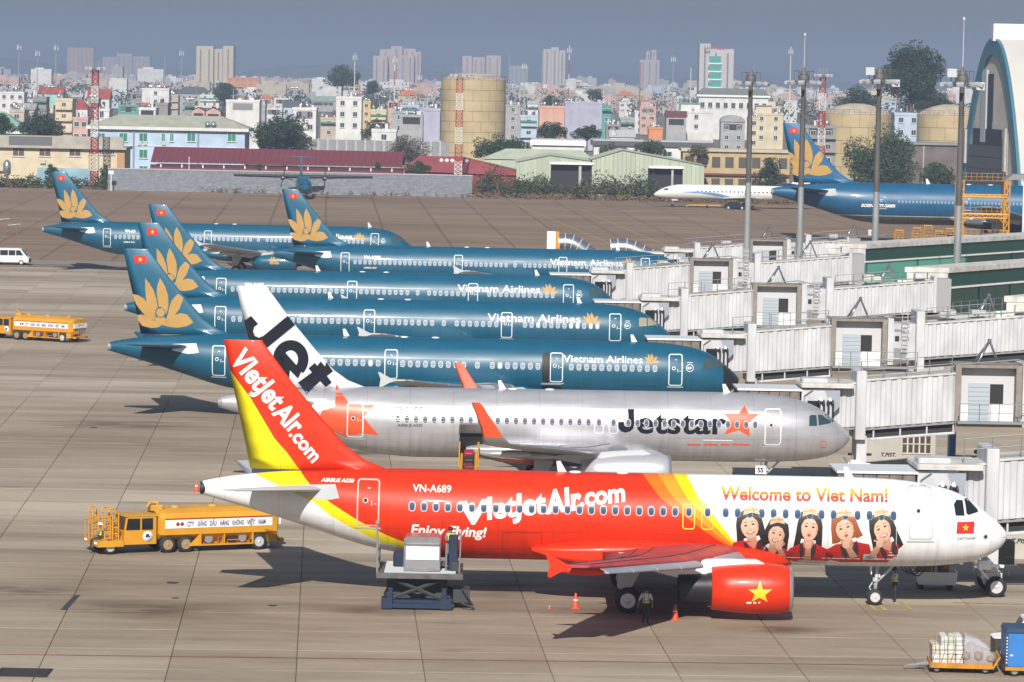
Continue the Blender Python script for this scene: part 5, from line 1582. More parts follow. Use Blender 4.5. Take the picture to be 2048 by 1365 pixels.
g = MB().bar((0, -9.2, .35), (0, -9.1, 1.6), .07, 8).build('nose_gear', M_strut, atr)
t = MB()
wheel(t, t, .16, -9.2, .3, .3, .16)
wheel(t, t, -.16, -9.2, .3, .3, .16)
t.build('nose_wheel', M_tyre, g)
# ---- yellow docking frame round the big aircraft's engine
Yd = 520.0
dl, dr_ = at(1921, 360, Yd), at(2016, 360, Yd)
M_yel = mat('yellow docking steel', (.56, .27, .018), .5, var=.15, scale=.6)
dk = thing('docking_frame', 'yellow lattice docking frame built round the big blue airliner', 'docking frame', (dl.x, Yd, 0))
wd = dr_.x - dl.x
z1 = dl.z
def truss(p, q, w, n, r=.115):
    p, q = Vector(p), Vector(q)
    d = q - p
    e = Vector((0, 0, w)) if abs(d.z) < .1 else Vector((w, 0, 0))
    mb = MB().bar(p, q, r, 5).bar(p + e, q + e, r, 5)
    for i in range(n):
        a, b_ = p + d * i / n, p + d * (i + 1) / n
        mb.bar(a, b_ + e, r * .6, 4).bar(a, a + e, r * .6, 4)
    return mb
for yy in (-.5, 2.5):
    for (x, w) in ((-.3, .75), (wd - .5, .75)):
        truss((x, yy, 0), (x, yy, z1), w, 9).build('column', M_yel, dk)
    for z, w in ((1.6, 1.0), (5.3, .5), (8.3, .35)):
        truss((0, yy, z), (wd, yy, z), w, 8).build('beam', M_yel, dk)
    MB().bar((.4, yy, 0), (2.2, yy, 1.8), .08, 5).bar((wd - .6, yy, 0), (wd - 2.2, yy, 1.8), .08, 5).bar((.3, yy, 4.5), (1.1, yy, 5.3), .08, 5).bar((wd - .4, yy, 4.5), (wd - 1.2, yy, 5.3), .08, 5).build('brace', M_yel, dk)
railing(0, wd, lambda x: z1, -.5, 1.0, .8).build('top_railing', M_yel, dk)
railing(0, wd, lambda x: 5.8, -.5, 1.0, .8).build('mid_railing', M_yel, dk)
railing(0, wd, lambda x: 2.6, -.5, 1.0, .9).build('low_railing', M_yel, dk)
for z in (z1 - .05, 5.75, 2.55):
    MB().box(0, wd, -.4, 2.4, z - .06, z).build('deck', mat('deck grating', (.25, .16, .04), .7), dk)
for k, px in enumerate((1740, 1772, 1792, 1812, 1832, 1850)):
    q = gnd(px, 462 + .3 * k)
    st = thing('access_stand', ('short yellow access stand apart from the others, nearest the blue tail', 'yellow access stand of middle height next to the short one apart', 'tall yellow access stand beneath the blue fuselage, away from the docking frame', 'short yellow access stand amid the cluster under the blue belly', 'yellow access stand of middle height on the docking frame side of the cluster', 'tall yellow access stand closest to the docking frame')[k], 'access stand', (q.x, 552, 0), 0, 'yellow access stands')
    hh = 2.0 + .4 * (k % 3)
    m = MB()
    for x in (-.6, .6):
        for y in (-.6, .6):
            m.bar((x, y, 0), (x, y, hh), .06, 5)
    m.bar((-.6, -.6, 0), (.6, -.6, hh), .05, 5).bar((.6, -.6, .1), (-.6, -.6, hh * .6), .05, 5).bar((-.6, -.6, hh), (.6, -.6, hh), .06, 5)
    m.build('stand_frame', M_yel, st)
    m = MB()
    for i in range(6):
        m.box(-.55, .55, -.75 - .18 * (5 - i), -.6 - .18 * (5 - i), hh * (i + 1) / 6 - .06, hh * (i + 1) / 6)
    m.build('steps', M_yel, st)
    MB().box(-.65, .65, -.65, .65, hh, hh + .08).build('platform', M_yel, st)
# ================================================================== VEHICLES
M_ty = mat('tanker yellow paint', (.58, .27, .012), .42, coat=.25, var=.12, scale=.7)
M_tyd = mat('faded tanker top', (.54, .29, .05), .6, var=.2, scale=.7)
M_band = mat('white band', (.72, .72, .72), .5, var=.06, scale=2)
M_bred = mat('red band edge', (.33, .02, .02), .5)
M_tblue = mat('dark blue lettering', (.02, .035, .13), .5)
def flat_text(txt, w, hgt, m, bold=.02, shear=0.0):
    me = text_mesh(txt, bold, shear)
    xs = [v.co.x for v in me.vertices]
    s = w / (max(xs) - min(xs))
    me.transform(Matrix.Diagonal((s, hgt / .727, 1, 1)) @ Matrix.Translation((-min(xs), 0, 0)))
    me.materials.append(m)
    return me
def fuel_truck(label, loc, rz):
    """front at +x, left side (+y) carries the lettering"""
    r = thing('fuel_truck', label, 'fuel truck', loc, rz, 'yellow fuel trucks')
    def sect(x, s=1.0, dz=0):
        p = [(1.32, 1.02), (1.32, 1.95), (1.16, 2.22), (.75, 2.40), (-.75, 2.40), (-1.16, 2.22), (-1.32, 1.95), (-1.32, 1.02), (-.95, .72), (.95, .72)]
        return [(x, y * s, 1.55 + (z - 1.55) * s + dz) for y, z in p]
    rr = [sect(-5.45, .82), sect(-5.3, .97), sect(-5.0, 1), sect(1.35, 1), sect(1.6, .97), sect(1.72, .86)]
    MB().loft(rr, smooth=False).build('tank', M_ty, r)
    MB().box(-4.7, 1.1, -.72, .72, 2.405, 2.44).build('tank_walkway', M_tyd, r)
    for x in (-4.3, -1.8, .4):
        MB().lathe([(.28, 0), (.28, .08), (.1, .12)], (x, .2, 2.44), n=10).build('hatch', M_tyd, r)
    for sg in (1, -1):
        b = MB().box(-5.0, 1.35, *sorted((sg * 1.325, sg * 1.345)), 1.38, 1.86).build('side_band', M_band, r)
        MB().box(-5.0, 1.35, *sorted((sg * 1.325, sg * 1.350)), 1.865, 1.94).build('red_stripe', M_bred, b)
    x = .2
    words_ = (('CTY', .45), ('XĂNG', .62), ('DẦU', .46), ('HÀNG', .62), ('KHÔNG', .78), ('VIỆT', .55), ('NAM', .5))
    x = .05
    for w_, wd_ in words_:
        me = flat_text(w_, wd_ * .88, .27, M_tblue, .03, .08)
        o = obj('lettering', me, r, (x, 1.352, 1.47), (math.pi / 2, 0, math.pi))
        x -= wd_ * .88 + .19
    for k in range(2):
        me = MB().lathe([(.11, 0), (.11, .006), (.01, .007)], n=14).mesh('round_sign', M_bred)
        o = obj('warning_sign', me, r, (.62 - .25 * k, 1.347, 1.62), (-math.pi / 2, 0, 0))
    MB().box(-5.60, -5.47, -1.1, 1.1, 1.42, 1.84).build('rear_band', M_band, r)
    me = flat_text('JET A-1', .9, .16, M_tblue, .03)
    obj('lettering', me, r, (-5.605, .45, 1.62), (math.pi / 2, 0, -math.pi / 2))
    # chassis, side cabinet, bumper
    MB().box(-5.3, 4.9, -.5, .5, .55, .78).build('chassis', M_mgrey, r)
    cab_ = MB().box(-3.85, -.75, .55, .62, .42, .98).box(-3.9, -3.8, .6, 1.3, .42, 1.05).box(-.8, -.7, .6, 1.3, .42, 1.05).box(-3.9, -.7, .6, 1.33, .36, .43).box(-2.2, -2.14, .6, 1.28, .42, 1.0).build('pump_bay', M_ty, r)
    for x in (-1.3, -2.7, -3.3):
        MB().lathe([(.24, -.16), (.24, -.13), (.14, -.12), (.14, .12), (.24, .13), (.24, .16)], (x, .95, .70), 'Y', 14).build('hose_reel', M_mgrey if x != -2.7 else M_rub, cab_)
    MB().bar((-1.9, 1.0, .5), (-1.9, 1.0, .95), .05).bar((-3.0, 1.1, .6), (-2.4, 1.1, .6), .05).build('pipe', M_red, cab_)
    MB().prism([(-.7, .36), (-.05, .36), (-.7, 1.0)][::1], 1.22, 1.30).build('skirt', M_ty, r)
    MB().box(-5.75, -5.5, -1.2, 1.2, .42, .62).box(-5.3, -4.75, .9, 1.28, .45, .95).build('rear_bumper', M_ty, r)
    g = MB()
    for y in (-.5, -.2, .1, .4):
        g.bar((-5.62, y, .62), (-5.62, y, 1.38), .03, 5)
    g.bar((-5.62, -.5, 1.0), (-5.62, .4, 1.0), .03, 5)
    g.build('rear_ladder', M_rail, r)
    for y in (.75, -.75):
        MB().box(-5.78, -5.755, y - .2, y + .2, .46, .58).build('tail_light', mat('tail light', (.4, .02, .01), .4), r)
    # cab
    cbm = MB().prism([(1.85, .55), (3.72, .55), (3.72, 1.30), (3.62, 2.06), (3.45, 2.12), (1.85, 2.12)], -.62, 1.28).build('cab', M_ty, r)
    MB().prism([(1.8, 2.12), (3.75, 2.12), (3.75, 2.17), (1.8, 2.19)], -.66, 1.32).build('cab_roof', M_tyd, cbm)
    MB().prism([(2.05, 1.36), (2.70, 1.36), (2.70, 2.0), (2.05, 2.0)], 1.285, 1.295).build('side_window', M_glass, cbm)
    MB().prism([(2.80, 1.36), (3.62, 1.36), (3.52, 2.0), (2.80, 2.0)], 1.285, 1.295).build('side_window', M_glass, cbm)
    MB().add([(3.735, -.5, 1.38), (3.735, 1.2, 1.38), (3.655, 1.2, 2.02), (3.655, -.5, 2.02)], [(0, 1, 2, 3)]).build('windscreen', M_glass, cbm)
    o = obj('round_badge', MB().lathe([(.30, 0), (.30, .006), (.01, .007)], n=20).mesh('round_badge', M_band), cbm, (2.35, 1.287, .98), (-math.pi / 2, 0, 0))
    MB().prism([(2.2, .93), (2.5, .93), (2.45, 1.12), (2.32, 1.15)], 1.297, 1.301).build('badge_mark', M_tblue, cbm)
    obj('lettering', flat_text('DD-01', .5, .17, M_bred, .03), cbm, (3.728, .3, 1.02), (math.pi / 2, 0, math.pi / 2))
    MB().box(3.722, 3.735, .35, .75, .74, .88).build('number_plate', M_wht, cbm)
    # front platform, loading arms and railings
    MB().box(3.75, 5.25, -1.3, 1.3, .46, .80).build('front_platform', M_ty, r)
    for y in (-1.05, -.8, .8, 1.05):
        o = MB().lathe([(.085, 0), (.085, .02), (.02, .04)], n=12).build('headlight', M_white, r, (5.255, y, .64))
        o.rotation_euler = (0, math.pi / 2, 0)
    def arm(x, y):
        m = MB()
        for dy in (-.2, .2):
            m.bar((x, y + dy, .8), (x, y + dy, 2.3), .045, 6).bar((x + .35, y + dy, .8), (x + .35, y + dy, 2.2), .04, 6)
            for z in (1.15, 1.5, 1.85):
                m.bar((x, y + dy, z), (x + .35, y + dy, z), .03, 5)
        for z in (1.1, 1.4, 1.7, 2.0, 2.28):
            m.bar((x, y - .2, z), (x, y + .2, z), .03, 5)
        m.tube([(x + .1, y, 2.2), (x + .15, y, 2.5), (x + .4, y, 2.55), (x + .5, y, 2.35)], .06, 6)
        return m
    arm(3.95, .75).build('loading_arm', M_ty, r)
    arm(4.65, -.75).build('loading_arm', M_ty, r)
    arm(4.1, -.15).build('loading_arm', M_ty, r)
    MB().tube([(5.2, -1.25, .8), (5.2, -1.25, 1.75), (5.2, -.5, 1.75), (5.2, -.5, .8)], .03, 5).tube([(3.8, -1.25, 1.75), (5.2, -1.25, 1.75)], .03, 5).build('front_railing', M_ty, r)
    MB().tube([(1.5, .4, 2.4), (1.5, .4, 2.75), (1.9, .3, 2.8), (2.1, .3, 2.5)], .08, 6).bbox(1.2, 1.9, -.3, .5, 2.3, 2.62, .05).build('top_valve', M_tyd, r)
    for x in (1.15, .1, -4.25):
        for sg in (1, -1):
            t, h_ = MB(), MB()
            wheel(t, h_, x, 0, 0, .47, .38)
            o = t.build('wheel', M_tyre, r, (x - x, sg * 1.08, .47))
            if sg > 0:
                o.rotation_euler = (0, 0, 0)
                o.scale = (1, -1, 1)
            h_.build('rim', M_hub if x < -1 else mat('rusty rim', (.30, .21, .11), .6), o)
    for sg in (1, -1):
        t, h_ = MB(), MB()
        wheel(t, h_, 4.45, 0, 0, .42, .3)
        o = t.build('wheel', M_tyre, r, (0, sg * .95, .42))
        o.scale = (1, -sg, 1)
        h_.build('rim', M_hub, o)
    MB().box(-4.85, -4.80, .7, 1.3, .2, .75).build('mud_flap', M_mgrey, r)
    r.scale = (.90, .90, .90)
    return r
front = gnd(188, 1106)
truck1 = fuel_truck('yellow fuel truck with a man seated on its front, under the white tail cone', tuple(front + Vector((4.15, 1.9, 0))), math.radians(204))
q = gnd(176, 688)
truck2 = copy_tree(truck1)
truck2.location, truck2.rotation_euler = (q.x - 5.3, q.y + 3.6, 0), (0, 0, math.radians(153))
truck2['label'] = 'yellow fuel truck seen from behind at the edge of the photo'
# ---- white van
q = gnd(20, 531)
van = thing('white_van', 'white minibus driving across the far apron', 'van', (at(20, 520, 442).x, 442, 0))
vp = [(-2.4, .35), (2.38, .35), (2.42, .85), (2.1, 1.15), (1.45, 1.95), (1.2, 2.05), (-2.2, 2.05), (-2.38, 1.8)]
MB().loft([[(x, -.85 if z < 1.2 else -.78, z) for x, z in vp], [(x, .85 if z < 1.2 else .78, z) for x, z in vp]], smooth=False).build('body', mat('van white paint', (.62, .65, .66), .35, coat=.3), van)
for a, b_ in ((-2.2, -1.2), (-1.1, -.15), (-.05, .75)):
    MB().prism([(a, 1.2), (b_, 1.2), (b_, 1.82), (a, 1.82)], -.86, -.84).build('side_window', M_glass, van)
MB().prism([(.85, 1.2), (1.75, 1.2), (1.35, 1.82), (.85, 1.82)], -.86, -.84).build('side_window', M_glass, van)
MB().add([(2.12, -.78, 1.17), (2.12, .78, 1.17), (1.5, .7, 1.92), (1.5, -.7, 1.92)], [(0, 1, 2, 3)]).build('windscreen', M_glass, van)
MB().box(2.3, 2.5, -.84, .84, .35, .75).build('bumper', M_dark, van)
for x in (-1.5, 1.5):
    for y in (-.74, .74):
        t, h_ = MB(), MB()
        wheel(t, h_, x, y, .33, .33, .22)
        o = t.build('wheel', M_tyre, van)
        h_.build('rim', M_hub, o)
# ---- blue cargo loader with a metal container
Yl = 162.6
lx0, lx1 = at(760, 1150, Yl).x, at(920, 1150, Yl).x
M_lb = mat('loader blue', (.005, .019, .052), .6, var=.2, scale=1.5)
M_ldk = mat('oily steel and void shade', (.035, .038, .042), .6)
M_deck = mat('worn steel deck', (.10, .10, .10), .7, .2, var=.3, scale=2)
ld = thing('cargo_loader', 'blue scissor cargo loader under the red fuselage', 'cargo loader', (lx0, Yl, 0))
w = lx1 - lx0
MB().box(-.1, w + .1, -.6, 3.4, 1.50, 1.66).box(-.15, w + .15, -.66, -.6, 1.44, 1.68).build('deck', M_deck, ld)
for k in range(9):
    MB().bar((.2, -.4 + .42 * k, 1.69), (w - .2, -.4 + .42 * k, 1.69), .05, 6).build('roller', M_strut, ld)
MB().box(.35, w - .5, -.3, 3.2, .22, .42).box(.1, w - .3, -.55, -.3, .08, .28).box(.1, .6, -.6, -.1, .05, .55).box(w - .85, w - .35, -.6, -.1, .05, .55).build('base', M_lb, ld)
MB().box(.3, w - .6, .4, 3.0, .42, 1.3).build('deck_void_shade', M_ldk, ld)  # block coloured dark to stand for the shaded void under the deck
for y in (-.25, 3.1):
    MB().bar((.35, y, .4), (w - .6, y, 1.45), .09, 6).bar((w - .6, y, .4), (.35, y, 1.45), .09, 6).build('scissor', M_ldk, ld)
for x in (.5, w - .7):
    MB().box(x - .1, x + .1, -.5, -.3, .3, 1.0).build('stabiliser', M_lb, ld)
MB().bar((-.12, -.3, 1.6), (-.14, -.3, 3.9), .05, 6).lathe([(.09, 0), (.11, .1), (.03, .2)], (-.14, -.3, 3.85), n=8).build('lamp_post', M_mgrey, ld)
MB().bar((-.12, 2.2, 1.6), (-.12, 2.2, 2.7), .05, 6).bar((-.12, -.3, 2.6), (-.12, 2.2, 2.6), .04, 6).bar((-.12, -.3, 2.1), (-.12, 2.2, 2.1), .04, 6).build('deck_railing', M_mgrey, ld)
cx = at(906, 1100, Yl).x - lx0
MB().bbox(cx - .2, cx + .22, .1, .6, 1.66, 3.35, .04).build('control_tower', M_lb, ld)
MB().box(cx - .55, cx + .25, .65, 1.6, 1.9, 1.98).build('operator_step', M_deck, ld)
MB().bar((cx + .3, -.1, 1.6), (cx + .36, -.1, 3.6), .04, 6).bar((cx - .3, .05, 1.6), (cx - .3, .05, 3.0), .05, 6).build('tower_rail', M_rail, ld)
MB().bbox(cx - 2.75, cx - 2.1, 1.2, 2.2, 1.75, 2.35, .06).build('drive_unit', M_lb, ld)
MB().bbox(cx - .1, cx + .3, 0, .5, 1.72, 2.15, .05).build('panel', M_ldk, ld)
for x in (.5, w - .6):
    for y in (-.1, 2.9):
        t, h_ = MB(), MB()
        wheel(t, h_, x, y, .33, .33, .25)
        o = t.build('wheel', M_tyre, ld)
        h_.build('rim', M_mgrey, o)
MB().bar((w + .1, -.2, .3), (w + .7, -.35, .1), .05).bar((w + .1, -.2, 1.0), (w + .65, -.3, .2), .04).box(w - .3, w + .45, .0, 1.2, .3, .9).build('tow_hitch', M_ldk, ld)
u0, u1 = at(812, 1150, Yl - .2).x, at(880, 1150, Yl - .2).x
M_alu = mat('brushed aluminium', (.40, .41, .43), .3, .8, var=.15, scale=2)
ul = thing('cargo_container', 'bright metal air cargo container on the blue loader', 'cargo container', (u0, Yl - .2, 1.74))
uw = u1 - u0
MB().prism([(-.12, .0), (uw, 0), (uw, 1.45), (uw - .12, 1.56), (.0, 1.56), (-.12, 1.44)], 0, 1.5).build('container_body', M_alu, ul)
MB().box(-.02, uw - .06, -.03, -.004, .52, 1.12).build('white_panel', mat('white curtain', (.82, .82, .82), .6), ul)
MB().box(-.1, uw, -.05, -.004, .02, .12).build('base_rail', M_alu, ul)
MB().box(-.04, uw - .04, -.02, -.004, .14, .48).build('lower_panel', M_mgrey, ul)
MB().box(-.1, uw - .03, -.04, -.004, 1.2, 1.26).build('top_rail', M_alu, ul)
for x in (-.1, uw - .06):
    MB().box(x, x + .05, -.04, -.004, .12, 1.45).build('corner_post', M_alu, ul)
# ---- belt loader at the silver aircraft
yb = pos_j.y - 3.2
xb = at(937, 940, yb).x
bl = thing('belt_loader', 'yellow belt loader at the open hold of the silver airliner', 'belt loader', (xb, yb, 0))
for x in (-.42, .42):
    MB().bar((x, -4.0, .6), (x, .9, 2.2), .09, 6).build('side_rail', M_yel, bl)
MB().add([(-.36, -4, .62), (.36, -4, .62), (.36, .9, 2.22), (-.36, .9, 2.22)], [(0, 1, 2, 3)]).build('belt', M_rub, bl)
MB().bbox(-.7, .7, -3.6, -.6, .4, .85, .06).build('chassis', M_yel, bl)
for x in (-.55, .55):
    MB().bar((x, .2, 2.0), (x, .3, 3.0), .05, 6).bar((x, -.8, 1.6), (x, .2, 2.75), .04, 6).build('hand_rail', M_yel, bl)
for x in (-.6, .6):
    for y in (-3.2, -1.0):
        t, h_ = MB(), MB()
        wheel(t, h_, 0, 0, 0, .3, .2)
        o = t.build('wheel', M_tyre, bl, (x, y, .3))
        o.rotation_euler = (0, 0, math.pi / 2)
        h_.build('rim', M_mgrey, o)
M_bag = [mat('crimson bag', (.30, .012, .03), .6), mat('black bag', (.02, .02, .022), .6), mat('maroon bag', (.14, .02, .03), .6)]
for k, (yy, m, lab) in enumerate(((.4, 0, 'crimson bag topmost on the belt loader'), (-.5, 1, 'black bag halfway down the belt loader'), (-1.4, 2, 'maroon bag lowest on the belt loader'))):
    z = .62 + (yy + 4) / 4.9 * 1.6
    b = tag(MB().bbox(-.28, .28, -.3, .3, .03, .42, .06).build('bag', M_bag[m], None, (xb, yb + yy, z)), lab, 'bag', 'bags on the belt loader')
    b.rotation_euler = (math.atan2(1.6, 4.9), 0, .1 * k)
# ---- dolly with wrapped freight, blue container cart, white tow tractor
q = gnd(1925, 1349)
M_or2 = mat('dolly orange', (.46, .20, .02), .55, var=.2, scale=2)
dl_ = thing('cargo_dolly', 'low orange cargo dolly loaded with wrapped freight', 'cargo dolly', (q.x, q.y + 1.0, 0), -.05)
MB().box(-1.25, 1.25, -.85, .85, .34, .40).box(-1.28, 1.28, -.9, -.84, .22, .44).box(-1.28, 1.28, .84, .9, .22, .44).box(-1.3, -1.24, -.9, .9, .22, .46).prism([(1.24, .22), (1.32, .22), (1.62, .72), (1.54, .74)], -.9, .9).build('bed', M_or2, dl_)
MB().bar((-1.2, 0, .3), (-2.2, -.15, .16), .05).bar((-1.2, -.4, .3), (-2.0, -.12, .18), .04).bar((-1.2, .4, .3), (-2.0, -.12, .18), .04).lathe([(.09, 0), (.09, .04)], (-2.25, -.15, .13), n=8).build('tow_bar', M_mgrey, dl_)
for x in (-1.0, 1.0):
    for y in (-.7, .7):
        t, h_ = MB(), MB()
        wheel(t, h_, x, y, .19, .19, .14)
        o = t.build('wheel', M_tyre, dl_)
        h_.build('rim', M_mgrey, o)
fre = thing('freight_pile', 'netted pile of white parcels and a film wrapped grey bundle on the dolly', 'freight', (q.x, q.y + 1.0, .42), -.05)
M_par = [mat('white parcel', (.60, .58, .54), .6, var=.12, scale=5), mat('cream parcel', (.56, .50, .40), .6, var=.12, scale=5), mat('pale green parcel', (.45, .50, .42), .6), mat('brown sack', (.25, .21, .16), .8, var=.3, scale=5)]
rr2 = random.Random(4)
for lvl, n, x0, x1 in ((0, 4, -1.2, .1), (1, 4, -1.2, .1), (2, 3, -.85, .08)):
    for k in range(n):
        for yy in (-.78, -.05):
            a = x0 + (x1 - x0) * k / n
            h_ = .36 if lvl < 2 else .33
            o = MB().bbox(0, (x1 - x0) / n - .02, 0, .68, 0, h_, .04).build('parcel', M_par[rr2.choice((0, 0, 1, 1, 2))], fre, (a, yy, lvl * .37 + rr2.uniform(0, .02)))
            o.rotation_euler = (rr2.uniform(-.05, .05), rr2.uniform(-.07, .07), rr2.uniform(-.08, .08))
for k in range(5):
    x = .2 + .25 * k
    o = MB().lathe([(.02, 0), (.26, .04), (.34, .25), (.33, .5), (.22, .72), (.05, .82)], n=12).build('sack', M_par[3], fre, (x, -.35 + .2 * (k % 2), 0))
    o.scale = (.9, 1.5, 1.0 - .14 * abs(k - 1))
film = MB().loft([[(.12, -.8, 0), (1.3, -.78, 0), (1.3, .78, 0), (.12, .8, 0)], [(.1, -.75, .85), (1.15, -.7, .62), (1.15, .7, .62), (.1, .75, .85)], [(.15, -.5, 1.12), (.75, -.4, .95), (.75, .4, .95), (.15, .5, 1.12)]], smooth=False)
mf = mat('plastic film', (.62, .62, .72), .25)
mf.node_tree.nodes['Principled BSDF'].inputs['Alpha'].default_value = .38
film.build('plastic_film', mf, fre)
nt = MB()
for k in range(4):
    x = -1.22 + .38 * k
    nt.tube([(x, -.86, 0), (x + .15, -.86, .5), (x + .1, -.82, 1.12)], .010, 4)
for z in (.18, .55, .9):
    nt.bar((-1.25, -.87, z), (.15, -.87, z + .06), .010, 4)
nt.build('cargo_net', M_rub, fre)
q = gnd(2012, 1356)
bc = thing('container_cart', 'blue baggage container cart with an orange base at the photo edge', 'baggage cart', (q.x, q.y + .3, 0))
M_cb = mat('cart blue', (.03, .17, .48), .45, var=.1, scale=1)
MB().bbox(0, 2.6, 0, 1.6, .42, 1.82, .04).build('container', M_cb, bc)
MB().prism([(-.03, 1.83), (2.63, 1.83), (2.5, 2.0), (.06, 2.0)], -.05, 1.62).build('container_top', mat('cart dark blue', (.02, .055, .12), .6), bc)
MB().box(-.02, .1, -.012, 0, .42, 1.8).build('edge_post', mat('cart dark blue', (.02, .055, .12), .6), bc)
MB().box(0, 2.6, .0, 1.6, .25, .40).build('cart_base', M_or2, bc)
for k in range(9):
    MB().box(.02, .07, -.02, -.012, .55 + .13 * k, .60 + .13 * k).build('rivet_plate', M_white, bc)
MB().box(.18, .30, -.01, -.002, .85, .92).build('sticker', M_wht, bc)
for x in (.4, 2.2):
    for y in (.15, 1.45):
        t, h_ = MB(), MB()
        wheel(t, h_, x, y, .21, .21, .15)
        o = t.build('wheel', M_tyre, bc)
        h_.build('rim', M_mgrey, o)
q = gnd(1990, 1322)
tt = thing('tow_tractor', 'white tow tractor behind the blue baggage cart', 'tow tractor', (q.x + .02, q.y + 1.2, 0))
tt.scale = (.78, .78, .78)
MB().bbox(.0, 1.2, -.75, .75, .35, 1.10, .06).build('bonnet', mat('tractor dark front', (.045, .04, .038), .5), tt)
MB().prism([(-.02, 1.10), (1.2, 1.10), (1.2, 1.28), (.15, 1.16)], -.78, .78).build('bonnet_top', M_white, tt)
MB().prism([(1.1, .5), (3.4, .5), (3.4, 2.25), (1.65, 2.25), (1.1, 1.25)], -.8, .8).build('cab', M_white, tt)
MB().prism([(1.36, 1.32), (2.3, 1.32), (2.3, 2.1), (1.75, 2.1)], -.82, -.805).build('side_window', M_glass, tt)
MB().add([(1.13, -.68, 1.36), (1.13, .68, 1.36), (1.58, .64, 2.14), (1.58, -.64, 2.14)], [(0, 1, 2, 3)]).build('windscreen', M_glass, tt).location = (-.02, 0, .03)
MB().bar((1.2, -.8, 1.4), (1.05, -.95, 1.5), .02).box(.98, 1.06, -1.0, -.9, 1.45, 1.62).build('mirror', M_dark, tt)
for x in (.55, 2.8):
    for y in (-.7, .7):
        t, h_ = MB(), MB()
        wheel(t, h_, x, y, .36, .36, .25)
        o = t.build('wheel', M_tyre, tt)
        h_.build('rim', M_hub, o)
# ---- things under the bridges
q = gnd(1872, 1181)
ht = thing('hydrant_cart', 'white tray cart with brown pumps by the nose of the red and white airliner', 'service cart', (q.x, q.y + .7, 0))
MB().prism([(-.85, .25), (.95, .25), (1.05, .85), (-1.05, .85)], -.6, .6).build('tray', M_white, ht)
MB().box(-1.0, 1.0, -.56, .56, .84, .86).build('tray_rim', M_mgrey, ht)
M_brn = mat('brown pump paint', (.26, .13, .025), .6, var=.3, scale=4)
MB().bbox(-.9, -.2, -.4, .3, .87, 1.25, .1).bar((-.5, 0, 1.2), (-.4, 0, 1.9), .12, 8).build('pump', M_brn, ht)
MB().lathe([(.24, 0), (.24, .9), (.2, 1.1), (.24, 1.15)], (.45, 0, .87), n=14).build('pump_cylinder', M_brn, ht)
MB().tube([(-.1, -.2, .87), (-.05, -.2, 1.4), (.1, -.2, 1.45), (.15, -.2, .87)], .045, 6).build('hose', M_rub, ht)
for x in (-.7, .7):
    for y in (-.5, .5):
        t = MB()
        wheel(t, t, x, y, .13, .13, .1)
        t.build('wheel', M_tyre, ht)
MB().tube([(-1.0, 0, .9), (-1.6, .1, 1.6), (-2.0, .2, 1.9)], .03, 5).build('tow_handle', M_mgrey, ht)
q = gnd(2005, 1163)
gb = thing('equipment_box', 'grey equipment box on a white shelf beside the bridge wheel', 'equipment box', (q.x, q.y + 1.5, 0))
MB().bbox(-.7, .7, -.55, .55, .72, 1.85, .04).build('box_body', mat('dull grey box', (.15, .145, .14), .6, var=.1, scale=2), gb)
MB().box(-.8, .8, -.62, .6, .64, .71).box(-.6, -.5, .3, .5, 0, .64).box(.5, .6, .3, .5, 0, .64).build('shelf', M_white, gb)
MB().lathe([(.06, 0), (.06, .05)], (-.2, -.6, 1.25), 'Y', 8).box(.2, .6, -.57, -.552, 1.05, 1.12).build('box_handle', M_mgrey, gb)
hs = MB()
for k in range(3):
    x0, x1 = at(1800 + 9 * k, 1127, pos_a.y).x, at(1838 + 9 * k, 1127, pos_a.y).x
    hs.tube([(x0 + (x1 - x0) * t, pos_a.y + .2 * k, 1.86 - 1.15 * 4 * (.3 + .08 * k) * t * (1 - t)) for t in [i / 8 for i in range(9)]], .035, 5)
tag(hs.build('ground_cables', M_rub), 'black ground cables sagging under the white nose', 'cable')
def cabin(label, px0, px1, Y, z1, win, pxt):
    a, b_ = at(px0, 900, Y).x, at(px1, 900, Y).x
    r = thing('service_cabin', label, 'cabin', (a, Y, 0), 0, 'beige cabins under the bridges')
    w = b_ - a
    MB().bbox(0, w, 0, 3.0, .0, z1, .05).build('cabin_wall', mat('beige cabin wall', (.42, .40, .35), .7, var=.08, scale=1), r)
    MB().box(-.1, w + .1, -.15, 3.1, z1, z1 + .12).build('cabin_roof', M_bw2, r)
    if win:
        x0, x1 = at(win[0], 900, Y).x - a, at(win[1], 900, Y).x - a
        f = MB().box(x0, x1, -.06, .0, 1.0, 2.25).build('window_frame', M_bw2, r)
        n = 5
        for k in range(n):
            MB().box(x0 + (x1 - x0) * k / n + .05, x0 + (x1 - x0) * (k + 1) / n - .05, -.075, -.062, 1.1, 2.15).build('pane', mat('brown glazing', (.085, .055, .045), .25), f)
        MB().box(x0, x1, -.09, -.077, 1.62, 1.68).build('glazing_bar', M_bw2, f)
    xt = at(pxt, 910, Y).x - a
    MB().box(xt - 2.1, xt - .6, -.02, -.002, .85, 1.0).build('dark_stripe', M_dark, r)
    obj('lettering', flat_text('T.PIST.', .95, .24, M_blk, .03, .15), r, (xt, -.012, .82), (math.pi / 2, 0, 0))
    return r
cabin('beige cabin with a brown barred window under the bridge at the silver nose', 1722, 1872, 226.0, 2.75, (1803, 1862), 1762)
cabin('beige cabin at the photo edge behind the grey equipment box', 1984, 2110, 184.0, 2.95, None, 2029)
q = at(1945, 890, 224)
bt = thing('blue_tractor', 'blue tractor seen through the railings under the white bridges', 'tractor', (q.x, 224, 0))
MB().bbox(-1.3, 1.2, -.6, .6, .5, 1.15, .08).box(-1.5, -1.1, -.5, .5, .9, 2.6).build('body', mat('tractor blue', (.02, .13, .24), .5), bt)
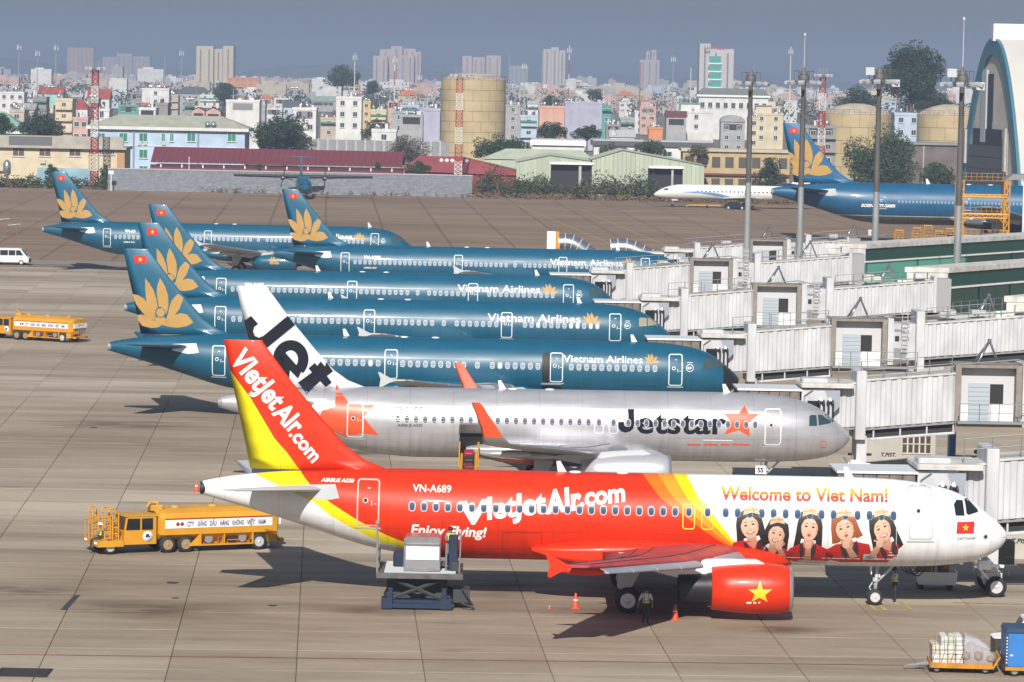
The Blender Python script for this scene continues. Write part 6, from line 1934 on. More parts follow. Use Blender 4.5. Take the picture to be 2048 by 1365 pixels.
MB().lathe([(.02, 0), (.22, .05), (.24, .2), (.05, .36)], (.3, -.2, 1.3), n=10).build('seat', mat('tractor red', (.4, .02, .02), .5), bt)
MB().tube([(.9, 0, 1.1), (.8, 0, 1.7), (1.1, 0, 2.0)], .05).build('steering_column', M_rub, bt)
for x in (-.8, .8):
    for y in (-.6, .6):
        t, h_ = MB(), MB()
        wheel(t, h_, x, y, .45, .45, .25)
        o = t.build('wheel', M_tyre, bt)
        h_.build('rim', M_hub, o)
# ---- cones
def cone(label, px, py, hgt):
    q = gnd(px, py)
    r = thing('traffic_cone', label, 'traffic cone', q, 0, 'orange traffic cones')
    k = hgt / .7
    M_cone = mat('cone orange', (.66, .075, .02), .5)
    MB().lathe([(.17 * k, .03 * k), (.045 * k, .68 * k), (.035 * k, .70 * k)], n=14).build('cone_body', M_cone, r)
    MB().box(-.2 * k, .2 * k, -.2 * k, .2 * k, 0, .035 * k).build('cone_base', M_cone, r)
    MB().lathe([(.108 * k, .36 * k), (.082 * k, .48 * k)], n=14, cap=False).build('white_collar', M_white, r)
cone('orange cone just behind the trailing wing tip of the red and white airliner', 1151, 1217, .70)
cone('orange cone between the walking man and the red engine', 1350, 1240, .70)
cone('orange cone standing alone behind the yellow fuel truck', 393, 984, .62)
cone('very small red cone lying farther from the red wing tip', 1099, 1218, .22)
# ---- slender poles with flags on the far apron
for px, top, lab in ((11, 425, 'thin pole with red white bars on the far apron'), (33, 436, 'short thin pole with a white cap on the far apron')):
    q = gnd(px, 470)
    r = thing('marker_pole', lab, 'pole', q)
    z = at(px, top, q.y).z
    MB().bar((0, 0, 0), (0, 0, z), .05, 6).build('pole', mat('brownish pole', (.20, .13, .09), .8), r)
    for k in range(3):
        MB().bar((-1.3, 0, z - .3 - .8 * k), (.6, 0, z - .1 - .8 * k), .05, 6).build('cross_bar', mat('faded red bar', (.25, .09, .07), .7) if k % 2 == 0 else M_wht, r)
# ================================================================== PEOPLE
M_skin = mat('skin', (.30, .16, .10), .6)
M_hair = mat('black hair', (.015, .012, .012), .6)
M_trs = mat('dark trousers', (.022, .024, .032), .8)
M_shirt = mat('white shirt', (.62, .63, .64), .8)
M_vest = mat('yellow green vest', (.50, .62, .05), .7)
M_refl = mat('silver band', (.60, .62, .62), .5)
M_grey = mat('grey overalls', (.16, .18, .20), .8)
M_shoe = mat('dark shoes', (.02, .018, .016), .6)
def person(label, loc, rz, J, shirt, trousers, extra, hat=None, vest=None, h=1.64):
    """J: joint positions (x right, y back, z up, facing -y) for a 1.70 m figure"""
    root = tag(obj('person', None, None, loc, (0, 0, rz)), label, 'person')
    s = h / 1.70
    names, edges = {}, []
    V, Rr = [], []
    def add(n, p, r):
        names[n] = len(V)
        V.append(Vector(p) * s)
        Rr.append(r * s)
    rad = dict(pelvis=.135, waist=.125, chest=.155, neck0=.075, neck=.058, head0=.088, head=.102, crown=.07)
    for n in ('pelvis', 'waist', 'chest', 'neck0', 'neck', 'head0', 'head', 'crown'):
        add(n, J[n], rad[n])
    for a, b_ in zip(('pelvis', 'waist', 'chest', 'neck0', 'neck', 'head0', 'head'), ('waist', 'chest', 'neck0', 'neck', 'head0', 'head', 'crown')):
        edges.append((names[a], names[b_]))
    for sd in 'LR':
        add('sh' + sd, J['sh' + sd], .070); add('el' + sd, J['el' + sd], .046); add('wr' + sd, J['wr' + sd], .032); add('ha' + sd, J['ha' + sd], .038)
        edges.extend([(names['chest'], names['sh' + sd]), (names['sh' + sd], names['el' + sd]), (names['el' + sd], names['wr' + sd]), (names['wr' + sd], names['ha' + sd])])
        add('hip' + sd, J['hip' + sd], .095); add('kn' + sd, J['kn' + sd], .062); add('an' + sd, J['an' + sd], .043); add('toe' + sd, J['toe' + sd], .040)
        edges.extend([(names['pelvis'], names['hip' + sd]), (names['hip' + sd], names['kn' + sd]), (names['kn' + sd], names['an' + sd]), (names['an' + sd], names['toe' + sd])])
    me = bpy.data.meshes.new('person_body')
    me.from_pydata([tuple(v) for v in V], edges, [])
    o = bpy.data.objects.new('tmp_body', me)
    COL.objects.link(o)
    sk = o.modifiers.new('skin', 'SKIN')
    for i, d in enumerate(me.skin_vertices[0].data):
        d.radius = (Rr[i], Rr[i])
        d.use_root = (i == 0)
    ss = o.modifiers.new('sub', 'SUBSURF')
    ss.levels = ss.render_levels = 1
    dg = bpy.context.evaluated_depsgraph_get()
    m2 = bpy.data.meshes.new_from_object(o.evaluated_get(dg))
    bpy.data.objects.remove(o)
    for m in (M_skin, shirt, trousers, M_shoe, vest or shirt, M_refl):
        m2.materials.append(m)
    segs = []
    def seg(a, b_, mi): segs.append((V[names[a]], V[names[b_]], mi))
    seg('pelvis', 'waist', 2); seg('waist', 'chest', 1); seg('chest', 'neck0', 1); seg('neck', 'head', 0); seg('head', 'crown', 0)
    for sd in 'LR':
        seg('chest', 'sh' + sd, 1); seg('sh' + sd, 'el' + sd, 1); seg('el' + sd, 'wr' + sd, 0 if extra.get('short') else 1); seg('wr' + sd, 'ha' + sd, 0)
        seg('pelvis', 'hip' + sd, 2); seg('hip' + sd, 'kn' + sd, 2); seg('kn' + sd, 'an' + sd, 2); seg('an' + sd, 'toe' + sd, 3)
    wz0, wz1 = V[names['waist']], V[names['neck0']]
    for p in m2.polygons:
        c = p.center
        best, bi = 9, 0
        for a, b_, mi in segs:
            d = b_ - a
            t = max(0, min(1, (c - a).dot(d) / max(1e-6, d.length_squared)))
            q = (c - (a + d * t)).length
            if q < best:
                best, bi, bt = q, mi, t
        if bi == 1 and vest:
            d = wz1 - wz0
            t = (c - wz0).dot(d) / d.length_squared
            side = (c - (wz0 + d * t)).length
            if -.1 < t < .95 and side < .2 * s:
                bi = 4
                if -.02 < t < .16 or .4 < t < .52:
                    bi = 5
        p.material_index = bi
        p.use_smooth = True
    # fingers rooted in each palm
    mb = MB()
    for sd in 'LR':
        w_, hd = V[names['wr' + sd]], V[names['ha' + sd]]
        d = (hd - w_).normalized()
        e = d.cross(Vector((0, 1, 0.2))).normalized()
        n_ = e.cross(d)
        for k, (off, ln) in enumerate(((-.027, .062), (-.009, .074), (.009, .070), (.026, .056))):
            a = hd + e * off * s + d * .01 * s
            b_ = a + (d * .9 + n_ * .25) * ln * .55 * s
            c = b_ + (d * .6 + n_ * .7) * ln * .5 * s
            mb.bar(a, b_, .0095 * s, 6).bar(b_, c, .0088 * s, 6)
        a = hd - d * .02 * s + e * -.03 * s
        mb.bar(a, a + (d * .5 - e * .8).normalized() * .055 * s, .011 * s, 6)
    f2 = mb.mesh('fingers', M_skin)
    bm = bmesh.new()
    bm.from_mesh(m2)
    bm.from_mesh(f2)
    bm.to_mesh(m2)
    bm.free()
    obj('body', m2, root)
    hc, cr = V[names['head']], V[names['crown']]
    up = (cr - V[names['head0']]).normalized()
    q = up.to_track_quat('Z', 'Y').to_matrix().to_4x4()
    if hat:
        k = MB().lathe([(.135 * s, -.005), (.125 * s, .04 * s), (.09 * s, .10 * s), (.02 * s, .125 * s)], n=16)
        k.prism([(-.10 * s, -.17 * s), (.10 * s, -.17 * s), (.12 * s, -.05 * s), (-.12 * s, -.05 * s)], -.004, .012, 0, 'XY')
        ho = k.build('hard_hat', hat, root)
    else:
        ho = MB().lathe([(.114 * s, -.05 * s), (.118 * s, .02 * s), (.10 * s, .08 * s), (.05 * s, .118 * s), (.01, .125 * s)], n=16).build('hair', M_hair, root)
    ho.matrix_local = Matrix.Translation(hc + Vector((0, .015 * s, 0)) + up * .02 * s) @ q
    fwd = Vector((0, -1, 0))
    fc = MB()
    for x in (-.034, .034):
        fc.lathe([(.002, -.008), (.012, 0), (.002, .008)], (hc.x + x * s, hc.y - .098 * s, hc.z + .005 * s), 'Y', 8)
    fc.build('eyes', M_hair, root)
    MB().add([(hc.x - .012 * s, hc.y - .095 * s, hc.z - .035 * s), (hc.x + .012 * s, hc.y - .095 * s, hc.z - .035 * s), (hc.x, hc.y - .122 * s, hc.z - .032 * s), (hc.x, hc.y - .098 * s, hc.z + .012 * s)], [(0, 1, 2), (0, 2, 3), (1, 3, 2)]).build('nose', M_skin, root)
    MB().bar((hc.x - .022 * s, hc.y - .094 * s, hc.z - .056 * s), (hc.x + .022 * s, hc.y - .094 * s, hc.z - .056 * s), .006 * s, 6).build('mouth', mat('lips', (.22, .07, .06), .6), root)
    for x in (-1, 1):
        MB().lathe([(.005, -.01), (.025, 0), (.005, .01)], (hc.x + x * .10 * s, hc.y, hc.z - .01 * s), 'X', 8).build('ear', M_skin, root)
    return root, V, names
def pose(**k):
    J = dict(pelvis=(0, 0, .93), waist=(0, 0, 1.08), chest=(0, 0, 1.30), neck0=(0, 0, 1.43), neck=(0, -.01, 1.48), head0=(0, -.01, 1.54), head=(0, -.015, 1.60), crown=(0, -.01, 1.66))
    for sd, sg in (('L', 1), ('R', -1)):
        J['sh' + sd] = (sg * .19, 0, 1.39)
        J['el' + sd] = (sg * .25, .02, 1.11)
        J['wr' + sd] = (sg * .25, -.04, .87)
        J['ha' + sd] = (sg * .25, -.06, .79)
        J['hip' + sd] = (sg * .095, 0, .88)
        J['kn' + sd] = (sg * .10, -.02, .48)
        J['an' + sd] = (sg * .10, .02, .08)
        J['toe' + sd] = (sg * .11, -.13, .04)
    J.update(k)
    return J
# walking towards the camera with a black bag
q = gnd(1291, 1249)
pw_, V_, N_ = person('person in white shirt with yellow waist band walking with a black bag', q, .1,
       pose(knL=(.09, -.14, .50), anL=(.08, -.10, .10), toeL=(.09, -.24, .05), knR=(-.10, .02, .49), anR=(-.09, .20, .10), toeR=(-.10, .06, .04), elL=(.29, .06, 1.12), wrL=(.30, .02, .90), haL=(.30, -.01, .82), elR=(-.31, .03, 1.12), wrR=(-.36, -.08, .92), haR=(-.38, -.12, .85)),
       M_shirt, M_trs, dict(short=True), None, None)
MB().lathe([(.158, 0), (.162, .05), (.158, .09)], (0, 0, .97), n=18, cap=False).lathe([(.165, .03), (.165, .06)], (0, 0, .97), n=18, cap=False, m=0).build('waist_band', M_vest, pw_)
for x in (-.09, .09):
    MB().bar((x, -.15, 1.05), (x, -.13, 1.38), .014, 6).build('vest_strap', M_grey, pw_)
hb = V_[N_['haR']]
bg = tag(MB().bbox(-.05, .05, -.2, .2, -.36, -.08, .02).tube([(0, -.1, -.08), (0, -.06, .01), (0, .06, .01), (0, .1, -.08)], .012, 5).build('hand_bag', M_rub, None, q + Vector((hb.x - .02, hb.y - .02, hb.z))), 'black bag carried by the person walking beneath the red wing', 'bag')
# at the nose wheel, seen from the side
q = gnd(1789, 1204)
person('person in striped white top with yellow belt standing beside the nose wheel', q, -1.3,
       pose(elL=(.22, -.08, 1.12), wrL=(.14, -.26, 1.22), haL=(.10, -.30, 1.30), elR=(-.22, -.06, 1.10), wrR=(-.12, -.24, 1.12), haR=(-.08, -.28, 1.18), knL=(.10, -.05, .48), anR=(-.1, .1, .08), toeR=(-.1, -.05, .04), head=(0, -.05, 1.595), crown=(0, -.05, 1.655)),
       mat('striped shirt', (.52, .54, .56), .8), M_trs, {}, None, None)
MB().lathe([(.16, 0), (.165, .05), (.16, .08)], (0, 0, .96), n=18, cap=False).build('belt', M_vest, [o for o in COL.objects if o.get('label', '').startswith('person in striped')][0])
# loader operator
q = at(902, 1100, Yl)
person('person in yellow vest working the controls of the blue cargo loader', (q.x - .05, Yl + 1.0, 1.98), .3,
       pose(elL=(.26, -.12, 1.14), wrL=(.16, -.32, 1.12), haL=(.13, -.38, 1.12), elR=(-.26, -.10, 1.12), wrR=(-.16, -.30, 1.10), haR=(-.12, -.37, 1.10)), M_grey, M_grey, {}, None, M_vest)
# seated on the front of the fuel truck
tm_ = truck1.matrix_basis
q = Matrix.Translation(truck1.location) @ Matrix.Rotation(truck1.rotation_euler.z, 4, 'Z') @ Vector((4.85 * .9, .45 * .9, .72 - .82))
person('person in white hard hat and yellow vest sitting on the front of the fuel truck', q, math.radians(204 + 90 - 25),
       pose(pelvis=(0, 0, .90), waist=(0, -.02, 1.04), hipL=(.10, -.05, .88), hipR=(-.10, -.05, .88), knL=(.13, -.44, .86), knR=(-.12, -.44, .84), anL=(.15, -.46, .44), anR=(-.12, -.50, .42), toeL=(.16, -.60, .40), toeR=(-.12, -.64, .38), elL=(.24, -.10, 1.14), wrL=(.16, -.32, 1.00), haL=(.14, -.38, .96), elR=(-.25, -.08, 1.14), wrR=(-.18, -.30, .98), haR=(-.15, -.36, .95)),
       M_grey, M_trs, {}, mat('hard hat white', (.70, .70, .70), .4), M_vest)
# ================================================================== BEYOND THE APRON
rc = random.Random(23)
LANDMARKS = []      # (px, py, phrase)
M_wpane = mat('dark window pane', (.045, .055, .065), .2)
M_wfr = mat('window frame white', (.55, .55, .53), .6)
_wm = {}
def win_mesh(w, h, m=None):
    key = (round(w, 2), round(h, 2), m.name if m else '')
    if key not in _wm:
        mb = MB().box(-w / 2 - .12, w / 2 + .12, -.06, .02, -.12, h + .12, 0).box(-w / 2, w / 2, -.085, -.06, 0, h, 1).box(-.04, .04, -.10, -.085, 0, h, 0)
        mb.box(-w / 2 - .2, w / 2 + .2, -.22, .02, -.22, -.12, 0)
        _wm[key] = mb.mesh('window', [M_wfr, m or M_wpane])
    return _wm[key]
WALLC = {}
def wall_mat(name, c):
    return mat('render ' + name, c, .85, var=.14, scale=.35)
COLS = dict(white=(.60, .60, .59), cream=(.56, .48, .34), grey=(.33, .33, .33), pink=(.50, .33, .28), salmon=(.56, .32, .24), lavender=(.36, .36, .46), yellow=(.56, .42, .18),
            beige=(.44, .38, .30), teal=(.08, .30, .27), blue=(.40, .48, .58), green=(.16, .32, .22), tan=(.42, .32, .21), concrete=(.25, .24, .23), aqua=(.30, .52, .50), orange=(.56, .22, .10), brown=(.17, .10, .08))
ROOFC = dict(red=(.30, .05, .04), maroon=(.13, .04, .04), orange=(.46, .15, .07), slate=(.08, .085, .10), green=(.22, .30, .23), grey=(.30, .30, .30), sheet=(.42, .43, .44), brown=(.16, .09, .07), teal=(.07, .22, .22))
M_tank = mat('steel water tank', (.50, .51, .53), .25, .8)
M_ac = mat('air conditioner box', (.45, .45, .43), .6)
def house(label, x0, x1, ytop, Y, wall, roof='flat', rcol='grey', depth=9.0, floors=None, win=(1.2, 1.3), ncol=None, extra=(), name='house', cat='house', group='houses of the city behind the airport', ybase=None, wm=None, roof_h=None):
    a, b_ = at(x0, ytop, Y), at(x1, ytop, Y)
    w, zt = b_.x - a.x, (a.z + b_.z) / 2
    r = thing(name, label, cat, (a.x, Y, 0), 0, group)
    rh = 0 if roof == 'flat' else (roof_h or min(3.2, w * .28))
    zw = zt - rh
    wmm = wall_mat(wall, COLS[wall])
    rm = mat('roof ' + rcol, ROOFC[rcol], .75, var=.22, scale=.5)
    zb = 0
    MB().box(0, w, 0, depth, zb, zw - (.02 if roof == 'flat' else 0)).build('wall', wmm, r)
    o = .35
    if roof == 'flat':
        m = MB().box(-.12, w + .12, -.12, .15, zw - .75, zw).box(-.12, w + .12, depth - .15, depth + .12, zw - .75, zw).box(-.12, .12, .15, depth - .15, zw - .75, zw).box(w - .12, w + .12, .15, depth - .15, zw - .75, zw)
        m.build('parapet', wmm, r)
    elif roof == 'gable':      # ridge along the facade
        MB().add([(-o, -o, zw - .1), (w + o, -o, zw - .1), (w + o, depth / 2, zt), (-o, depth / 2, zt), (w + o, depth + o, zw - .1), (-o, depth + o, zw - .1)], [(0, 1, 2, 3), (3, 2, 4, 5), (0, 3, 5), (1, 4, 2)]).build('roof', rm, r)
    elif roof == 'front':      # gable faces the camera
        MB().add([(-o, -o, zw - .1), (w / 2, -o, zt), (w + o, -o, zw - .1), (-o, depth, zw - .1), (w / 2, depth, zt), (w + o, depth, zw - .1)], [(0, 1, 4, 3), (1, 2, 5, 4), (3, 4, 5)]).build('roof', rm, r)
        MB().add([(0, -.01, zw - .1), (w, -.01, zw - .1), (w / 2, -.01, zt - .3)], [(0, 1, 2)]).build('gable', wmm, r)
    elif roof == 'hip':
        k = min(w, depth) * .42
        MB().add([(-o, -o, zw - .1), (w + o, -o, zw - .1), (w + o, depth + o, zw - .1), (-o, depth + o, zw - .1), (k, depth / 2, zt), (w - k, depth / 2, zt)], [(0, 1, 5, 4), (1, 2, 5), (2, 3, 4, 5), (3, 0, 4)]).build('roof', rm, r)
    elif roof == 'barrel':
        ring0 = [(w / 2 - w / 2 * math.cos(math.pi * k / 10) * 1.04, -o, zw + rh * math.sin(math.pi * k / 10)) for k in range(11)]
        MB().loft([ring0, [(x, depth, z) for x, y, z in ring0]], closed=False, cap=True).build('roof', rm, r)
    nf = floors if floors is not None else max(1, min(5, int(zw / 3.4)))
    nc = ncol if ncol is not None else max(1, int(w / 3.0))
    me = win_mesh(win[0], win[1], wm)
    for f in range(nf):
        z = zw - 2.6 - 3.3 * f
        if z < 1.0 or (ybase and z < at(x0, ybase, Y).z - 1.5):
            break
        for k in range(nc):
            if nc > 2 and rc.random() < .15:
                continue
            obj('window', me, r, (w * (k + .5) / nc, 0, z))
    for e in extra:
        if e == 'tank':
            t = rc.uniform(.15, .85) * w
            MB().lathe([(.02, .3), (.55, .3), (.6, .5), (.6, 1.7), (.3, 1.95), (.02, 2.0)], (t, 1.4, zw - .1), n=10).build('water_tank', M_tank, r)
        elif e == 'tank2':
            for t in (.3, .6):
                MB().lathe([(.02, -1), (.5, -.98), (.55, -.8), (.55, .8), (.5, .98), (.02, 1)], (w * t, 1.5, zw + .75), 'X', 10).build('water_tank', M_tank, r)
        elif e == 'ac':
            MB().box(w * .6, w * .6 + .9, -.4, -.02, zw - 3.4, zw - 2.8).build('air_conditioner', M_ac, r)
        elif e == 'dark':
            MB().box(w * .12, w * .88, -.05, -.01, zw - 2.8, zw - .8).build('loggia', M_dark, r)
        elif e == 'balcony':
            for f in range(min(3, nf)):
                z = zw - 3.3 * (f + 1)
                if z > 1:
                    MB().box(.1, w - .1, -1.0, -.01, z, z + .15).box(.1, w - .1, -1.0, -.92, z + .15, z + 1.0).build('balcony', wmm, r)
        elif e == 'shutter':
            MB().box(w * .2, w * .8, -.06, -.01, zw - 3.0, zw - 1.0).build('shutter', mat('grey shutter', (.20, .20, .21), .6), r)
        elif e == 'awning':
            MB().add([(0, -.02, zw - 1.6), (w, -.02, zw - 1.6), (w, -1.3, zw - 2.2), (0, -1.3, zw - 2.2)], [(0, 1, 2, 3)]).build('awning', mat('green awning', (.05, .20, .13), .7), r)
        elif e == 'room':
            MB().box(w * .3, w * .75, 2, 5, zw - .3, zw + 2.4).build('roof_room', wmm, r)
        elif e == 'poles':
            m = MB()
            for k in range(4):
                m.bar((w * (.1 + .25 * k), .6, zw - .5), (w * (.1 + .25 * k), .6, zw + rc.uniform(1.2, 2.6)), .05, 4)
            m.build('roof_poles', M_rail, r)
        elif e == 'pents':
            MB().box(w * .05, w * .6, 1.5, 6, zw - .4, zw + 2.3).add([(w * .02, 1.2, zw + 2.3), (w * .63, 1.2, zw + 2.3), (w * .63, 6.2, zw + 2.7), (w * .02, 6.2, zw + 2.7)], [(0, 1, 2, 3)], 1).build('roof_shed', [wmm, rm], r)
    return r
za = lambda x, y: (x * .2539, 60 + y * .2539)
zb_ = lambda x, y: (500 + x * .2539, 60 + y * .2539)
zc_ = lambda x, y: (1000 + x * .2539, 60 + y * .2539)
zd_ = lambda x, y: (1500 + x * .2785, 20 + y * .2785)
FOOT = []
def depth_for(x0, x1, ytop, h0=None):
    """distance at which a roof seen at ytop has a believable height, clear of what already stands there"""
    for h in ([h0, h0 + .7, h0 - .7, h0 + 1.5, h0 - 1.5] if h0 else []) + [rc.uniform(9, 14) for _ in range(30)] + [rc.uniform(6, 19) for _ in range(60)]:
        lo, hi = 860.0, 6000.0
        xm = (x0 + x1) / 2
        for _ in range(40):
            m = (lo + hi) / 2
            if (at(xm, ytop, m).z > h):
                lo = m
            else:
                hi = m
        Y = lo
        if Y < 862 or Y > 3600:
            continue
        X0, X1 = at(x0, ytop, Y).x - .6, at(x1, ytop, Y).x + .6
        if all(X1 < f[0] or X0 > f[1] or Y + 10.5 < f[2] or Y > f[3] for f in FOOT):
            FOOT.append((X0, X1, Y, Y + 10.5))
            return Y
    return None
def zh(tr, q, label, wall, roof='flat', rcol='grey', **kw):
    x0, x1, yt = q
    a, b_ = tr(x0, yt), tr(x1, yt)
    Y = kw.pop('Y', None) or depth_for(a[0], b_[0], a[1], kw.pop('h', None))
    if Y is None:
        return None
    r = house(label, a[0], b_[0], a[1], Y, wall, roof, rcol, **kw)
    LANDMARKS.append((a[0], b_[0], a[1]))
    return r
# ---- fixed big things nearest the apron
FOOT += [(-140, 140, 735, 860)]
def lab_house(r, phrase):
    pass
# tanks
def storage_tank(label, px0, px1, yrim, ydome, Y, bands):
    a, b_ = at(px0, yrim, Y), at(px1, yrim, Y)
    R_ = (b_.x - a.x) / 2
    cx, zt, zd = (a.x + b_.x) / 2, (a.z + b_.z) / 2, at((px0 + px1) / 2, ydome, Y).z
    r = thing('storage_tank', label, 'storage tank', (cx, Y + R_, 0), 0, 'yellow fuel storage tanks')
    M_t = mat('tank yellow', (.44, .345, .19), .6, var=.12, scale=.25)
    M_d = mat('tank dome', (.40, .34, .26), .8, var=.25, scale=.4)
    MB().lathe([(R_ - .05, 0), (R_ - .05, zt)], n=56).build('tank_core', mat('tank seam', (.17, .125, .07), .8), r)
    z = 0.0
    hb = zt / bands
    nseg = 6
    per = 56 // 1
    for k in range(bands):
        off = .5 * (k % 2)
        for s in range(nseg * 2):
            a0, a1 = 2 * math.pi * (s + off) / (nseg * 2), 2 * math.pi * (s + 1 + off) / (nseg * 2)
            if math.sin((a0 + a1) / 2) > .45:
                continue
            g = .05 / R_
            pts = []
            n = 6
            vs = []
            for i in range(n + 1):
                t = a0 + g + (a1 - a0 - 2 * g) * i / n
                vs += [(R_ * math.cos(t), R_ * math.sin(t), k * hb + .06), (R_ * math.cos(t), R_ * math.sin(t), (k + 1) * hb - .06)]
            MB().add(vs, [(2 * i, 2 * i + 2, 2 * i + 3, 2 * i + 1) for i in range(n)], 0, True).build('shell_plate', M_t, r)
    MB().lathe([(R_ + .05, zt), (R_ * .8, zt + (zd - zt) * .45), (R_ * .5, zt + (zd - zt) * .8), (R_ * .2, zd), (.05, zd)], n=40).build('dome', M_d, r)
    m = MB()
    for k in range(40):
        a0, a1 = 2 * math.pi * k / 40, 2 * math.pi * (k + 1) / 40
        p, q = (R_ * 1.0 * math.cos(a0), R_ * math.sin(a0)), (R_ * math.cos(a1), R_ * math.sin(a1))
        m.bar((*p, zt), (*p, zt + 1.1), .05, 4).bar((*p, zt + 1.1), (*q, zt + 1.1), .05, 4)
    m.build('rim_railing', mat('rusty rail', (.16, .09, .06), .8), r)
    FOOT.append((cx - R_ - 2, cx + R_ + 2, Y - 2, Y + 2 * R_ + 2))
    return r
storage_tank('tall yellow storage tank behind the middle red and white lattice mast', 881, 1012, 160, 146, 1000, 8)
storage_tank('low domed yellow storage tank behind the fin of the big blue airliner', 1650, 1790, 229, 208, 905, 5)
storage_tank('yellow storage tank half hidden by the floodlight mast beside the arched hangar', 1842, 1975, 231, 210, 930, 5)
G = None
def build_front():
    # cream two-storey building
    Y = 752
    a = at(0, 270, Y)
    b_ = at(250, 274, Y)
    r = thing('cream_building', 'cream two storey building with orange pillars and a flat roof behind the far left tail', 'building', (a.x - 6, Y, 0))
    w = b_.x - a.x + 6
    zt, ze = a.z, at(100, 297, Y).z
    wm = wall_mat('cream', COLS['cream'])
    MB().box(0, w, 0, 11, 0, ze).build('wall', wm, r)
    MB().box(-.4, w + .4, -1.0, 11.4, ze, ze + .5).build('roof_slab', mat('grey beige slab', (.36, .34, .29), .85, var=.15, scale=.4), r)
    MB().box(7, w - .2, -.85, .2, ze + .5, zt).box(.0, 7, -.6, .2, ze + .5, zt).build('roof_band', mat('grey beige slab', (.36, .34, .29), .85), r)
    MB().box(8, 17, -.95, -.86, ze + .1, zt - .2).build('dark_cladding', mat('dark cladding', (.12, .12, .13), .7), r)
    for x in (2.5, w - 7.5, w - 1.6):
        MB().box(x, x + 1.6, -.10, 0, 0, ze - .02).build('pillar', mat('orange pillar', (.44, .25, .11), .8), r)
    me = win_mesh(2.3, 1.5, mat('brown shutter', (.10, .055, .04), .6))
    for px in (37, 90, 150):
        obj('window', me, r, (at(px, 306, Y).x - r.location.x, -.02, at(px, 312, Y).z))
    for px in (182, 203, 215, 225):
        obj('window', win_mesh(.8, .8, mat('brown shutter', (.10, .055, .04), .6)), r, (at(px, 306, Y).x - r.location.x, -.02, at(px, 309, Y).z))
    MB().box(14.5, 15.6, -.5, -.02, ze - 3.2, ze - 2.5).build('air_conditioner', M_ac, r)
    MB().box(14, w - 6.5, -.9, -.8, 0, 3.4).build('lower_panel', mat('pale blue mural panel', (.22, .38, .48), .7, var=.2, scale=.3), r)
    MB().box(3.0, 8.0, -.9, -.8, 2.6, 4.2).build('lower_panel', wm, r)
    # pale blue office
    Y = 790
    a, b_ = at(176, 258, Y), at(494, 262, Y)
    r = thing('office_block', 'pale blue three storey office with a low hipped roof and green windows', 'building', (a.x, Y, 0))
    w = b_.x - a.x
    ze, zr = a.z, at(330, 231, Y + 6).z
    bm_ = wall_mat('pale blue', (.40, .50, .64))
    MB().box(.5, w - .5, .6, 14, 0, ze).build('wall', bm_, r)
    MB().box(-.4, w + .4, -.3, 14.6, ze, ze + .7).build('cornice', wall_mat('white', COLS['white']), r)
    MB().add([(-.3, -.2, ze + .71), (w + .3, -.2, ze + .71), (w + .3, 14.5, ze + .71), (-.3, 14.5, ze + .71), (6, 7, zr), (w - 6, 7, zr)], [(0, 1, 5, 4), (1, 2, 5), (2, 3, 4, 5), (3, 0, 4)]).build('roof', mat('roof greenbeige', (.33, .34, .27), .85, var=.12, scale=.4), r)
    gm = mat('green window pane', (.05, .20, .15), .2)
    for px, wd in ((202, 1.5), (246, 1.7), (286, 1.7), (326, .7), (343, .7), (382, 1.7), (463, 1.7)):
        for f, py in enumerate((283, 316, 349)):
            if f == 0 or px in (286, 382, 463):
                obj('window', win_mesh(wd, 1.75, gm), r, (at(px, py, Y).x - a.x, .55, at(px, py, Y).z))
    for px in (279, 290, 327):
        MB().box(-.4, .4, -.35, 0, 0, .75).build('air_conditioner', M_ac, r, (at(px, 289, Y).x - a.x, .58, at(px, 291, Y).z))
    for k in (0, 1):
        MB().lathe([(.02, -1), (.55, -.9), (.6, 0), (.55, .9), (.02, 1)], (at(415 + 12 * k, 247, Y).x - a.x, .6, ze + 1.5), 'Y', 12).build('water_tank', M_tank, r)
    for px in (267, 396):
        MB().box(-.18, .18, .3, .6, 0, ze).build('drain_pipe', mat('blue grey pipe', (.18, .24, .32), .6), r, (at(px, 280, Y).x - a.x, 0, 0))
    MB().box(.4, w - .4, .48, .6, ze - 3.6, ze - 3.45).build('string_course', wall_mat('white', COLS['white']), r)
    # green roof far left
    Y = 835
    a, b_ = at(-40, 262, Y), at(57, 262, Y)
    r = thing('green_roof_hall', 'hall with a plain green sloping roof at the photo edge', 'building', (a.x, Y, 0))
    w = b_.x - a.x
    zr = at(0, 224, Y).z
    MB().box(0, w - 1, .5, 14, 0, a.z).build('wall', wall_mat('white', COLS['white']), r)
    MB().add([(-2, -.4, a.z), (w, -.4, a.z), (w * .42, 7, zr), (-2, 7, zr), (w, 14.4, a.z), (-2, 14.4, a.z)], [(0, 1, 2, 3), (3, 2, 4, 5), (1, 4, 2)]).build('roof', mat('plain green roof', (.20, .34, .26), .7, var=.08, scale=.4), r)
    MB().box(-2, w, -.5, -.4, a.z - .5, a.z).build('eave_board', M_white, r)
    # long red shed in two tiers
    Y = 748
    a, b_ = at(301, 325, Y), at(805, 333, Y)
    r = thing('red_shed', 'long dark red metal shed with two roof tiers behind the grey block wall', 'shed', (a.x, Y, 0))
    w = b_.x - a.x
    zr, ze = at(500, 298, Y + 8).z, a.z
    M_rs = mat('dark red sheet', (.155, .032, .042), .6, var=.12, scale=.3, stretch=(1.0, .1, 1))
    M_rs2 = mat('red sheet wall', (.235, .045, .05), .6, var=.12, scale=.3)
    MB().box(.3, w - .3, .2, 15, 0, ze - .6).build('wall', M_rs2, r)
    N = 40
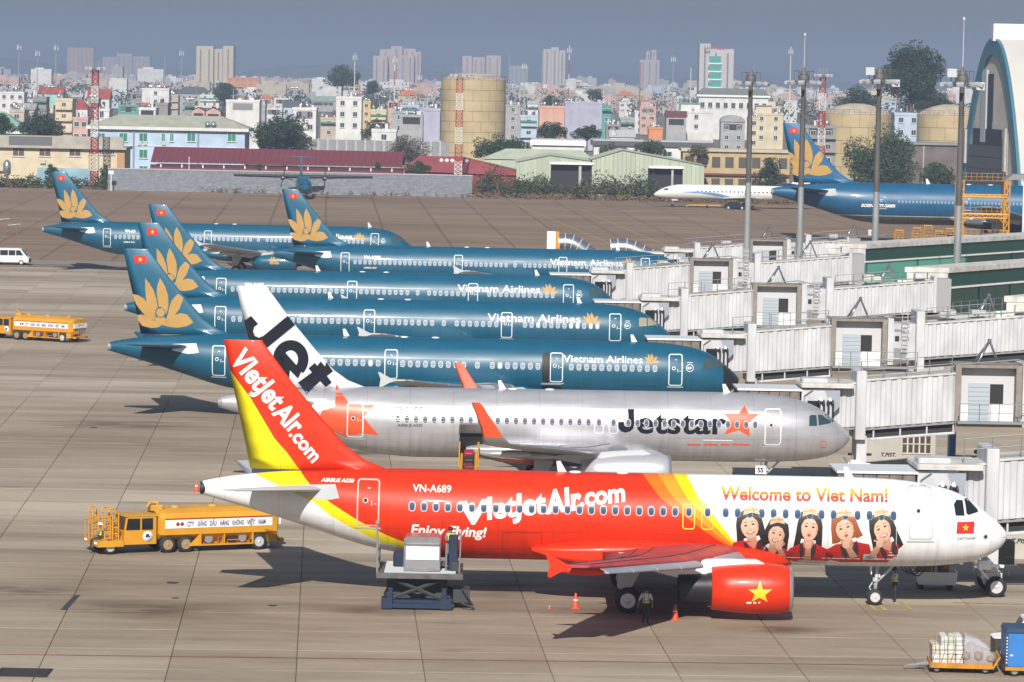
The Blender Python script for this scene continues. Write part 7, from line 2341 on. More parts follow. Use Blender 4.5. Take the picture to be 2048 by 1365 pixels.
    me = MB().add([(0, 0, 0), (w / N - .03, 0, 0), (w / N - .03, 8, zr - ze), (0, 8, zr - ze), (w / N - .03, 0, .025), (0, 0, .025), (w / N - .03, 8, zr - ze + .025), (0, 8, zr - ze + .025)], [(5, 4, 6, 7), (0, 1, 4, 5), (1, 2, 6, 4), (0, 5, 7, 3)]).mesh('roof_sheet', M_rs)
    for k in range(N):
        obj('roof_sheet', me, r, (w * k / N, 0, ze))
    MB().add([(0, 8, zr), (w, 8, zr), (w, 16, ze), (0, 16, ze)], [(0, 1, 2, 3)]).build('rear_slope', M_rs, r)
    zlow = at(500, 345, Y - 4).z
    MB().add([(0, 0, ze - 1.0), (w, 0, ze - 1.0), (w, -5, zlow - .9), (0, -5, zlow - .9), (0, 0, ze - .92), (w, 0, ze - .92), (w, -5, zlow - .82), (0, -5, zlow - .82)], [(4, 7, 6, 5), (0, 1, 2, 3), (3, 2, 6, 7)]).build('lower_roof', M_rs2, r)
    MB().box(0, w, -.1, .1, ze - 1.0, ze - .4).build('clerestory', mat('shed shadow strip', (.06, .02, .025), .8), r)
    for k in range(12):
        MB().box(-.12, .12, -.22, -.11, ze - .95, ze - .35).build('bracket', M_white, r, (w * (k + .5) / 12, 0, 0))
    MB().bar((w * .16, -4, 0), (w * .16, -4, 6.5), .08, 6).build('pole', M_white, r)
    # lower red hipped shed
    Y = 752
    a, b_ = at(806, 345, Y), at(1052, 353, Y)
    r = thing('low_red_shed', 'bright red low shed with roof vents beside the pale green sheds', 'shed', (a.x, Y, 0))
    w = b_.x - a.x
    zr, ze = at(890, 313, Y + 8).z, at(930, 345, Y).z
    MB().box(.3, w - .3, .2, 15, 0, ze - .05).build('wall', mat('bright red sheet', (.25, .028, .032), .6, var=.1, scale=.3), r)
    MB().add([(-.3, -.3, ze), (w + .3, -.3, ze - .5), (w + .3, 15.4, ze), (-.3, 15.4, ze), (w * .12, 7.5, zr), (w * .48, 7.5, zr)], [(0, 1, 5, 4), (1, 2, 5), (2, 3, 4, 5), (3, 0, 4)]).build('roof', mat('red sheet roof', (.27, .06, .06), .6, var=.12, scale=.3), r)
    for px in (882, 893, 904, 934):
        t = (at(px, 315, Y).x - a.x)
        MB().lathe([(.3, 0), (.3, .5), (.5, .7), (.4, 1.0), (.05, 1.2)], (t, 5.0, zr - 1.6), n=10).build('roof_vent', M_white, r)
    # pale green sheds
    Y = 742
    M_gs = mat('pale green sheet', (.40, .45, .35), .7, var=.12, scale=.35, stretch=(2.5, 1, .2))
    M_gr = mat('pale green roof', (.43, .47, .36), .7, var=.10, scale=.3)
    def shed(label, pl, pa, pr, yl, yap, yr, doors, win_left=False):
        xl, xa, xr = at(pl, yl, Y), at(pa, yap, Y), at(pr, yr, Y)
        r = thing('green_shed', label, 'shed', (xl.x, Y, 0), 0, 'pale green metal sheds')
        A_, B_, C_ = (0, xl.z), (xa.x - xl.x, xa.z), (xr.x - xl.x, xr.z)
        dd = 26
        MB().add([(0, dd, 0), (C_[0], dd, 0), (C_[0], dd, C_[1]), (B_[0], dd, B_[1]), (0, dd, A_[1]), (0, 0, 0), (C_[0], 0, 0), (C_[0], 0, C_[1]), (0, 0, A_[1])], [(0, 1, 2, 3, 4), (1, 6, 7, 2), (0, 4, 8, 5)]).build('wall', M_gs, r)
        # front boards one by one, cut round the doors
        n = 26
        dx = C_[0] / n
        top = lambda x: A_[1] + (B_[1] - A_[1]) * x / B_[0] if x < B_[0] else B_[1] + (C_[1] - B_[1]) * (x - B_[0]) / (C_[0] - B_[0])
        D_ = [(at(p0, 350, Y).x - xl.x, at(p1, 350, Y).x - xl.x, at(p0, yt, Y).z) for p0, p1, yt in doors]
        for k in range(n):
            x0, x1 = k * dx + .02, (k + 1) * dx - .02
            zb = 0
            for d0, d1, dz in D_:
                if d0 - dx / 2 < (x0 + x1) / 2 < d1 + dx / 2 - dx / 2:
                    zb = dz
            MB().add([(x0, -.05, zb), (x1, -.05, zb), (x1, -.05, top(x1)), (x0, -.05, top(x0)), (x0, .02, zb), (x1, .02, zb)], [(0, 1, 2, 3), (0, 4, 5, 1)]).build('cladding_sheet', M_gs, r)
        o = .3
        MB().add([(-o, -o, A_[1]), (B_[0], -o, B_[1] + .1), (C_[0] + o, -o, C_[1]), (-o, dd, A_[1]), (B_[0], dd, B_[1] + .1), (C_[0] + o, dd, C_[1])], [(0, 1, 4, 3), (1, 2, 5, 4)]).build('roof', M_gr, r)
        for d0, d1, dz in D_:
            MB().box(d0 - .4, d1 + .4, 1.5, 1.6, 0, dz).build('dark_interior', M_dark, r)
            MB().box(d0 - .5, d1 + .5, -.35, -.06, dz - .1, dz + .35).build('door_rail', M_white, r)
            MB().box(d0 + (d1 - d0) * .68, d0 + (d1 - d0) * .75, .1, .4, 0, dz).build('door_post', M_conc, r)
        return r
    s1 = shed('pale green shed joined to a twin, with the wider dark doorway', 1033, 1100, 1183, 325, 312, 323, [(1105, 1182, 328)])
    s2 = shed('pale green shed with a high gable and the narrower dark doorway', 1184, 1245, 1409, 320, 302, 332, [(1302, 1362, 336)])
    Yb = 772
    a, b_ = at(965, 318, Yb), at(1192, 320, Yb)
    r = thing('green_shed', 'pale green roof rising behind the twin sheds', 'shed', (a.x, Yb, 0), 0, 'pale green metal sheds')
    zr = at(1090, 299, Yb + 8).z
    MB().box(.3, b_.x - a.x - .3, 0, 16, 0, a.z).build('wall', M_gs, r)
    MB().add([(0, -.3, a.z), (b_.x - a.x, -.3, a.z), (b_.x - a.x - 3, 8, zr), (5, 8, zr), (b_.x - a.x, 16.3, a.z), (0, 16.3, a.z)], [(0, 1, 2, 3), (3, 2, 4, 5), (0, 3, 5), (1, 4, 2)]).build('roof', M_gr, r)
    # white low buildings behind
    for lab, p0, p1, yt, Y_, rm in (('long low white building behind the pale green sheds', 1063, 1170, 278, 822, 'sheet'), ('long low building with a blue grey roof edge behind the high gable shed', 1186, 1425, 279, 845, 'slate')):
        a, b_ = at(p0, yt, Y_), at(p1, yt, Y_)
        r = thing('low_building', lab, 'building', (a.x, Y_, 0))
        w, zt = b_.x - a.x, a.z
        MB().box(.2, w - .2, .3, 11, 0, zt - 1.4).build('wall', wall_mat('white', COLS['white']), r)
        MB().box(-.3, w + .3, -.3, 11.3, zt - 1.4, zt - .3).build('fascia', M_white if rm == 'sheet' else mat('roof slate', ROOFC['slate'], .75), r)
        MB().box(0, w, 0, 11, zt - .3, zt).build('roof', mat('roof sheet', ROOFC['sheet'], .75), r)
        for k in range(int(w / 5)):
            obj('window', win_mesh(2.0, 1.0), r, (2.5 + 5 * k, .26, zt - 3.6))
    # yellow arcaded building
    Y = 770
    a, b_ = at(1366, 297, Y), at(1580, 300, Y)
    r = thing('yellow_building', 'weathered yellow building with dark openings behind the small white jet', 'building', (a.x, Y, 0))
    w, zt = b_.x - a.x, a.z
    ym = wall_mat('weathered yellow', (.42, .32, .17))
    MB().box(0, w, 0, 10, 0, zt - .6).build('wall', ym, r)
    MB().box(-.4, w + .4, -.5, 10.4, zt - .6, zt).build('cornice', wall_mat('beige', COLS['beige']), r)
    MB().box(-.2, w + .2, -.7, -.02, zt - 5.6, zt - 5.2).build('canopy', mat('roof maroon', ROOFC['maroon'], .75), r)
    for k in range(8):
        for z in (zt - 4.0, zt - 8.6):
            MB().box(-.9, .9, -.03, .0, 0, 2.3).build('opening', mat('dim opening', (.08, .07, .06), .8), r, (w * (k + .5) / 8, -.01, z))
    # concrete panel wall
    Y = 866
    a, b_ = at(600, 276, Y), at(900, 281, Y)
    r = thing('panel_wall', 'grey concrete panel wall in front of the big storage tank', 'wall', (a.x, Y, 0))
    n = 16
    w = (b_.x - a.x) / n
    zt = a.z
    me = MB().box(0, w - .12, 0, .3, 0, zt - .3).mesh('wall_panel', mat('wall panel', (.24, .25, .27), .85, var=.12, scale=.5))
    pm = MB().box(-.25, .13, -.15, .45, 0, zt).mesh('wall_post', M_conc)
    for k in range(n):
        obj('wall_panel', me, r, (w * k, 0, 0))
        obj('wall_post', pm, r, (w * k, 0, 0))
    # brown wall building by the hangar
    Y = 812
    a, b_ = at(1812, 285, Y), at(1915, 287, Y)
    r = thing('brown_building', 'drab brown windowless building between the bushy tree and the arched hangar', 'building', (a.x, Y, 0))
    MB().box(0, b_.x - a.x, 0, 10, 0, a.z - .5).build('wall', mat('drab brown wall', (.13, .11, .105), .9, var=.3, scale=.3), r)
    MB().box(-.4, b_.x - a.x + .4, -.5, 10.4, a.z - .5, a.z).build('roof_edge', M_mgrey, r)
    MB().bar((4, -.3, 0), (4, -.3, a.z - .8), .14, 6).build('drain_pipe', M_conc, r)
    # grey block wall along the apron
    Y = 722
    a, b_ = at(216, 338, Y), at(945, 351, Y)
    r = thing('block_wall', 'long grey block wall along the edge of the apron', 'wall', (a.x, Y, 0))
    m = bpy.data.materials.new('grey blocks')
    m.use_nodes = True
    n_, l_ = m.node_tree.nodes, m.node_tree.links
    tc, br = n_.new('ShaderNodeTexCoord'), n_.new('ShaderNodeTexBrick')
    mp = n_.new('ShaderNodeMapping')
    mp.inputs['Rotation'].default_value = (math.pi / 2, 0, 0)
    l_.new(tc.outputs['Object'], mp.inputs[0])
    l_.new(mp.outputs[0], br.inputs[0])
    br.inputs['Scale'].default_value = 1.0
    br.inputs['Brick Width'].default_value, br.inputs['Row Height'].default_value, br.inputs['Mortar Size'].default_value = .55, .27, .03
    br.inputs['Color1'].default_value, br.inputs['Color2'].default_value, br.inputs['Mortar'].default_value = (.27, .295, .325, 1), (.17, .19, .215, 1), (.09, .10, .115, 1)
    l_.new(br.outputs['Color'], n_['Principled BSDF'].inputs['Base Color'])
    n_['Principled BSDF'].inputs['Roughness'].default_value = .9
    bp = n_.new('ShaderNodeBump')
    bp.inputs['Strength'].default_value = .6
    l_.new(br.outputs['Fac'], bp.inputs['Height'])
    bp.invert = True
    l_.new(bp.outputs[0], n_['Principled BSDF'].inputs['Normal'])
    MB().box(0, b_.x - a.x, 0, .6, 0, a.z).build('wall_face', m, r)
    MB().box(-.05, b_.x - a.x + .05, -.1, .7, a.z, a.z + .18).build('coping', mat('pale coping', (.40, .42, .44), .85), r)
    for k, (px, hgt) in enumerate(((222, 1.6),)):
        rr = thing('floodlight_stand', 'small white lamp stand before the end of the grey block wall', 'lamp', (at(px, 380, 719).x, 719, 0))
        MB().bar((0, 0, 0), (0, 0, 3.4), .1, 6).build('pole', M_white, rr)
        MB().box(-.5, .5, -.3, .1, 3.3, 4.0).build('lamp_head', M_white, rr)
    # arched hangar
    Pn, Pf = Vector((at(2052, 300, 648).x, 648, 0)), Vector((at(1922, 300, 690).x, 690, 0))
    r = thing('arched_hangar', 'huge arched hangar with a blue rim, a tall slot and a white curved roof', 'hangar', Pn)
    d = (Pf - Pn)
    Wd = d.length
    u = d.normalized()
    zpk = at(1979, 76, 669).z
    def arch(t, k=1.0, drop=0.0):
        s_ = (t - .5) * 2
        return zpk * (1 - abs(s_) ** 2.15) * k - drop
    nrm = Vector((-u.y, u.x, 0))
    nrm = nrm if nrm.x < 0 else -nrm
    def P_(t, z, out=0.0):
        q = u * (Wd * t) + nrm * out
        return (q.x, q.y, max(0, z))
    N = 40
    ts = [i / N for i in range(N + 1)]
    M_hw = mat('hangar white sheet', (.47, .46, .43), .6, var=.05, scale=.2)
    M_hb = mat('hangar blue rim', (.035, .14, .20), .5)
    M_hf = mat('hangar beige face', (.50, .48, .43), .8, var=.12, scale=.2)
    ext = Vector((130, 0, 0))
    rr = [[P_(t, arch(t)) for t in ts], [tuple(Vector(P_(t, arch(t))) + ext) for t in ts]]
    MB().loft(rr, closed=False, cap=False).build('curved_roof', M_hw, r)
    rim = MB()
    for i in range(N):
        a0, a1 = ts[i], ts[i + 1]
        s0, s1 = .5 + (a0 - .5) * .90, .5 + (a1 - .5) * .90
        z0, z1 = max(0, arch(a0) * .985 - 2.6), max(0, arch(a1) * .985 - 2.6)
        q = [P_(a0, arch(a0), .6), P_(a1, arch(a1), .6), P_(s1, z1, .6), P_(s0, z0, .6)]
        q2 = [P_(a0, arch(a0), -.3), P_(a1, arch(a1), -.3), P_(s1, z1, 0), P_(s0, z0, 0)]
        rim.add(q + q2, [(0, 1, 2, 3), (0, 4, 5, 1), (3, 2, 6, 7)])
    rim.build('blue_rim', M_hb, r)
    MB().add([P_(t, arch(t) - .3, .1) for t in ts] + [P_(1, 0, .1), P_(0, 0, .1)], [tuple(range(N + 3))]).build('end_face', M_hf, r)
    def panel(name, t0, t1, z0, z1, out, m, par=r):
        a_, b2 = P_(t0, z0, out), P_(t1, z0, out)
        return MB().add([a_, b2, (b2[0], b2[1], z1), (a_[0], a_[1], z1)] + [P_(t0, z0, out - .4), P_(t1, z0, out - .4), (*P_(t1, z0, out - .4)[:2], z1), (*P_(t0, z0, out - .4)[:2], z1)], [(0, 1, 2, 3), (3, 2, 6, 7), (0, 3, 7, 4), (1, 5, 6, 2)]).build(name, m, par)
    zz = lambda y: at(1970, y, 672).z
    M_navy = mat('hangar dark interior', (.008, .012, .03), .6)
    panel('tall_slot', .50, .58, zz(285), zz(148), .25, M_navy)
    panel('slot_post', .585, .66, zz(285), zz(140), .5, mat('pale slot post', (.40, .43, .46), .5))
    panel('great_door', .26, .86, 0, zz(245), .2, M_hf)
    panel('door_opening', .34, .78, zz(312), zz(258), .45, M_navy)
    for k in range(6):
        panel('door_panel', .27, .86, .2 + k * 2.2, 2.25 + k * 2.2, .55, mat('grey door panel', (.075, .078, .085), .6))
    for t0, z0, z1 in ((.24, zz(340), zz(255)), (.86, zz(330), zz(262))):
        panel('door_guide', t0, t0 + .03, z0, z1, 1.0, M_conc)
    a = at(1984, 72, 669)
    e = a - Pn
    MB().box(e.x, e.x + 120, e.y - 2, e.y + 2, zpk - .6, zpk + 2.6).build('ridge_vent', M_white, r)
    FOOT.append((70, 400, 600, 760))
build_front()
q = gnd(2044, 470)
hut = thing('canopy_shelter', 'flat grey canopy on a white post at the photo edge', 'shelter', (at(2043, 420, 500).x, 500, 0))
zt = at(2043, 360, 500).z
MB().loft([[(-2.6, -2.5, zt), (5, -2.5, zt + .2), (5, 2.5, zt + .2), (-2.6, 2.5, zt)], [(-1.6, -2.0, zt + .75), (5, -2.0, zt + .9), (5, 2.0, zt + .9), (-1.6, 2.0, zt + .75)]], smooth=False).build('canopy_roof', mat('grey canopy', (.20, .19, .18), .7), hut)
MB().bar((0, -2, 0), (0, -2, zt), .14, 8).build('post', M_white, hut)
MB().box(-.2, 3.0, -1.0, 1.5, 0, 3.2).build('kiosk_wall', M_conc, hut)
# brown skip, steel silo at the left
for nm, lab, cat, px0, px1, yt, Y in (('metal_skip', 'rusty red metal skip by the cream building', 'skip', 8, 46, 358, 728),):
    a, b_ = at(px0, yt, Y), at(px1, yt, Y)
    r = thing(nm, lab, cat, (a.x, Y, 0))
    w, z = b_.x - a.x, a.z
    MB().add([(0, 0, 0), (w, 0, 0), (w, 2.4, 0), (0, 2.4, 0), (-.15, -.1, z), (w + .15, -.1, z), (w + .15, 2.5, z), (-.15, 2.5, z)], [(0, 1, 5, 4), (1, 2, 6, 5), (2, 3, 7, 6), (3, 0, 4, 7), (0, 3, 2, 1)]).build('skip_body', mat('rusty red steel', (.13, .045, .035), .8, var=.3, scale=.8), r)
    for k in range(5):
        MB().box(w * k / 4.4, w * k / 4.4 + .15, -.22, -.1, .1, z - .1).build('rib', mat('rusty red steel', (.13, .045, .035), .8), r)
r = thing('steel_silo', 'small steel silo standing beside the rusty skip', 'silo', (at(14, 340, 735).x, 735, 0))
MB().lathe([(.3, 0), (.3, 2.0), (.8, 2.6), (.8, 4.6), (.4, 5.2), (.05, 5.4)], n=12).build('silo_body', M_tank, r)
# ------------------------------------------------------------------ the city, house by house (outlines measured on enlargements of the photo)
HS = [
 (za, (0, 190, 488), 'white flat house with a blue rooftop drum at the photo edge', 'white', 'flat', 'grey', dict(h=15, extra=('tank', 'poles'))),
 (za, (0, 272, 330), 'broad pinkish block under the far left antennas', 'pink', 'flat', 'grey', dict(extra=('tank2', 'poles'))),
 (za, (282, 488, 262), 'peach stepped block beneath a tall grey antenna', 'salmon', 'flat', 'grey', dict(extra=('room', 'dark'))),
 (za, (197, 300, 388), 'small grey house with a white pediment', 'grey', 'front', 'grey', dict()),
 (za, (302, 495, 450), 'house with a wide red gable roof and teal front', 'aqua', 'gable', 'red', dict(h=16)),
 (za, (437, 570, 540), 'narrow cream town house with brown shutters beside the dark tree', 'cream', 'flat', 'grey', dict(h=15.5, wm=mat('brown shutter', (.10, .055, .04), .6), extra=('balcony',))),
 (za, (270, 420, 592), 'low cream block between the dark tree and the cream town house', 'cream', 'flat', 'grey', dict()),
 (za, (572, 690, 550), 'house with a bright red hipped roof next to the cream town house', 'white', 'hip', 'red', dict(h=14, roof_h=3.0)),
 (za, (575, 692, 688), 'pale house with a pink wall panel behind the lattice mast', 'pink', 'flat', 'grey', dict(h=11, ncol=2)),
 (za, (690, 862, 466), 'white sided house with a steep red roof at the lattice mast', 'white', 'gable', 'red', dict(h=16, roof_h=4.0)),
 (za, (862, 950, 475), 'blue grey house with a dark pitched roof', 'blue', 'front', 'slate', dict()),
 (za, (522, 742, 458), 'pale house with a broad light grey gable roof', 'white', 'front', 'sheet', dict(roof_h=3.4)),
 (za, (650, 890, 335), 'long grey green block with a striped roof terrace', 'concrete', 'flat', 'green', dict(extra=('pents', 'poles'))),
 (za, (872, 1000, 382), 'plain off white block above the blue grey house', 'white', 'flat', 'grey', dict(ncol=0)),
 (za, (1120, 1332, 460), 'wide white box house with rooftop tanks', 'white', 'flat', 'grey', dict(h=17, extra=('tank2', 'poles'), ncol=1)),
 (za, (1042, 1132, 414), 'thin yellow house with open balconies', 'yellow', 'flat', 'grey', dict(extra=('balcony', 'poles'))),
 (za, (1380, 1660, 450), 'large house with a dark slate hipped roof', 'grey', 'hip', 'slate', dict(h=16, extra=('poles',), roof_h=3.5)),
 (za, (932, 1092, 592), 'teal house just above the pale blue office roof', 'teal', 'flat', 'grey', dict(extra=('dark',))),
 (za, (1095, 1226, 612), 'white framed house with a dark open front above the office roof', 'white', 'flat', 'grey', dict(h=14, extra=('dark',), ncol=0)),
 (za, (1112, 1200, 574), 'small red roof peeping over the white framed house', 'beige', 'gable', 'orange', dict()),
 (za, (1226, 1322, 574), 'bare concrete box above the office roof', 'concrete', 'flat', 'grey', dict(h=14.5, ncol=0)),
 (za, (1515, 1612, 608), 'first of two pinkish gables with dark openings', 'pink', 'front', 'brown', dict(h=14, extra=('dark',), ncol=0)),
 (za, (1622, 1738, 608), 'second of two pinkish gables, nearer the pale grey block', 'pink', 'front', 'brown', dict(h=14, extra=('dark',), ncol=0)),
 (za, (1782, 2044, 552), 'pale grey block with one shuttered window by the round dark tree', 'white', 'flat', 'grey', dict(h=16, extra=('shutter',), ncol=0)),
 (za, (1790, 2046, 376), 'broad bright orange block below the beige tower', 'orange', 'flat', 'orange', dict(h=20, extra=('poles',), ncol=5)),
 (za, (1260, 1480, 345), 'pale flat roofed block with a row of roof posts', 'beige', 'flat', 'grey', dict(extra=('poles', 'pents'))),
 (zb_, (0, 172, 376), 'orange annex joined to the broad orange block', 'orange', 'flat', 'orange', dict(extra=('poles',))),
 (zb_, (680, 880, 526), 'tall clean white house with a grey blank side', 'white', 'flat', 'grey', dict(h=17.5, floors=3, ncol=2)),
 (zb_, (338, 522, 612), 'white house with a grey shutter front beside the round dark tree', 'white', 'flat', 'grey', dict(h=15, extra=('shutter',))),
 (zb_, (556, 690, 690), 'low beige house with a railed terrace', 'beige', 'flat', 'grey', dict(h=9, extra=('awning',))),
 (zb_, (640, 760, 628), 'maroon house under a dark curved roof', 'brown', 'barrel', 'slate', dict(h=11, extra=('dark',), ncol=0)),
 (zb_, (0, 120, 586), 'pale grey house behind the round dark tree', 'grey', 'flat', 'grey', dict(extra=('ac', 'poles'))),
 (zb_, (122, 252, 616), 'white house with a picket terrace behind the round dark tree', 'white', 'flat', 'grey', dict(extra=('poles', 'dark'))),
 (zb_, (884, 950, 560), 'mustard sided house beside the tall clean white house', 'yellow', 'flat', 'grey', dict(h=13.5, ncol=1)),
 (zb_, (952, 1076, 628), 'cream house with green awnings', 'cream', 'flat', 'grey', dict(h=13, extra=('awning', 'balcony'))),
 (zb_, (1086, 1172, 560), 'maroon terraced house at the foot of a red and white antenna', 'pink', 'flat', 'maroon', dict(extra=('dark', 'poles'))),
 (zb_, (1120, 1238, 640), 'pale grey box house beside the cream house with awnings', 'grey', 'flat', 'grey', dict(h=13)),
 (zb_, (1182, 1362, 668), 'grey house with a deep dark loggia near the yellow tank', 'grey', 'flat', 'grey', dict(h=12, extra=('dark',), ncol=0)),
 (zb_, (1370, 1498, 618), 'tall blank lavender grey block touching the yellow tank', 'lavender', 'flat', 'grey', dict(h=15.5, ncol=0)),
 (zb_, (1164, 1320, 474), 'beige house with a bright red hipped roof beside the yellow tank', 'beige', 'hip', 'orange', dict(h=16, ncol=0)),
 (zb_, (1022, 1272, 412), 'white villa with arched openings below the pink towers', 'white', 'flat', 'grey', dict(h=17, extra=('room', 'poles'))),
 (zb_, (378, 470, 392), 'tan block beside the white house with the orange cap', 'tan', 'flat', 'grey', dict()),
 (zb_, (476, 590, 360), 'white tower house with a little orange cap', 'white', 'hip', 'orange', dict(extra=('balcony',))),
 (zb_, (474, 680, 522), 'house with a sagging green grey roof', 'grey', 'gable', 'green', dict(extra=('dark',))),
 (zb_, (1286, 1392, 376), 'small orange block below the pink towers', 'orange', 'flat', 'grey', dict()),
 (zb_, (960, 1152, 782), 'low whitewashed house in front of the big storage tank', 'white', 'flat', 'grey', dict(Y=880)),
 (zb_, (258, 432, 560), 'grey house with a dark overhanging roof', 'blue', 'gable', 'slate', dict(extra=('tank',))),
 (zb_, (65, 180, 510), 'small house with an orange tent roof', 'cream', 'hip', 'orange', dict(extra=('dark',))),
 (zb_, (640, 782, 468), 'house with a rounded brown grey roof', 'tan', 'barrel', 'grey', dict()),
 (zc_, (46, 162, 590), 'grey house with stacked windows hugging the yellow tank', 'grey', 'flat', 'grey', dict(h=14, extra=('ac',))),
 (zc_, (164, 292, 672), 'white house with a pale blue upper front', 'blue', 'flat', 'grey', dict(extra=('balcony', 'awning'))),
 (zc_, (312, 510, 600), 'salmon box house beside the lavender block', 'salmon', 'flat', 'grey', dict(h=15, ncol=0, extra=('poles',))),
 (zc_, (514, 806, 566), 'big blank lavender block above the dark trees', 'lavender', 'flat', 'grey', dict(h=16.5, ncol=0)),
 (zc_, (808, 880, 592), 'teal fronted house beside the lavender block', 'teal', 'flat', 'grey', dict(h=15, extra=('awning',))),
 (zc_, (456, 586, 474), 'yellow box house with a lower wing', 'yellow', 'flat', 'grey', dict(ncol=1)),
 (zc_, (590, 690, 500), 'yellow house with a small red roof', 'yellow', 'gable', 'red', dict()),
 (zc_, (694, 786, 516), 'little aqua roof room above the lavender block', 'aqua', 'front', 'teal', dict(extra=('tank',))),
 (zc_, (806, 960, 440), 'cream warehouse with a blank side', 'cream', 'flat', 'grey', dict(h=16, ncol=0)),
 (zc_, (832, 1132, 382), 'long brown tiled roof with a white dormer', 'grey', 'gable', 'brown', dict(roof_h=4.2)),
 (zc_, (922, 1060, 482), 'tan house with an orange corner roof', 'tan', 'hip', 'orange', dict(h=16, extra=('balcony',))),
 (zc_, (1202, 1350, 440), 'pale blue grey hall by the lone antenna', 'blue', 'flat', 'grey', dict(ncol=0)),
 (zc_, (1268, 1352, 502), 'small teal hall beside the pale blue grey hall', 'teal', 'flat', 'teal', dict(ncol=0)),
 (zc_, (1416, 1562, 540), 'green fronted house before the long white mansion', 'green', 'flat', 'grey', dict(extra=('dark',))),
 (zc_, (1362, 1482, 504), 'flat white house in front of the white tower with green glass', 'white', 'flat', 'grey', dict(ncol=2)),
 (zc_, (1312, 1470, 640), 'grey house with a maroon roof and a deep dark porch', 'grey', 'gable', 'maroon', dict(h=14, extra=('dark',), ncol=0)),
 (zc_, (1412, 1684, 640), 'white house with a single black square window', 'white', 'flat', 'grey', dict(h=14, ncol=1, floors=2, extra=('pents',))),
 (zc_, (1172, 1282, 766), 'bright orange box house amid grey ones', 'orange', 'flat', 'grey', dict(h=9.5, ncol=0)),
 (zc_, (1062, 1216, 640), 'pale rounded grey house above the orange box', 'white', 'flat', 'grey', dict(extra=('room',))),
 (zc_, (1742, 1932, 672), 'pale grey house with an arched upper window by the first floodlight mast', 'grey', 'barrel', 'grey', dict(h=13, extra=('dark', 'poles'))),
 (zc_, (838, 946, 742), 'narrow grey frame house beside the lavender block', 'concrete', 'flat', 'grey', dict(extra=('dark', 'ac'))),
 (zc_, (950, 1056, 690), 'grey cluttered house with awnings and tanks', 'grey', 'flat', 'grey', dict(extra=('tank', 'awning', 'ac'))),
 (zc_, (870, 1060, 790), 'low white roofed house above the long low building', 'white', 'gable', 'sheet', dict(ncol=2)),
 (zc_, (100, 190, 575), 'beige house with a dark upper gallery near the yellow tank', 'beige', 'flat', 'grey', dict(extra=('dark',))),
 (zc_, (1960, 2046, 690), 'cream house with pale blue base behind the first floodlight mast', 'cream', 'flat', 'grey', dict()),
 (zd_, (130, 516, 524), 'big cream building between two floodlight masts', 'cream', 'flat', 'grey', dict(h=19, ncol=3, floors=2, extra=('poles', 'room'))),
 (zd_, (20, 128, 566), 'blue grey block beside the big cream building', 'blue', 'flat', 'slate', dict()),
 (zd_, (32, 240, 742), 'white and cream house with one tall window beside the lotus fin', 'cream', 'flat', 'grey', dict(h=13.5, ncol=2, extra=('pents',))),
 (zd_, (245, 340, 652), 'little white roof room with an air duct', 'white', 'flat', 'grey', dict(ncol=0)),
 (zd_, (730, 868, 486), 'white building peeping over the trees near the round tree', 'white', 'flat', 'grey', dict(extra=('poles', 'room'))),
 (zd_, (1040, 1225, 740), 'pale blue pump house between the domed tanks', 'blue', 'flat', 'grey', dict(Y=965, extra=('poles',))),
 (zd_, (400, 620, 830), 'dark grey house with balconies behind the lattice mast', 'concrete', 'flat', 'slate', dict(extra=('balcony', 'dark'))),
]
clutter_later = []
for tr, q, lab, wall, roof, rcol, kw in HS:
    h_ = zh(tr, q, lab, wall, roof, rcol, **kw)
    if h_ is not None:
        b_ = [o for o in COL.objects if o.parent == h_ and o.name.startswith('wall')][0].dimensions
        me_ = [o for o in COL.objects if o.parent == h_ and o.name.startswith('wall')][0].data
        clutter_later.append((h_, max(v.co.x for v in me_.vertices), max(v.co.z for v in me_.vertices)))
# long white mansion
Y = 1500
a, b_ = at(1398, 176, Y), at(1537, 178, Y)
r = thing('white_mansion', 'long white mansion with a grey green roof and arched dormers', 'building', (a.x, Y, 0))
w, zt = b_.x - a.x, a.z
MB().box(0, w, 0, 14, 0, zt - 3.6).build('wall', wall_mat('white', COLS['white']), r)
MB().box(-.8, w + .8, -.8, 14.6, zt - 3.6, zt - 2.8).build('cornice', M_white, r)
MB().add([(-.6, -.6, zt - 2.8), (w + .6, -.6, zt - 2.8), (w - 2, 6, zt), (2, 6, zt), (w + .6, 14, zt - 2.8), (-.6, 14, zt - 2.8)], [(0, 1, 2, 3), (3, 2, 4, 5), (0, 3, 5), (1, 4, 2)]).build('roof', mat('mansion roof', (.17, .18, .16), .7), r)
for k in range(9):
    obj('window', win_mesh(1.6, 2.2), r, (w * (k + .5) / 9, 0, zt - 8.2))
FOOT.append((a.x, b_.x, Y, Y + 15))
# towers in the haze
def tower(label, px0, px1, ytop, Y, col, blocks, roof_sign=None, green=False):
    a, b_ = at(px0, ytop, Y), at(px1, ytop, Y)
    r = thing('tower_block', label, 'tower block', (a.x, Y, 0), 0, 'tower blocks in the haze')
    w = b_.x - a.x
    m = mat('tower ' + label.split()[0] + str(col), col, .85, var=.06, scale=.05)
    for (t0, t1, k, dy) in blocks:
        z = at((px0 + px1) / 2, ytop + k, Y).z
        MB().box(w * t0, w * t1, dy, dy + 30, 0, z).build('wall', m, r)
        n = max(1, int(w * (t1 - t0) / 7.0))
        st = MB().box(-.55, .55, -.6, -.02, 2, z - 3).mesh('window_column', mat('tower window strip', (.16, .16, .17), .4))
        for i in range(n):
            obj('window_column', st, r, (w * t0 + w * (t1 - t0) * (i + .5) / n, dy, 0))
    return r, w
tower('beige tower block with dark window columns standing alone', 393, 467, 90, 3300, (.52, .44, .32), [(0, .46, 3, 0), (.48, .70, 8, 4), (.72, 1.0, 2, 0)])
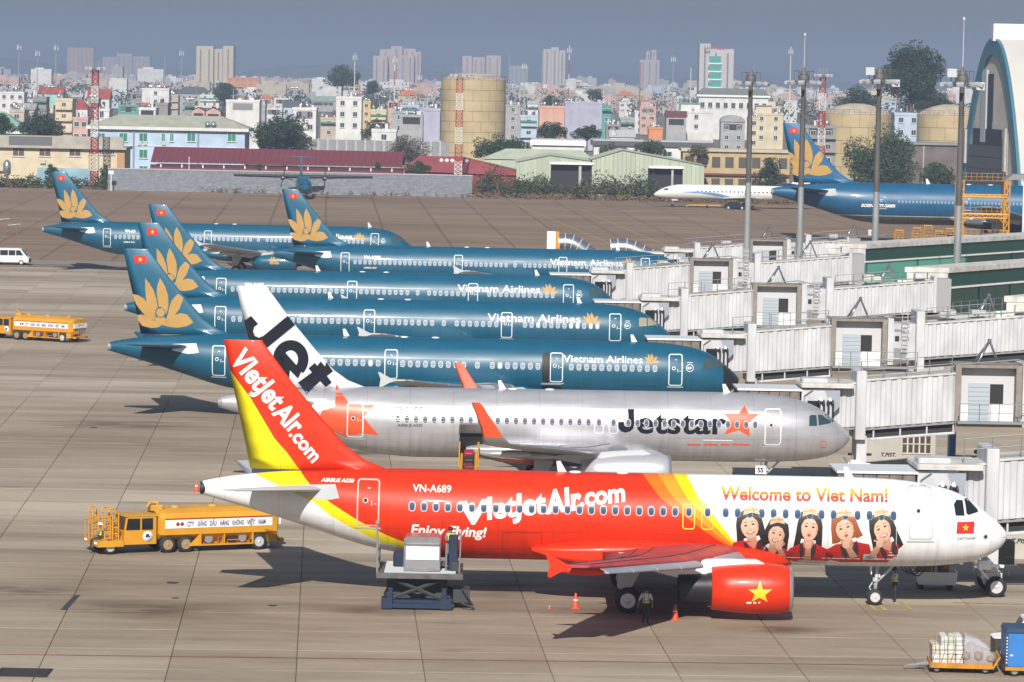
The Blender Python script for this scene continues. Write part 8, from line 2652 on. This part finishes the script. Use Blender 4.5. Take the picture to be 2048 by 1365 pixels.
tower('pinkish tower group above the red and white antenna', 747, 842, 93, 4100, (.44, .37, .34), [(0, .30, 20, 0), (.12, .36, 6, 22), (.36, .60, 0, 12), (.55, .86, 18, 0), (.62, .88, 4, 24), (.88, 1.0, 10, 14)])
tower('low pinkish tower group above the yellow tank', 925, 1002, 111, 4700, (.50, .40, .38), [(0, .25, 2, 0), (.27, .58, 4, 3), (.62, 1.0, 0, 0)])
tower('pale tower block with one notched corner behind the antennas', 1087, 1131, 95, 3700, (.46, .42, .40), [(0, .35, 4, 0), (.35, .7, 0, 3), (.72, 1.0, 6, 0)])
tower('grey tower block with a raised bridge on top', 1280, 1322, 100, 4600, (.42, .38, .36), [(0, .95, 20, 0), (.30, .55, 3, 4), (.5, .8, 0, 4)])
tower('orange tinted gateway block far off under the antennas', 135, 187, 96, 6450, (.46, .30, .22), [(0, 1.0, 0, 0)])
tower('long low pinkish blocks far off beside the beige tower', 205, 300, 108, 6480, (.42, .35, .32), [(0, .3, 7, 0), (.3, .62, 0, 4), (.64, 1.0, 5, 0)])
tower('faint far block left of the pale tower with the notched corner', 1020, 1056, 132, 6400, (.42, .40, .40), [(0, 1, 0, 0)])
r, w = tower('white tower with stacked green glass bays and red roof letters', 1400, 1468, 98, 2600, (.50, .47, .46), [(.0, .32, -10, 4), (.30, 1.0, 0, 0)])
Yt = 2600
for k, y in enumerate((113, 129, 145, 161)):
    a, b_ = at(1418, y + 13, Yt), at(1442, y, Yt)
    f = MB().box(a.x - r.location.x, b_.x - r.location.x, -1.2, -.02, a.z, b_.z).build('green_bay', mat('sea green glass', (.06, .33, .26), .25), r)
    MB().box(a.x - r.location.x - .6, b_.x - r.location.x + .6, -1.6, -.02, a.z - 1.0, a.z).build('bay_sill', M_white, r)
a, b_ = at(1409, 101, Yt), at(1463, 101, Yt)
x = a.x - r.location.x
M_sr = mat('red sign letters', (.38, .03, .09), .5)
k = 0
while x < b_.x - r.location.x - .8:
    hh = 2.9 if k in (0, 4) else rc.uniform(1.7, 2.3)
    ww = rc.uniform(.9, 1.7)
    z0 = at(1430, 99, Yt).z
    MB().box(x, x + ww * .35, -.4, 0, z0, z0 + hh).box(x + ww * .35, x + ww, -.4, 0, z0 + hh * rc.choice((.0, .35, .7)), z0 + hh * .3 + hh * rc.choice((.0, .35, .65))).build('sign_letter', M_sr, r)
    x += ww + .35
    k += 1
# ------------------------------------------------------------------ the rest of the roofs, each a house of its own
used = set()
M_bsh, M_bgl = mat('brown shutter', (.10, .055, .04), .6), mat('blue grey glazing', (.09, .13, .17), .15)
M_cl = [mat('clutter pale', (.55, .55, .55), .6), mat('clutter dark', (.06, .06, .07), .7), mat('clutter steel', (.45, .46, .48), .3, .7)]
def clutter(par, w, zw):
    m = MB()
    for _ in range(9):
        x, y, s = rc.uniform(.3, max(.6, w - .9)), rc.uniform(.3, 6), rc.uniform(.3, .9)
        t = rc.random()
        if t < .4:
            m.bar((x, y, zw - .6), (x, y, zw + rc.uniform(1.2, 3.2)), .06, 4, rc.choice((0, 1)))
        elif t < .75:
            m.box(x, x + s, y, y + s, zw - .6, zw + rc.uniform(.4, 1.5), rc.choice((0, 1, 0)))
        else:
            m.lathe([(.02, 0), (s * .6, .05), (s * .6, s * 1.5), (.02, s * 1.8)], (x, y, zw - .1), n=8, m=2)
    kind(m.build('roof_clutter', M_cl, par), 'stuff')
LM = [(190, 250, 'the tall lattice mast'), (60, 245, 'the dark tree at the edge'), (330, 240, 'the pale blue office'), (567, 255, 'the round dark tree'), (430, 130, 'the beige tower'), (945, 215, 'the tall yellow tank'),
      (700, 230, 'the clean white house'), (1165, 235, 'the lavender block'), (1085, 230, 'the salmon house'), (1470, 200, 'the white mansion'), (1435, 130, 'the green glass tower'), (1590, 205, 'the big cream building'), (1720, 250, 'the domed tanks'),
      (1830, 150, 'the huge round tree'), (795, 130, 'the pink towers'), (1110, 130, 'the pale notched tower'), (515, 160, 'the orange block'), (1240, 165, 'the long brown roof'), (130, 130, 'the far antennas'), (690, 150, 'the tall leafy clump'), (1380, 240, 'the white house with the black window'), (610, 200, 'the orange capped house')]
DESC = dict(white='white', cream='cream', grey='grey', pink='dusty pink', salmon='salmon', lavender='lilac', yellow='yellow', beige='beige', teal='teal', blue='pale blue', green='green', tan='tan', concrete='bare concrete', aqua='aqua', orange='orange', brown='brown')
RD = dict(flat='flat roofed', gable='pitched roof', front='gable fronted', hip='hip roofed', barrel='curved roof')
for q in clutter_later:
    clutter(*q)
def auto_label(wall, roof, rcol, w, nfl, ex, px, py):
    size = 'slim' if w < 6.5 else 'broad' if w > 11 else 'mid sized'
    h_ = 'tall' if nfl >= 4 else 'low' if nfl <= 2 else ''
    lms = sorted(LM, key=lambda l: abs(l[0] - px) + 1.5 * abs(l[1] - py))
    extra = {'tank': 'one rooftop tank', 'tank2': 'twin rooftop tanks', 'ac': 'an air conditioner', 'dark': 'a dark loggia', 'balcony': 'stacked balconies', 'shutter': 'a grey shutter', 'awning': 'a green awning', 'room': 'a roof room', 'poles': 'bare roof poles', 'pents': 'a rooftop shed'}
    et = extra[ex[0]] if ex else 'a plain front'
    et2 = ' and ' + extra[ex[1]] if len(ex) > 1 else ''
    rt = {'flat': 'flat', 'gable': rcol + ' pitched', 'front': rcol + ' gabled', 'hip': rcol + ' hipped', 'barrel': rcol + ' curved'}[roof]
    def rel(l):
        if py < l[1] - 25: return 'above'
        if py > l[1] + 25: return 'below'
        return 'beside' if abs(px - l[0]) < 60 else 'on the way to'
    opts = []
    for i, l in enumerate(lms[:6]):
        for sz in ((h_, size) if h_ else (size,)):
            opts.append(f'{sz} {DESC[wall]} {rt} house with {et}, {rel(l)} {l[2]}')
            if et2:
                opts.append(f'{sz} {DESC[wall]} {rt} house with {et}{et2}, {rel(l)} {l[2]}')
    for o in opts:
        if o not in used and len(o.replace(',', '').split()) <= 16:
            used.add(o)
            return o
    return None
cols = ['white'] * 14 + ['grey'] * 8 + ['cream'] * 3 + ['beige'] * 5 + ['blue'] * 3 + ['concrete'] * 5 + ['pink', 'tan', 'tan', 'lavender', 'yellow', 'salmon', 'aqua', 'teal']
made = 0
rows = [(172, 60), (180, 52), (189, 50), (199, 44), (211, 38), (226, 32), (242, 26)]
for yrow, n in rows:
    step = 2080.0 / n
    for k in range(n):
        px = -20 + step * (k + rc.uniform(.0, .9))
        if 1915 < px or (yrow > 215 and (870 < px < 1015)):
            continue
        yt = yrow + rc.uniform(-5, 6) + .0 * px
        yt += (px - 1024) * .008
        wpx = rc.uniform(20, 44) * (yrow - 120) / 90
        wpx = max(13, min(60, wpx))
        if any(px < b1 + 2 and px + wpx > a1 - 2 and y1 - 3 < yt < y1 + 62 for a1, b1, y1 in LANDMARKS if y1 > 185):
            continue
        Y = depth_for(px, px + wpx, yt)
        if Y is None:
            continue
        wall = rc.choice(cols)
        roof = rc.choice(['flat'] * 6 + ['gable', 'gable', 'front', 'hip', 'barrel'])
        rcol = rc.choice(['red', 'red', 'grey', 'sheet', 'green', 'slate', 'brown', 'sheet', 'maroon', 'orange'])
        ex = rc.sample(['tank', 'tank2', 'ac', 'dark', 'balcony', 'shutter', 'awning', 'room', 'poles', 'pents', 'poles', 'tank'], rc.choice((1, 2, 2, 3)))
        w = wpx * Y / F
        p = at(px, yt, Y)
        nfl = max(1, min(5, int(p.z / 3.4)))
        lab = auto_label(wall, roof, rcol, w, nfl, ex, px + wpx / 2, yt)
        if lab is None:
            continue
        made += 1
        if made > 205:
            break
        hr = house(lab, px, px + wpx, yt, Y, wall, roof, rcol, extra=ex, floors=min(4, nfl), ncol=max(1, min(4, int(w / rc.uniform(2.2, 4)))), win=rc.choice(((1.2, 1.3), (1.9, 1.2), (.8, 1.5), (2.3, 1.4), (1.1, 1.9))), wm=rc.choice((None, None, M_bsh, M_bgl)))
        clutter(hr, w, p.z - (0 if roof == 'flat' else 2.0))
# ------------------------------------------------------------------ lattice masts and antennas
M_lr, M_lw = mat('mast red', (.33, .03, .025), .6), mat('mast white', (.60, .59, .57), .6)
def lattice(label, px, ytop, Y, w0=1.5):
    p = at(px, ytop, Y)
    r = thing('lattice_mast', label, 'lattice mast', (p.x, Y, 0), 0, 'red and white lattice masts')
    H, n = p.z, 7
    for s in range(n):
        z0, z1 = H * s / n, H * (s + 1) / n
        f0, f1 = w0 * (1 - .22 * s / n) / 2, w0 * (1 - .22 * (s + 1) / n) / 2
        m = MB()
        for a, b_ in ((1, 1), (1, -1), (-1, -1), (-1, 1)):
            m.bar((a * f0, b_ * f0, z0), (a * f1, b_ * f1, z1), .09, 5)
        q = 4
        for i in range(q):
            za_, zb2 = z0 + (z1 - z0) * i / q, z0 + (z1 - z0) * (i + 1) / q
            g0, g1 = f0 + (f1 - f0) * i / q, f0 + (f1 - f0) * (i + 1) / q
            for sg in (-1, 1):
                m.bar((-g0, sg * g0, za_), (g1, sg * g1, zb2), .06, 4).bar((g0, sg * g0, za_), (-g1, sg * g1, zb2), .06, 4).bar((-g0, sg * g0, za_), (g0, sg * g0, za_), .05, 4)
                m.bar((sg * g0, -g0, za_), (sg * g1, g1, zb2), .06, 4)
        m.build('mast_section', M_lr if s % 2 == 0 else M_lw, r)
    hd = MB()
    for k in range(8):
        a = k * math.pi / 4
        hd.bar((0, 0, H), (1.7 * math.cos(a), 1.7 * math.sin(a), H + .1), .06, 4).bar((1.7 * math.cos(a), 1.7 * math.sin(a), H + .1), (1.7 * math.cos(a + .785), 1.7 * math.sin(a + .785), H + .1), .06, 4)
        hd.bar((.9 * math.cos(a), .9 * math.sin(a), H), (.9 * math.cos(a), .9 * math.sin(a), H + 1.6), .05, 4)
    ho = hd.build('lamp_ring', M_rail, r)
    for k in range(6):
        a = k * math.pi / 3
        MB().bbox(-.4, .4, -.25, .25, -.3, .25, .04).build('floodlight', mat('floodlight casing', (.52, .53, .54), .45), ho, (1.7 * math.cos(a), 1.7 * math.sin(a), H + .1))
lattice('red and white lattice mast in front of the pale blue office', 191, 138, 738)
lattice('red and white lattice mast in front of the tall yellow tank', 920, 152, 738)
lattice('red and white lattice mast in front of the big cream building', 1646, 152, 770)
M_am = mat('antenna grey', (.30, .31, .33), .5, .2)
def antenna(label, px, ytop, ybase, Y, col=M_am, panels=True, striped=False):
    p, b_ = at(px, ytop, Y), at(px, ybase, Y)
    r = thing('antenna_mast', label, 'antenna', (p.x, Y, 0), 0, 'thin roof antennas over the city')
    H = p.z
    n = 6
    for s in range(n if striped else 1):
        z0, z1 = (H * s / n, H * (s + 1) / n) if striped else (0, H)
        MB().bar((0, 0, z0), (0, 0, z1), .24 * Y / 1500, 6, r2=.17 * Y / 1500).build('pole', (M_lr if s % 2 == 0 else M_lw) if striped else col, r)
    if panels:
        k_ = Y / 1500
        for k in range(3):
            a = 2 * math.pi * k / 3 + .5
            x, y = .9 * k_ * math.cos(a), .9 * k_ * math.sin(a)
            MB().box(x - .10 * k_, x + .10 * k_, y - .1, y + .1, H - 3.0 * k_, H - 1.0 * k_).bar((0, 0, H - 2 * k_), (x, y, H - 2 * k_), .06 * k_, 4).build('panel_antenna', M_lw, r)
for a in (('grey antenna with white panels farthest left over the roofs', 38, 86, 140, 1500), ('short antenna on the peach block', 75, 98, 125, 1650), ('tall dark antenna over the peach block', 112, 87, 160, 1700),
          ('thin antenna over the slate roof, with no panels', 330, 113, 150, 2000, M_am, False), ('antenna with white panels beside the beige tower', 363, 98, 150, 2000), ('white antenna rising from the tall leafy clump', 710, 106, 150, 1700, M_lw),
          ('red and white antenna between the clean white house and the yellow tank', 790, 112, 215, 1250, M_am, True, True), ('slim antenna with white panels above the salmon house', 1049, 124, 210, 1250), ('red and white antenna before the pale notched tower', 1139, 92, 165, 1700, M_am, True, True),
          ('antenna with two panel rings near the long brown roof', 1347, 110, 205, 1400), ('thin lamp pole far off above the yellow tank', 1019, 108, 170, 1800, M_am, False), ('thin pole beside the pale notched tower', 1085, 100, 165, 1800, M_am, False),
          ('pale antenna above the big cream building', 1582, 94, 190, 1300, M_lw), ('reddish antenna beside the grey tower with the raised bridge', 1281, 125, 160, 1900, M_lr, False), ('small antenna next to the white mansion', 1382, 135, 180, 1800, M_lw, False), ('blue grey lattice pole beside the yellow tank', 840, 146, 230, 1200, M_am, True)):
    antenna(*a)
# ------------------------------------------------------------------ trees
def leaf_mats(base):
    return [mat('leaf %s %d' % (base, i), c, .65, spec=.3) for i, c in enumerate(dict(
        dark=((.020, .038, .017), (.030, .054, .023), (.044, .070, .030)), mid=((.028, .050, .020), (.044, .070, .027), (.066, .092, .038)), dry=((.070, .060, .035), (.10, .085, .055), (.055, .065, .032)))[base])]
def leaves(mb, c, r, n, size, rr, sq=.8):
    for _ in range(n):
        while True:
            v = Vector((rr.uniform(-1, 1), rr.uniform(-1, 1), rr.uniform(-1, 1)))
            if .35 < v.length < 1: break
        if v.length < .7 and rr.random() < .6:
            v = v.normalized() * rr.uniform(.75, 1)
        p = c + Vector((v.x * r, v.y * r, v.z * r * sq))
        n_ = (v.normalized() * .6 + Vector((rr.uniform(-1, 1), rr.uniform(-1, 1), rr.uniform(-.4, 1)))).normalized()
        a = n_.orthogonal().normalized()
        b_ = n_.cross(a)
        t = rr.uniform(0, 6.28)
        a, b_ = a * math.cos(t) + b_ * math.sin(t), b_ * math.cos(t) - a * math.sin(t)
        s1, s2 = size * rr.uniform(.6, 1.3), size * rr.uniform(.35, .7)
        mi = rr.choice((0, 0, 1, 1, 1, 2))
        mb.add([p - a * s1, p - b_ * s2, p + a * s1, p + b_ * s2], [(0, 1, 2, 3)], mi)
M_bark = mat('tree bark', (.085, .062, .045), .9)
def tree(label, px0, px1, ytop, ybot, Y, kind_='dark', dens=1.0, leaf=.5, name='leafy_tree', seed=0, shape=1.0, sparse=False):
    rr = random.Random(seed + int(px0 * 7 + ytop))
    a, b_ = at(px0, ytop, Y), at(px1, ytop, Y)
    cx, zt, zb = (a.x + b_.x) / 2, a.z, max(.8, at(px0, ybot, Y).z)
    rx, rz = (b_.x - a.x) / 2, (zt - zb) / 2
    r = thing(name, label, 'tree', (cx, Y + rx * .6, 0), 0, 'trees beyond the apron')
    zc = zb + rz
    mb = MB()
    limbs = MB().bar((0, 0, 0), (0, 0, zb + rz * .5), max(.18, rx * .07), 8, r2=max(.1, rx * .035))
    n = int(16 + rx * 4.2)
    for k in range(n):
        while True:
            v = Vector((rr.uniform(-1, 1), rr.uniform(-1, 1), rr.uniform(-1, 1)))
            if v.length < 1: break
        v = v * (.55 + .45 * v.length)
        top = 1 - max(0, v.z) * .35 * shape
        c = Vector((v.x * rx * .80 * top, v.y * rx * .65 * top, zc + v.z * rz * .80))
        br = rr.uniform(.22, .40) * min(rx, rz * 1.4)
        cnt = int(dens * 42 * (br / leaf) ** 1.6 / 3 + 36)
        leaves(mb, c, br, min(cnt, 520), leaf * .5, rr)
        if k % 2 == 0:
            limbs.bar((0, 0, zb + rz * .2), c, max(.07, rx * .022), 5, r2=.04)
    limbs.build('trunk', M_bark, r)
    mb.build('crown', leaf_mats(kind_), r)
    return r
T = [('dark rounded tree behind the cream building at the photo edge', 28, 132, 222, 285, 800, 'dark', 1.1, .5), ('smaller dark tree peeping out at the very photo edge', -30, 34, 228, 275, 815, 'dark', 1, .5),
     ('round dark tree between the pale blue office and the red shed', 494, 642, 222, 312, 800, 'dark', 1.3, .5), ('tall leafy clump rising over the roofs below the pink towers', 642, 726, 128, 178, 1750, 'dark', 1.0, .95),
     ('dark bush on the roofs beside the broad orange block', 418, 478, 163, 205, 1500, 'dark', 1.0, .75), ('small dark tree beside the tall leafy clump', 728, 762, 158, 195, 1600, 'dark', 1.0, .8),
     ('broad dark tree in front of the tall yellow tank', 928, 1082, 264, 325, 800, 'dark', 1.2, .5), ('bare looking brownish tree before the panel wall', 764, 870, 268, 332, 805, 'dry', .55, .4), ('leafy bush leaning over the panel wall', 718, 790, 236, 282, 905, 'mid', .8, .5),
     ('dark tree before the salmon house', 1064, 1140, 240, 285, 880, 'dark', .9, .5), ('dark tree before the lavender block', 1138, 1212, 248, 285, 885, 'dark', 1.0, .5), ('small rounded tree on the roofs above the salmon house', 1080, 1124, 190, 215, 1350, 'mid', 1, .6), ('slender tree between the yellow and cream houses', 1172, 1210, 172, 205, 1500, 'mid', 1, .7),
     ('spreading green tree over the long low building', 1262, 1350, 276, 325, 790, 'mid', .9, .45), ('greyish bare tree behind the pale green sheds', 1186, 1262, 282, 322, 800, 'dry', .6, .4), ('brownish tree over the yellow building', 1372, 1432, 284, 340, 758, 'dry', .8, .4), ('dark bush between the shed and the lotus fin', 1502, 1580, 312, 390, 735, 'dark', 1.1, .45),
     ('huge round tree beside the arched hangar', 1756, 1906, 76, 215, 1000, 'dark', 1.3, .75), ('wide bushy tree behind the blue fuselage', 1684, 1862, 248, 392, 742, 'mid', 1.3, .5), ('low dark trees under the huge round tree, nearer the masts', 1668, 1770, 172, 235, 1040, 'dark', 1, .6), ('dark trees under the huge round tree, nearer the hangar', 1800, 1925, 172, 250, 1050, 'dark', 1, .6),
     ('sunlit bush above the blue fuselage next to the hangar', 1838, 1922, 318, 400, 735, 'mid', 1.3, .45), ('palm like tree before the cream building', 84, 118, 326, 392, 735, 'mid', .7, .4), ('leafy bush at the foot of the first lattice mast', 196, 226, 328, 385, 733, 'mid', .9, .4), ('dark tree beside the white and cream house', 1508, 1580, 318, 380, 800, 'dark', 1, .5),
     ('small shrub growing through the red shed roofs', 512, 526, 324, 345, 740, 'mid', .8, .3), ('shrub growing between the two red sheds', 804, 866, 322, 352, 738, 'mid', .9, .4), ('small shrub at the end of the long red shed', 748, 764, 322, 345, 739, 'mid', .8, .3)]
for i, t in enumerate(T):
    tree(*t, seed=i)
# scrub belt and weeds
rr = random.Random(5)
mb = MB()
for k in range(330):
    px = rr.uniform(948, 1600)
    if 1420 < px and rr.random() < .55: continue
    Yb = rr.uniform(722, 738)
    lump = .55 + .45 * math.sin(px * .043) * math.sin(px * .017 + 1)
    top = rr.uniform(.8, 2.2) + 4.4 * lump * rr.random() * (1.1 if px < 1320 else .5)
    c = Vector((at(px, 380, Yb).x, Yb, top * .6))
    n0 = len(mb.m)
    leaves(mb, c, top * rr.uniform(.35, .55), 70, .27, rr, 1.1)
    if rr.random() < .3:
        for i in range(n0, len(mb.m)):
            mb.m[i] += 3
kind(mb.build('undergrowth', leaf_mats('mid') + leaf_mats('dry')), 'stuff')
mb = MB()
for k in range(150):
    px = rr.uniform(950, 1600)
    Yb = rr.uniform(716, 722)
    c = Vector((at(px, 390, Yb).x, Yb, .6))
    leaves(mb, c, .8, 22, .25, rr, .8)
for k in range(60):
    px = rr.uniform(380, 940)
    c = Vector((at(px, 390, 720.5).x, 720.8, .4))
    leaves(mb, c, rr.uniform(.3, .9), 14, .2, rr, 1.0)
kind(mb.build('dry_grass', [mat('dry grass %d' % i, c, .9) for i, c in enumerate(((.20, .11, .06), (.16, .11, .06), (.10, .10, .045)))]), 'stuff')
mb = MB()
for k in range(90):
    px = rr.uniform(-30, 215)
    Yb = rr.uniform(722, 732)
    c = Vector((at(px, 385, Yb).x, Yb, rr.uniform(.4, 1.8)))
    leaves(mb, c, rr.uniform(.5, 1.4), 26, .3, rr, 1.0)
kind(mb.build('weeds', leaf_mats('mid')), 'stuff')
# far tree line between the roofs and low hills
mb = MB()
for k in range(420):
    Yb = rr.uniform(1800, 4200)
    px = rr.uniform(-50, 2100)
    c = Vector((at(px, 200, Yb).x, Yb, rr.uniform(5, 11)))
    leaves(mb, c, rr.uniform(4, 8), 60, 1.05, rr, .9)
kind(mb.build('far_trees', leaf_mats('dark')), 'stuff')
# a blurred mass of distant roofs, past the three hundred that can be told apart
for ci, cname in enumerate(('white', 'beige', 'pink', 'grey')):
    mb = MB()
    for k in range(240):
        Yb = rr.uniform(2600, 6200)
        px = rr.uniform(-60, 2110)
        x = at(px, 200, Yb).x
        w, h_ = rr.uniform(8, 26), rr.uniform(7, 17) * (1.6 if rr.random() < .06 else 1)
        mb.box(x, x + w, Yb, Yb + 12, 0, h_)
        mb.box(x + w * .2, x + w * .6, Yb + 2, Yb + 6, h_ - .05, h_ + rr.uniform(1, 3))
    kind(mb.build('distant_houses', wall_mat(cname, COLS[cname])), 'stuff')
hl = MB()
N = 60
vs = []
for i in range(N + 1):
    px = -260 + 2560 * i / N
    hgt = 30 + 8 * math.sin(i * .35) + 5 * math.sin(i * .93 + 1) + rr.uniform(-3, 3)
    x = at(px, 150, 6700).x
    vs += [(x, 6600, -.3), (x, 6720, hgt), (x, 6900, -.3)]
hl.add(vs, [q for i in range(N) for q in ((3 * i, 3 * i + 3, 3 * i + 4, 3 * i + 1), (3 * i + 1, 3 * i + 4, 3 * i + 5, 3 * i + 2))], 0, True)
kind(hl.build('hills', mat('hill woods', (.05, .065, .045), .9, var=.3, scale=.02)), 'structure')
# ------------------------------------------------------------------ air
me = bpy.data.meshes.new('haze')
bx = MB().box(-2700, 2700, -330, 7060, -1.4, 84)
me.from_pydata(bx.v, [], bx.f)
vm = bpy.data.materials.new('hazy air')
vm.use_nodes = True
n_, l_ = vm.node_tree.nodes, vm.node_tree.links
n_.clear()
o_ = n_.new('ShaderNodeOutputMaterial')
v_ = n_.new('ShaderNodeVolumePrincipled')
v_.inputs['Color'].default_value = (.44, .55, .76, 1)
v_.inputs['Density'].default_value = HAZE
v_.inputs['Anisotropy'].default_value = 0.0
l_.new(v_.outputs[0], o_.inputs['Volume'])
me.materials.append(vm)
kind(obj('haze', me), 'stuff')
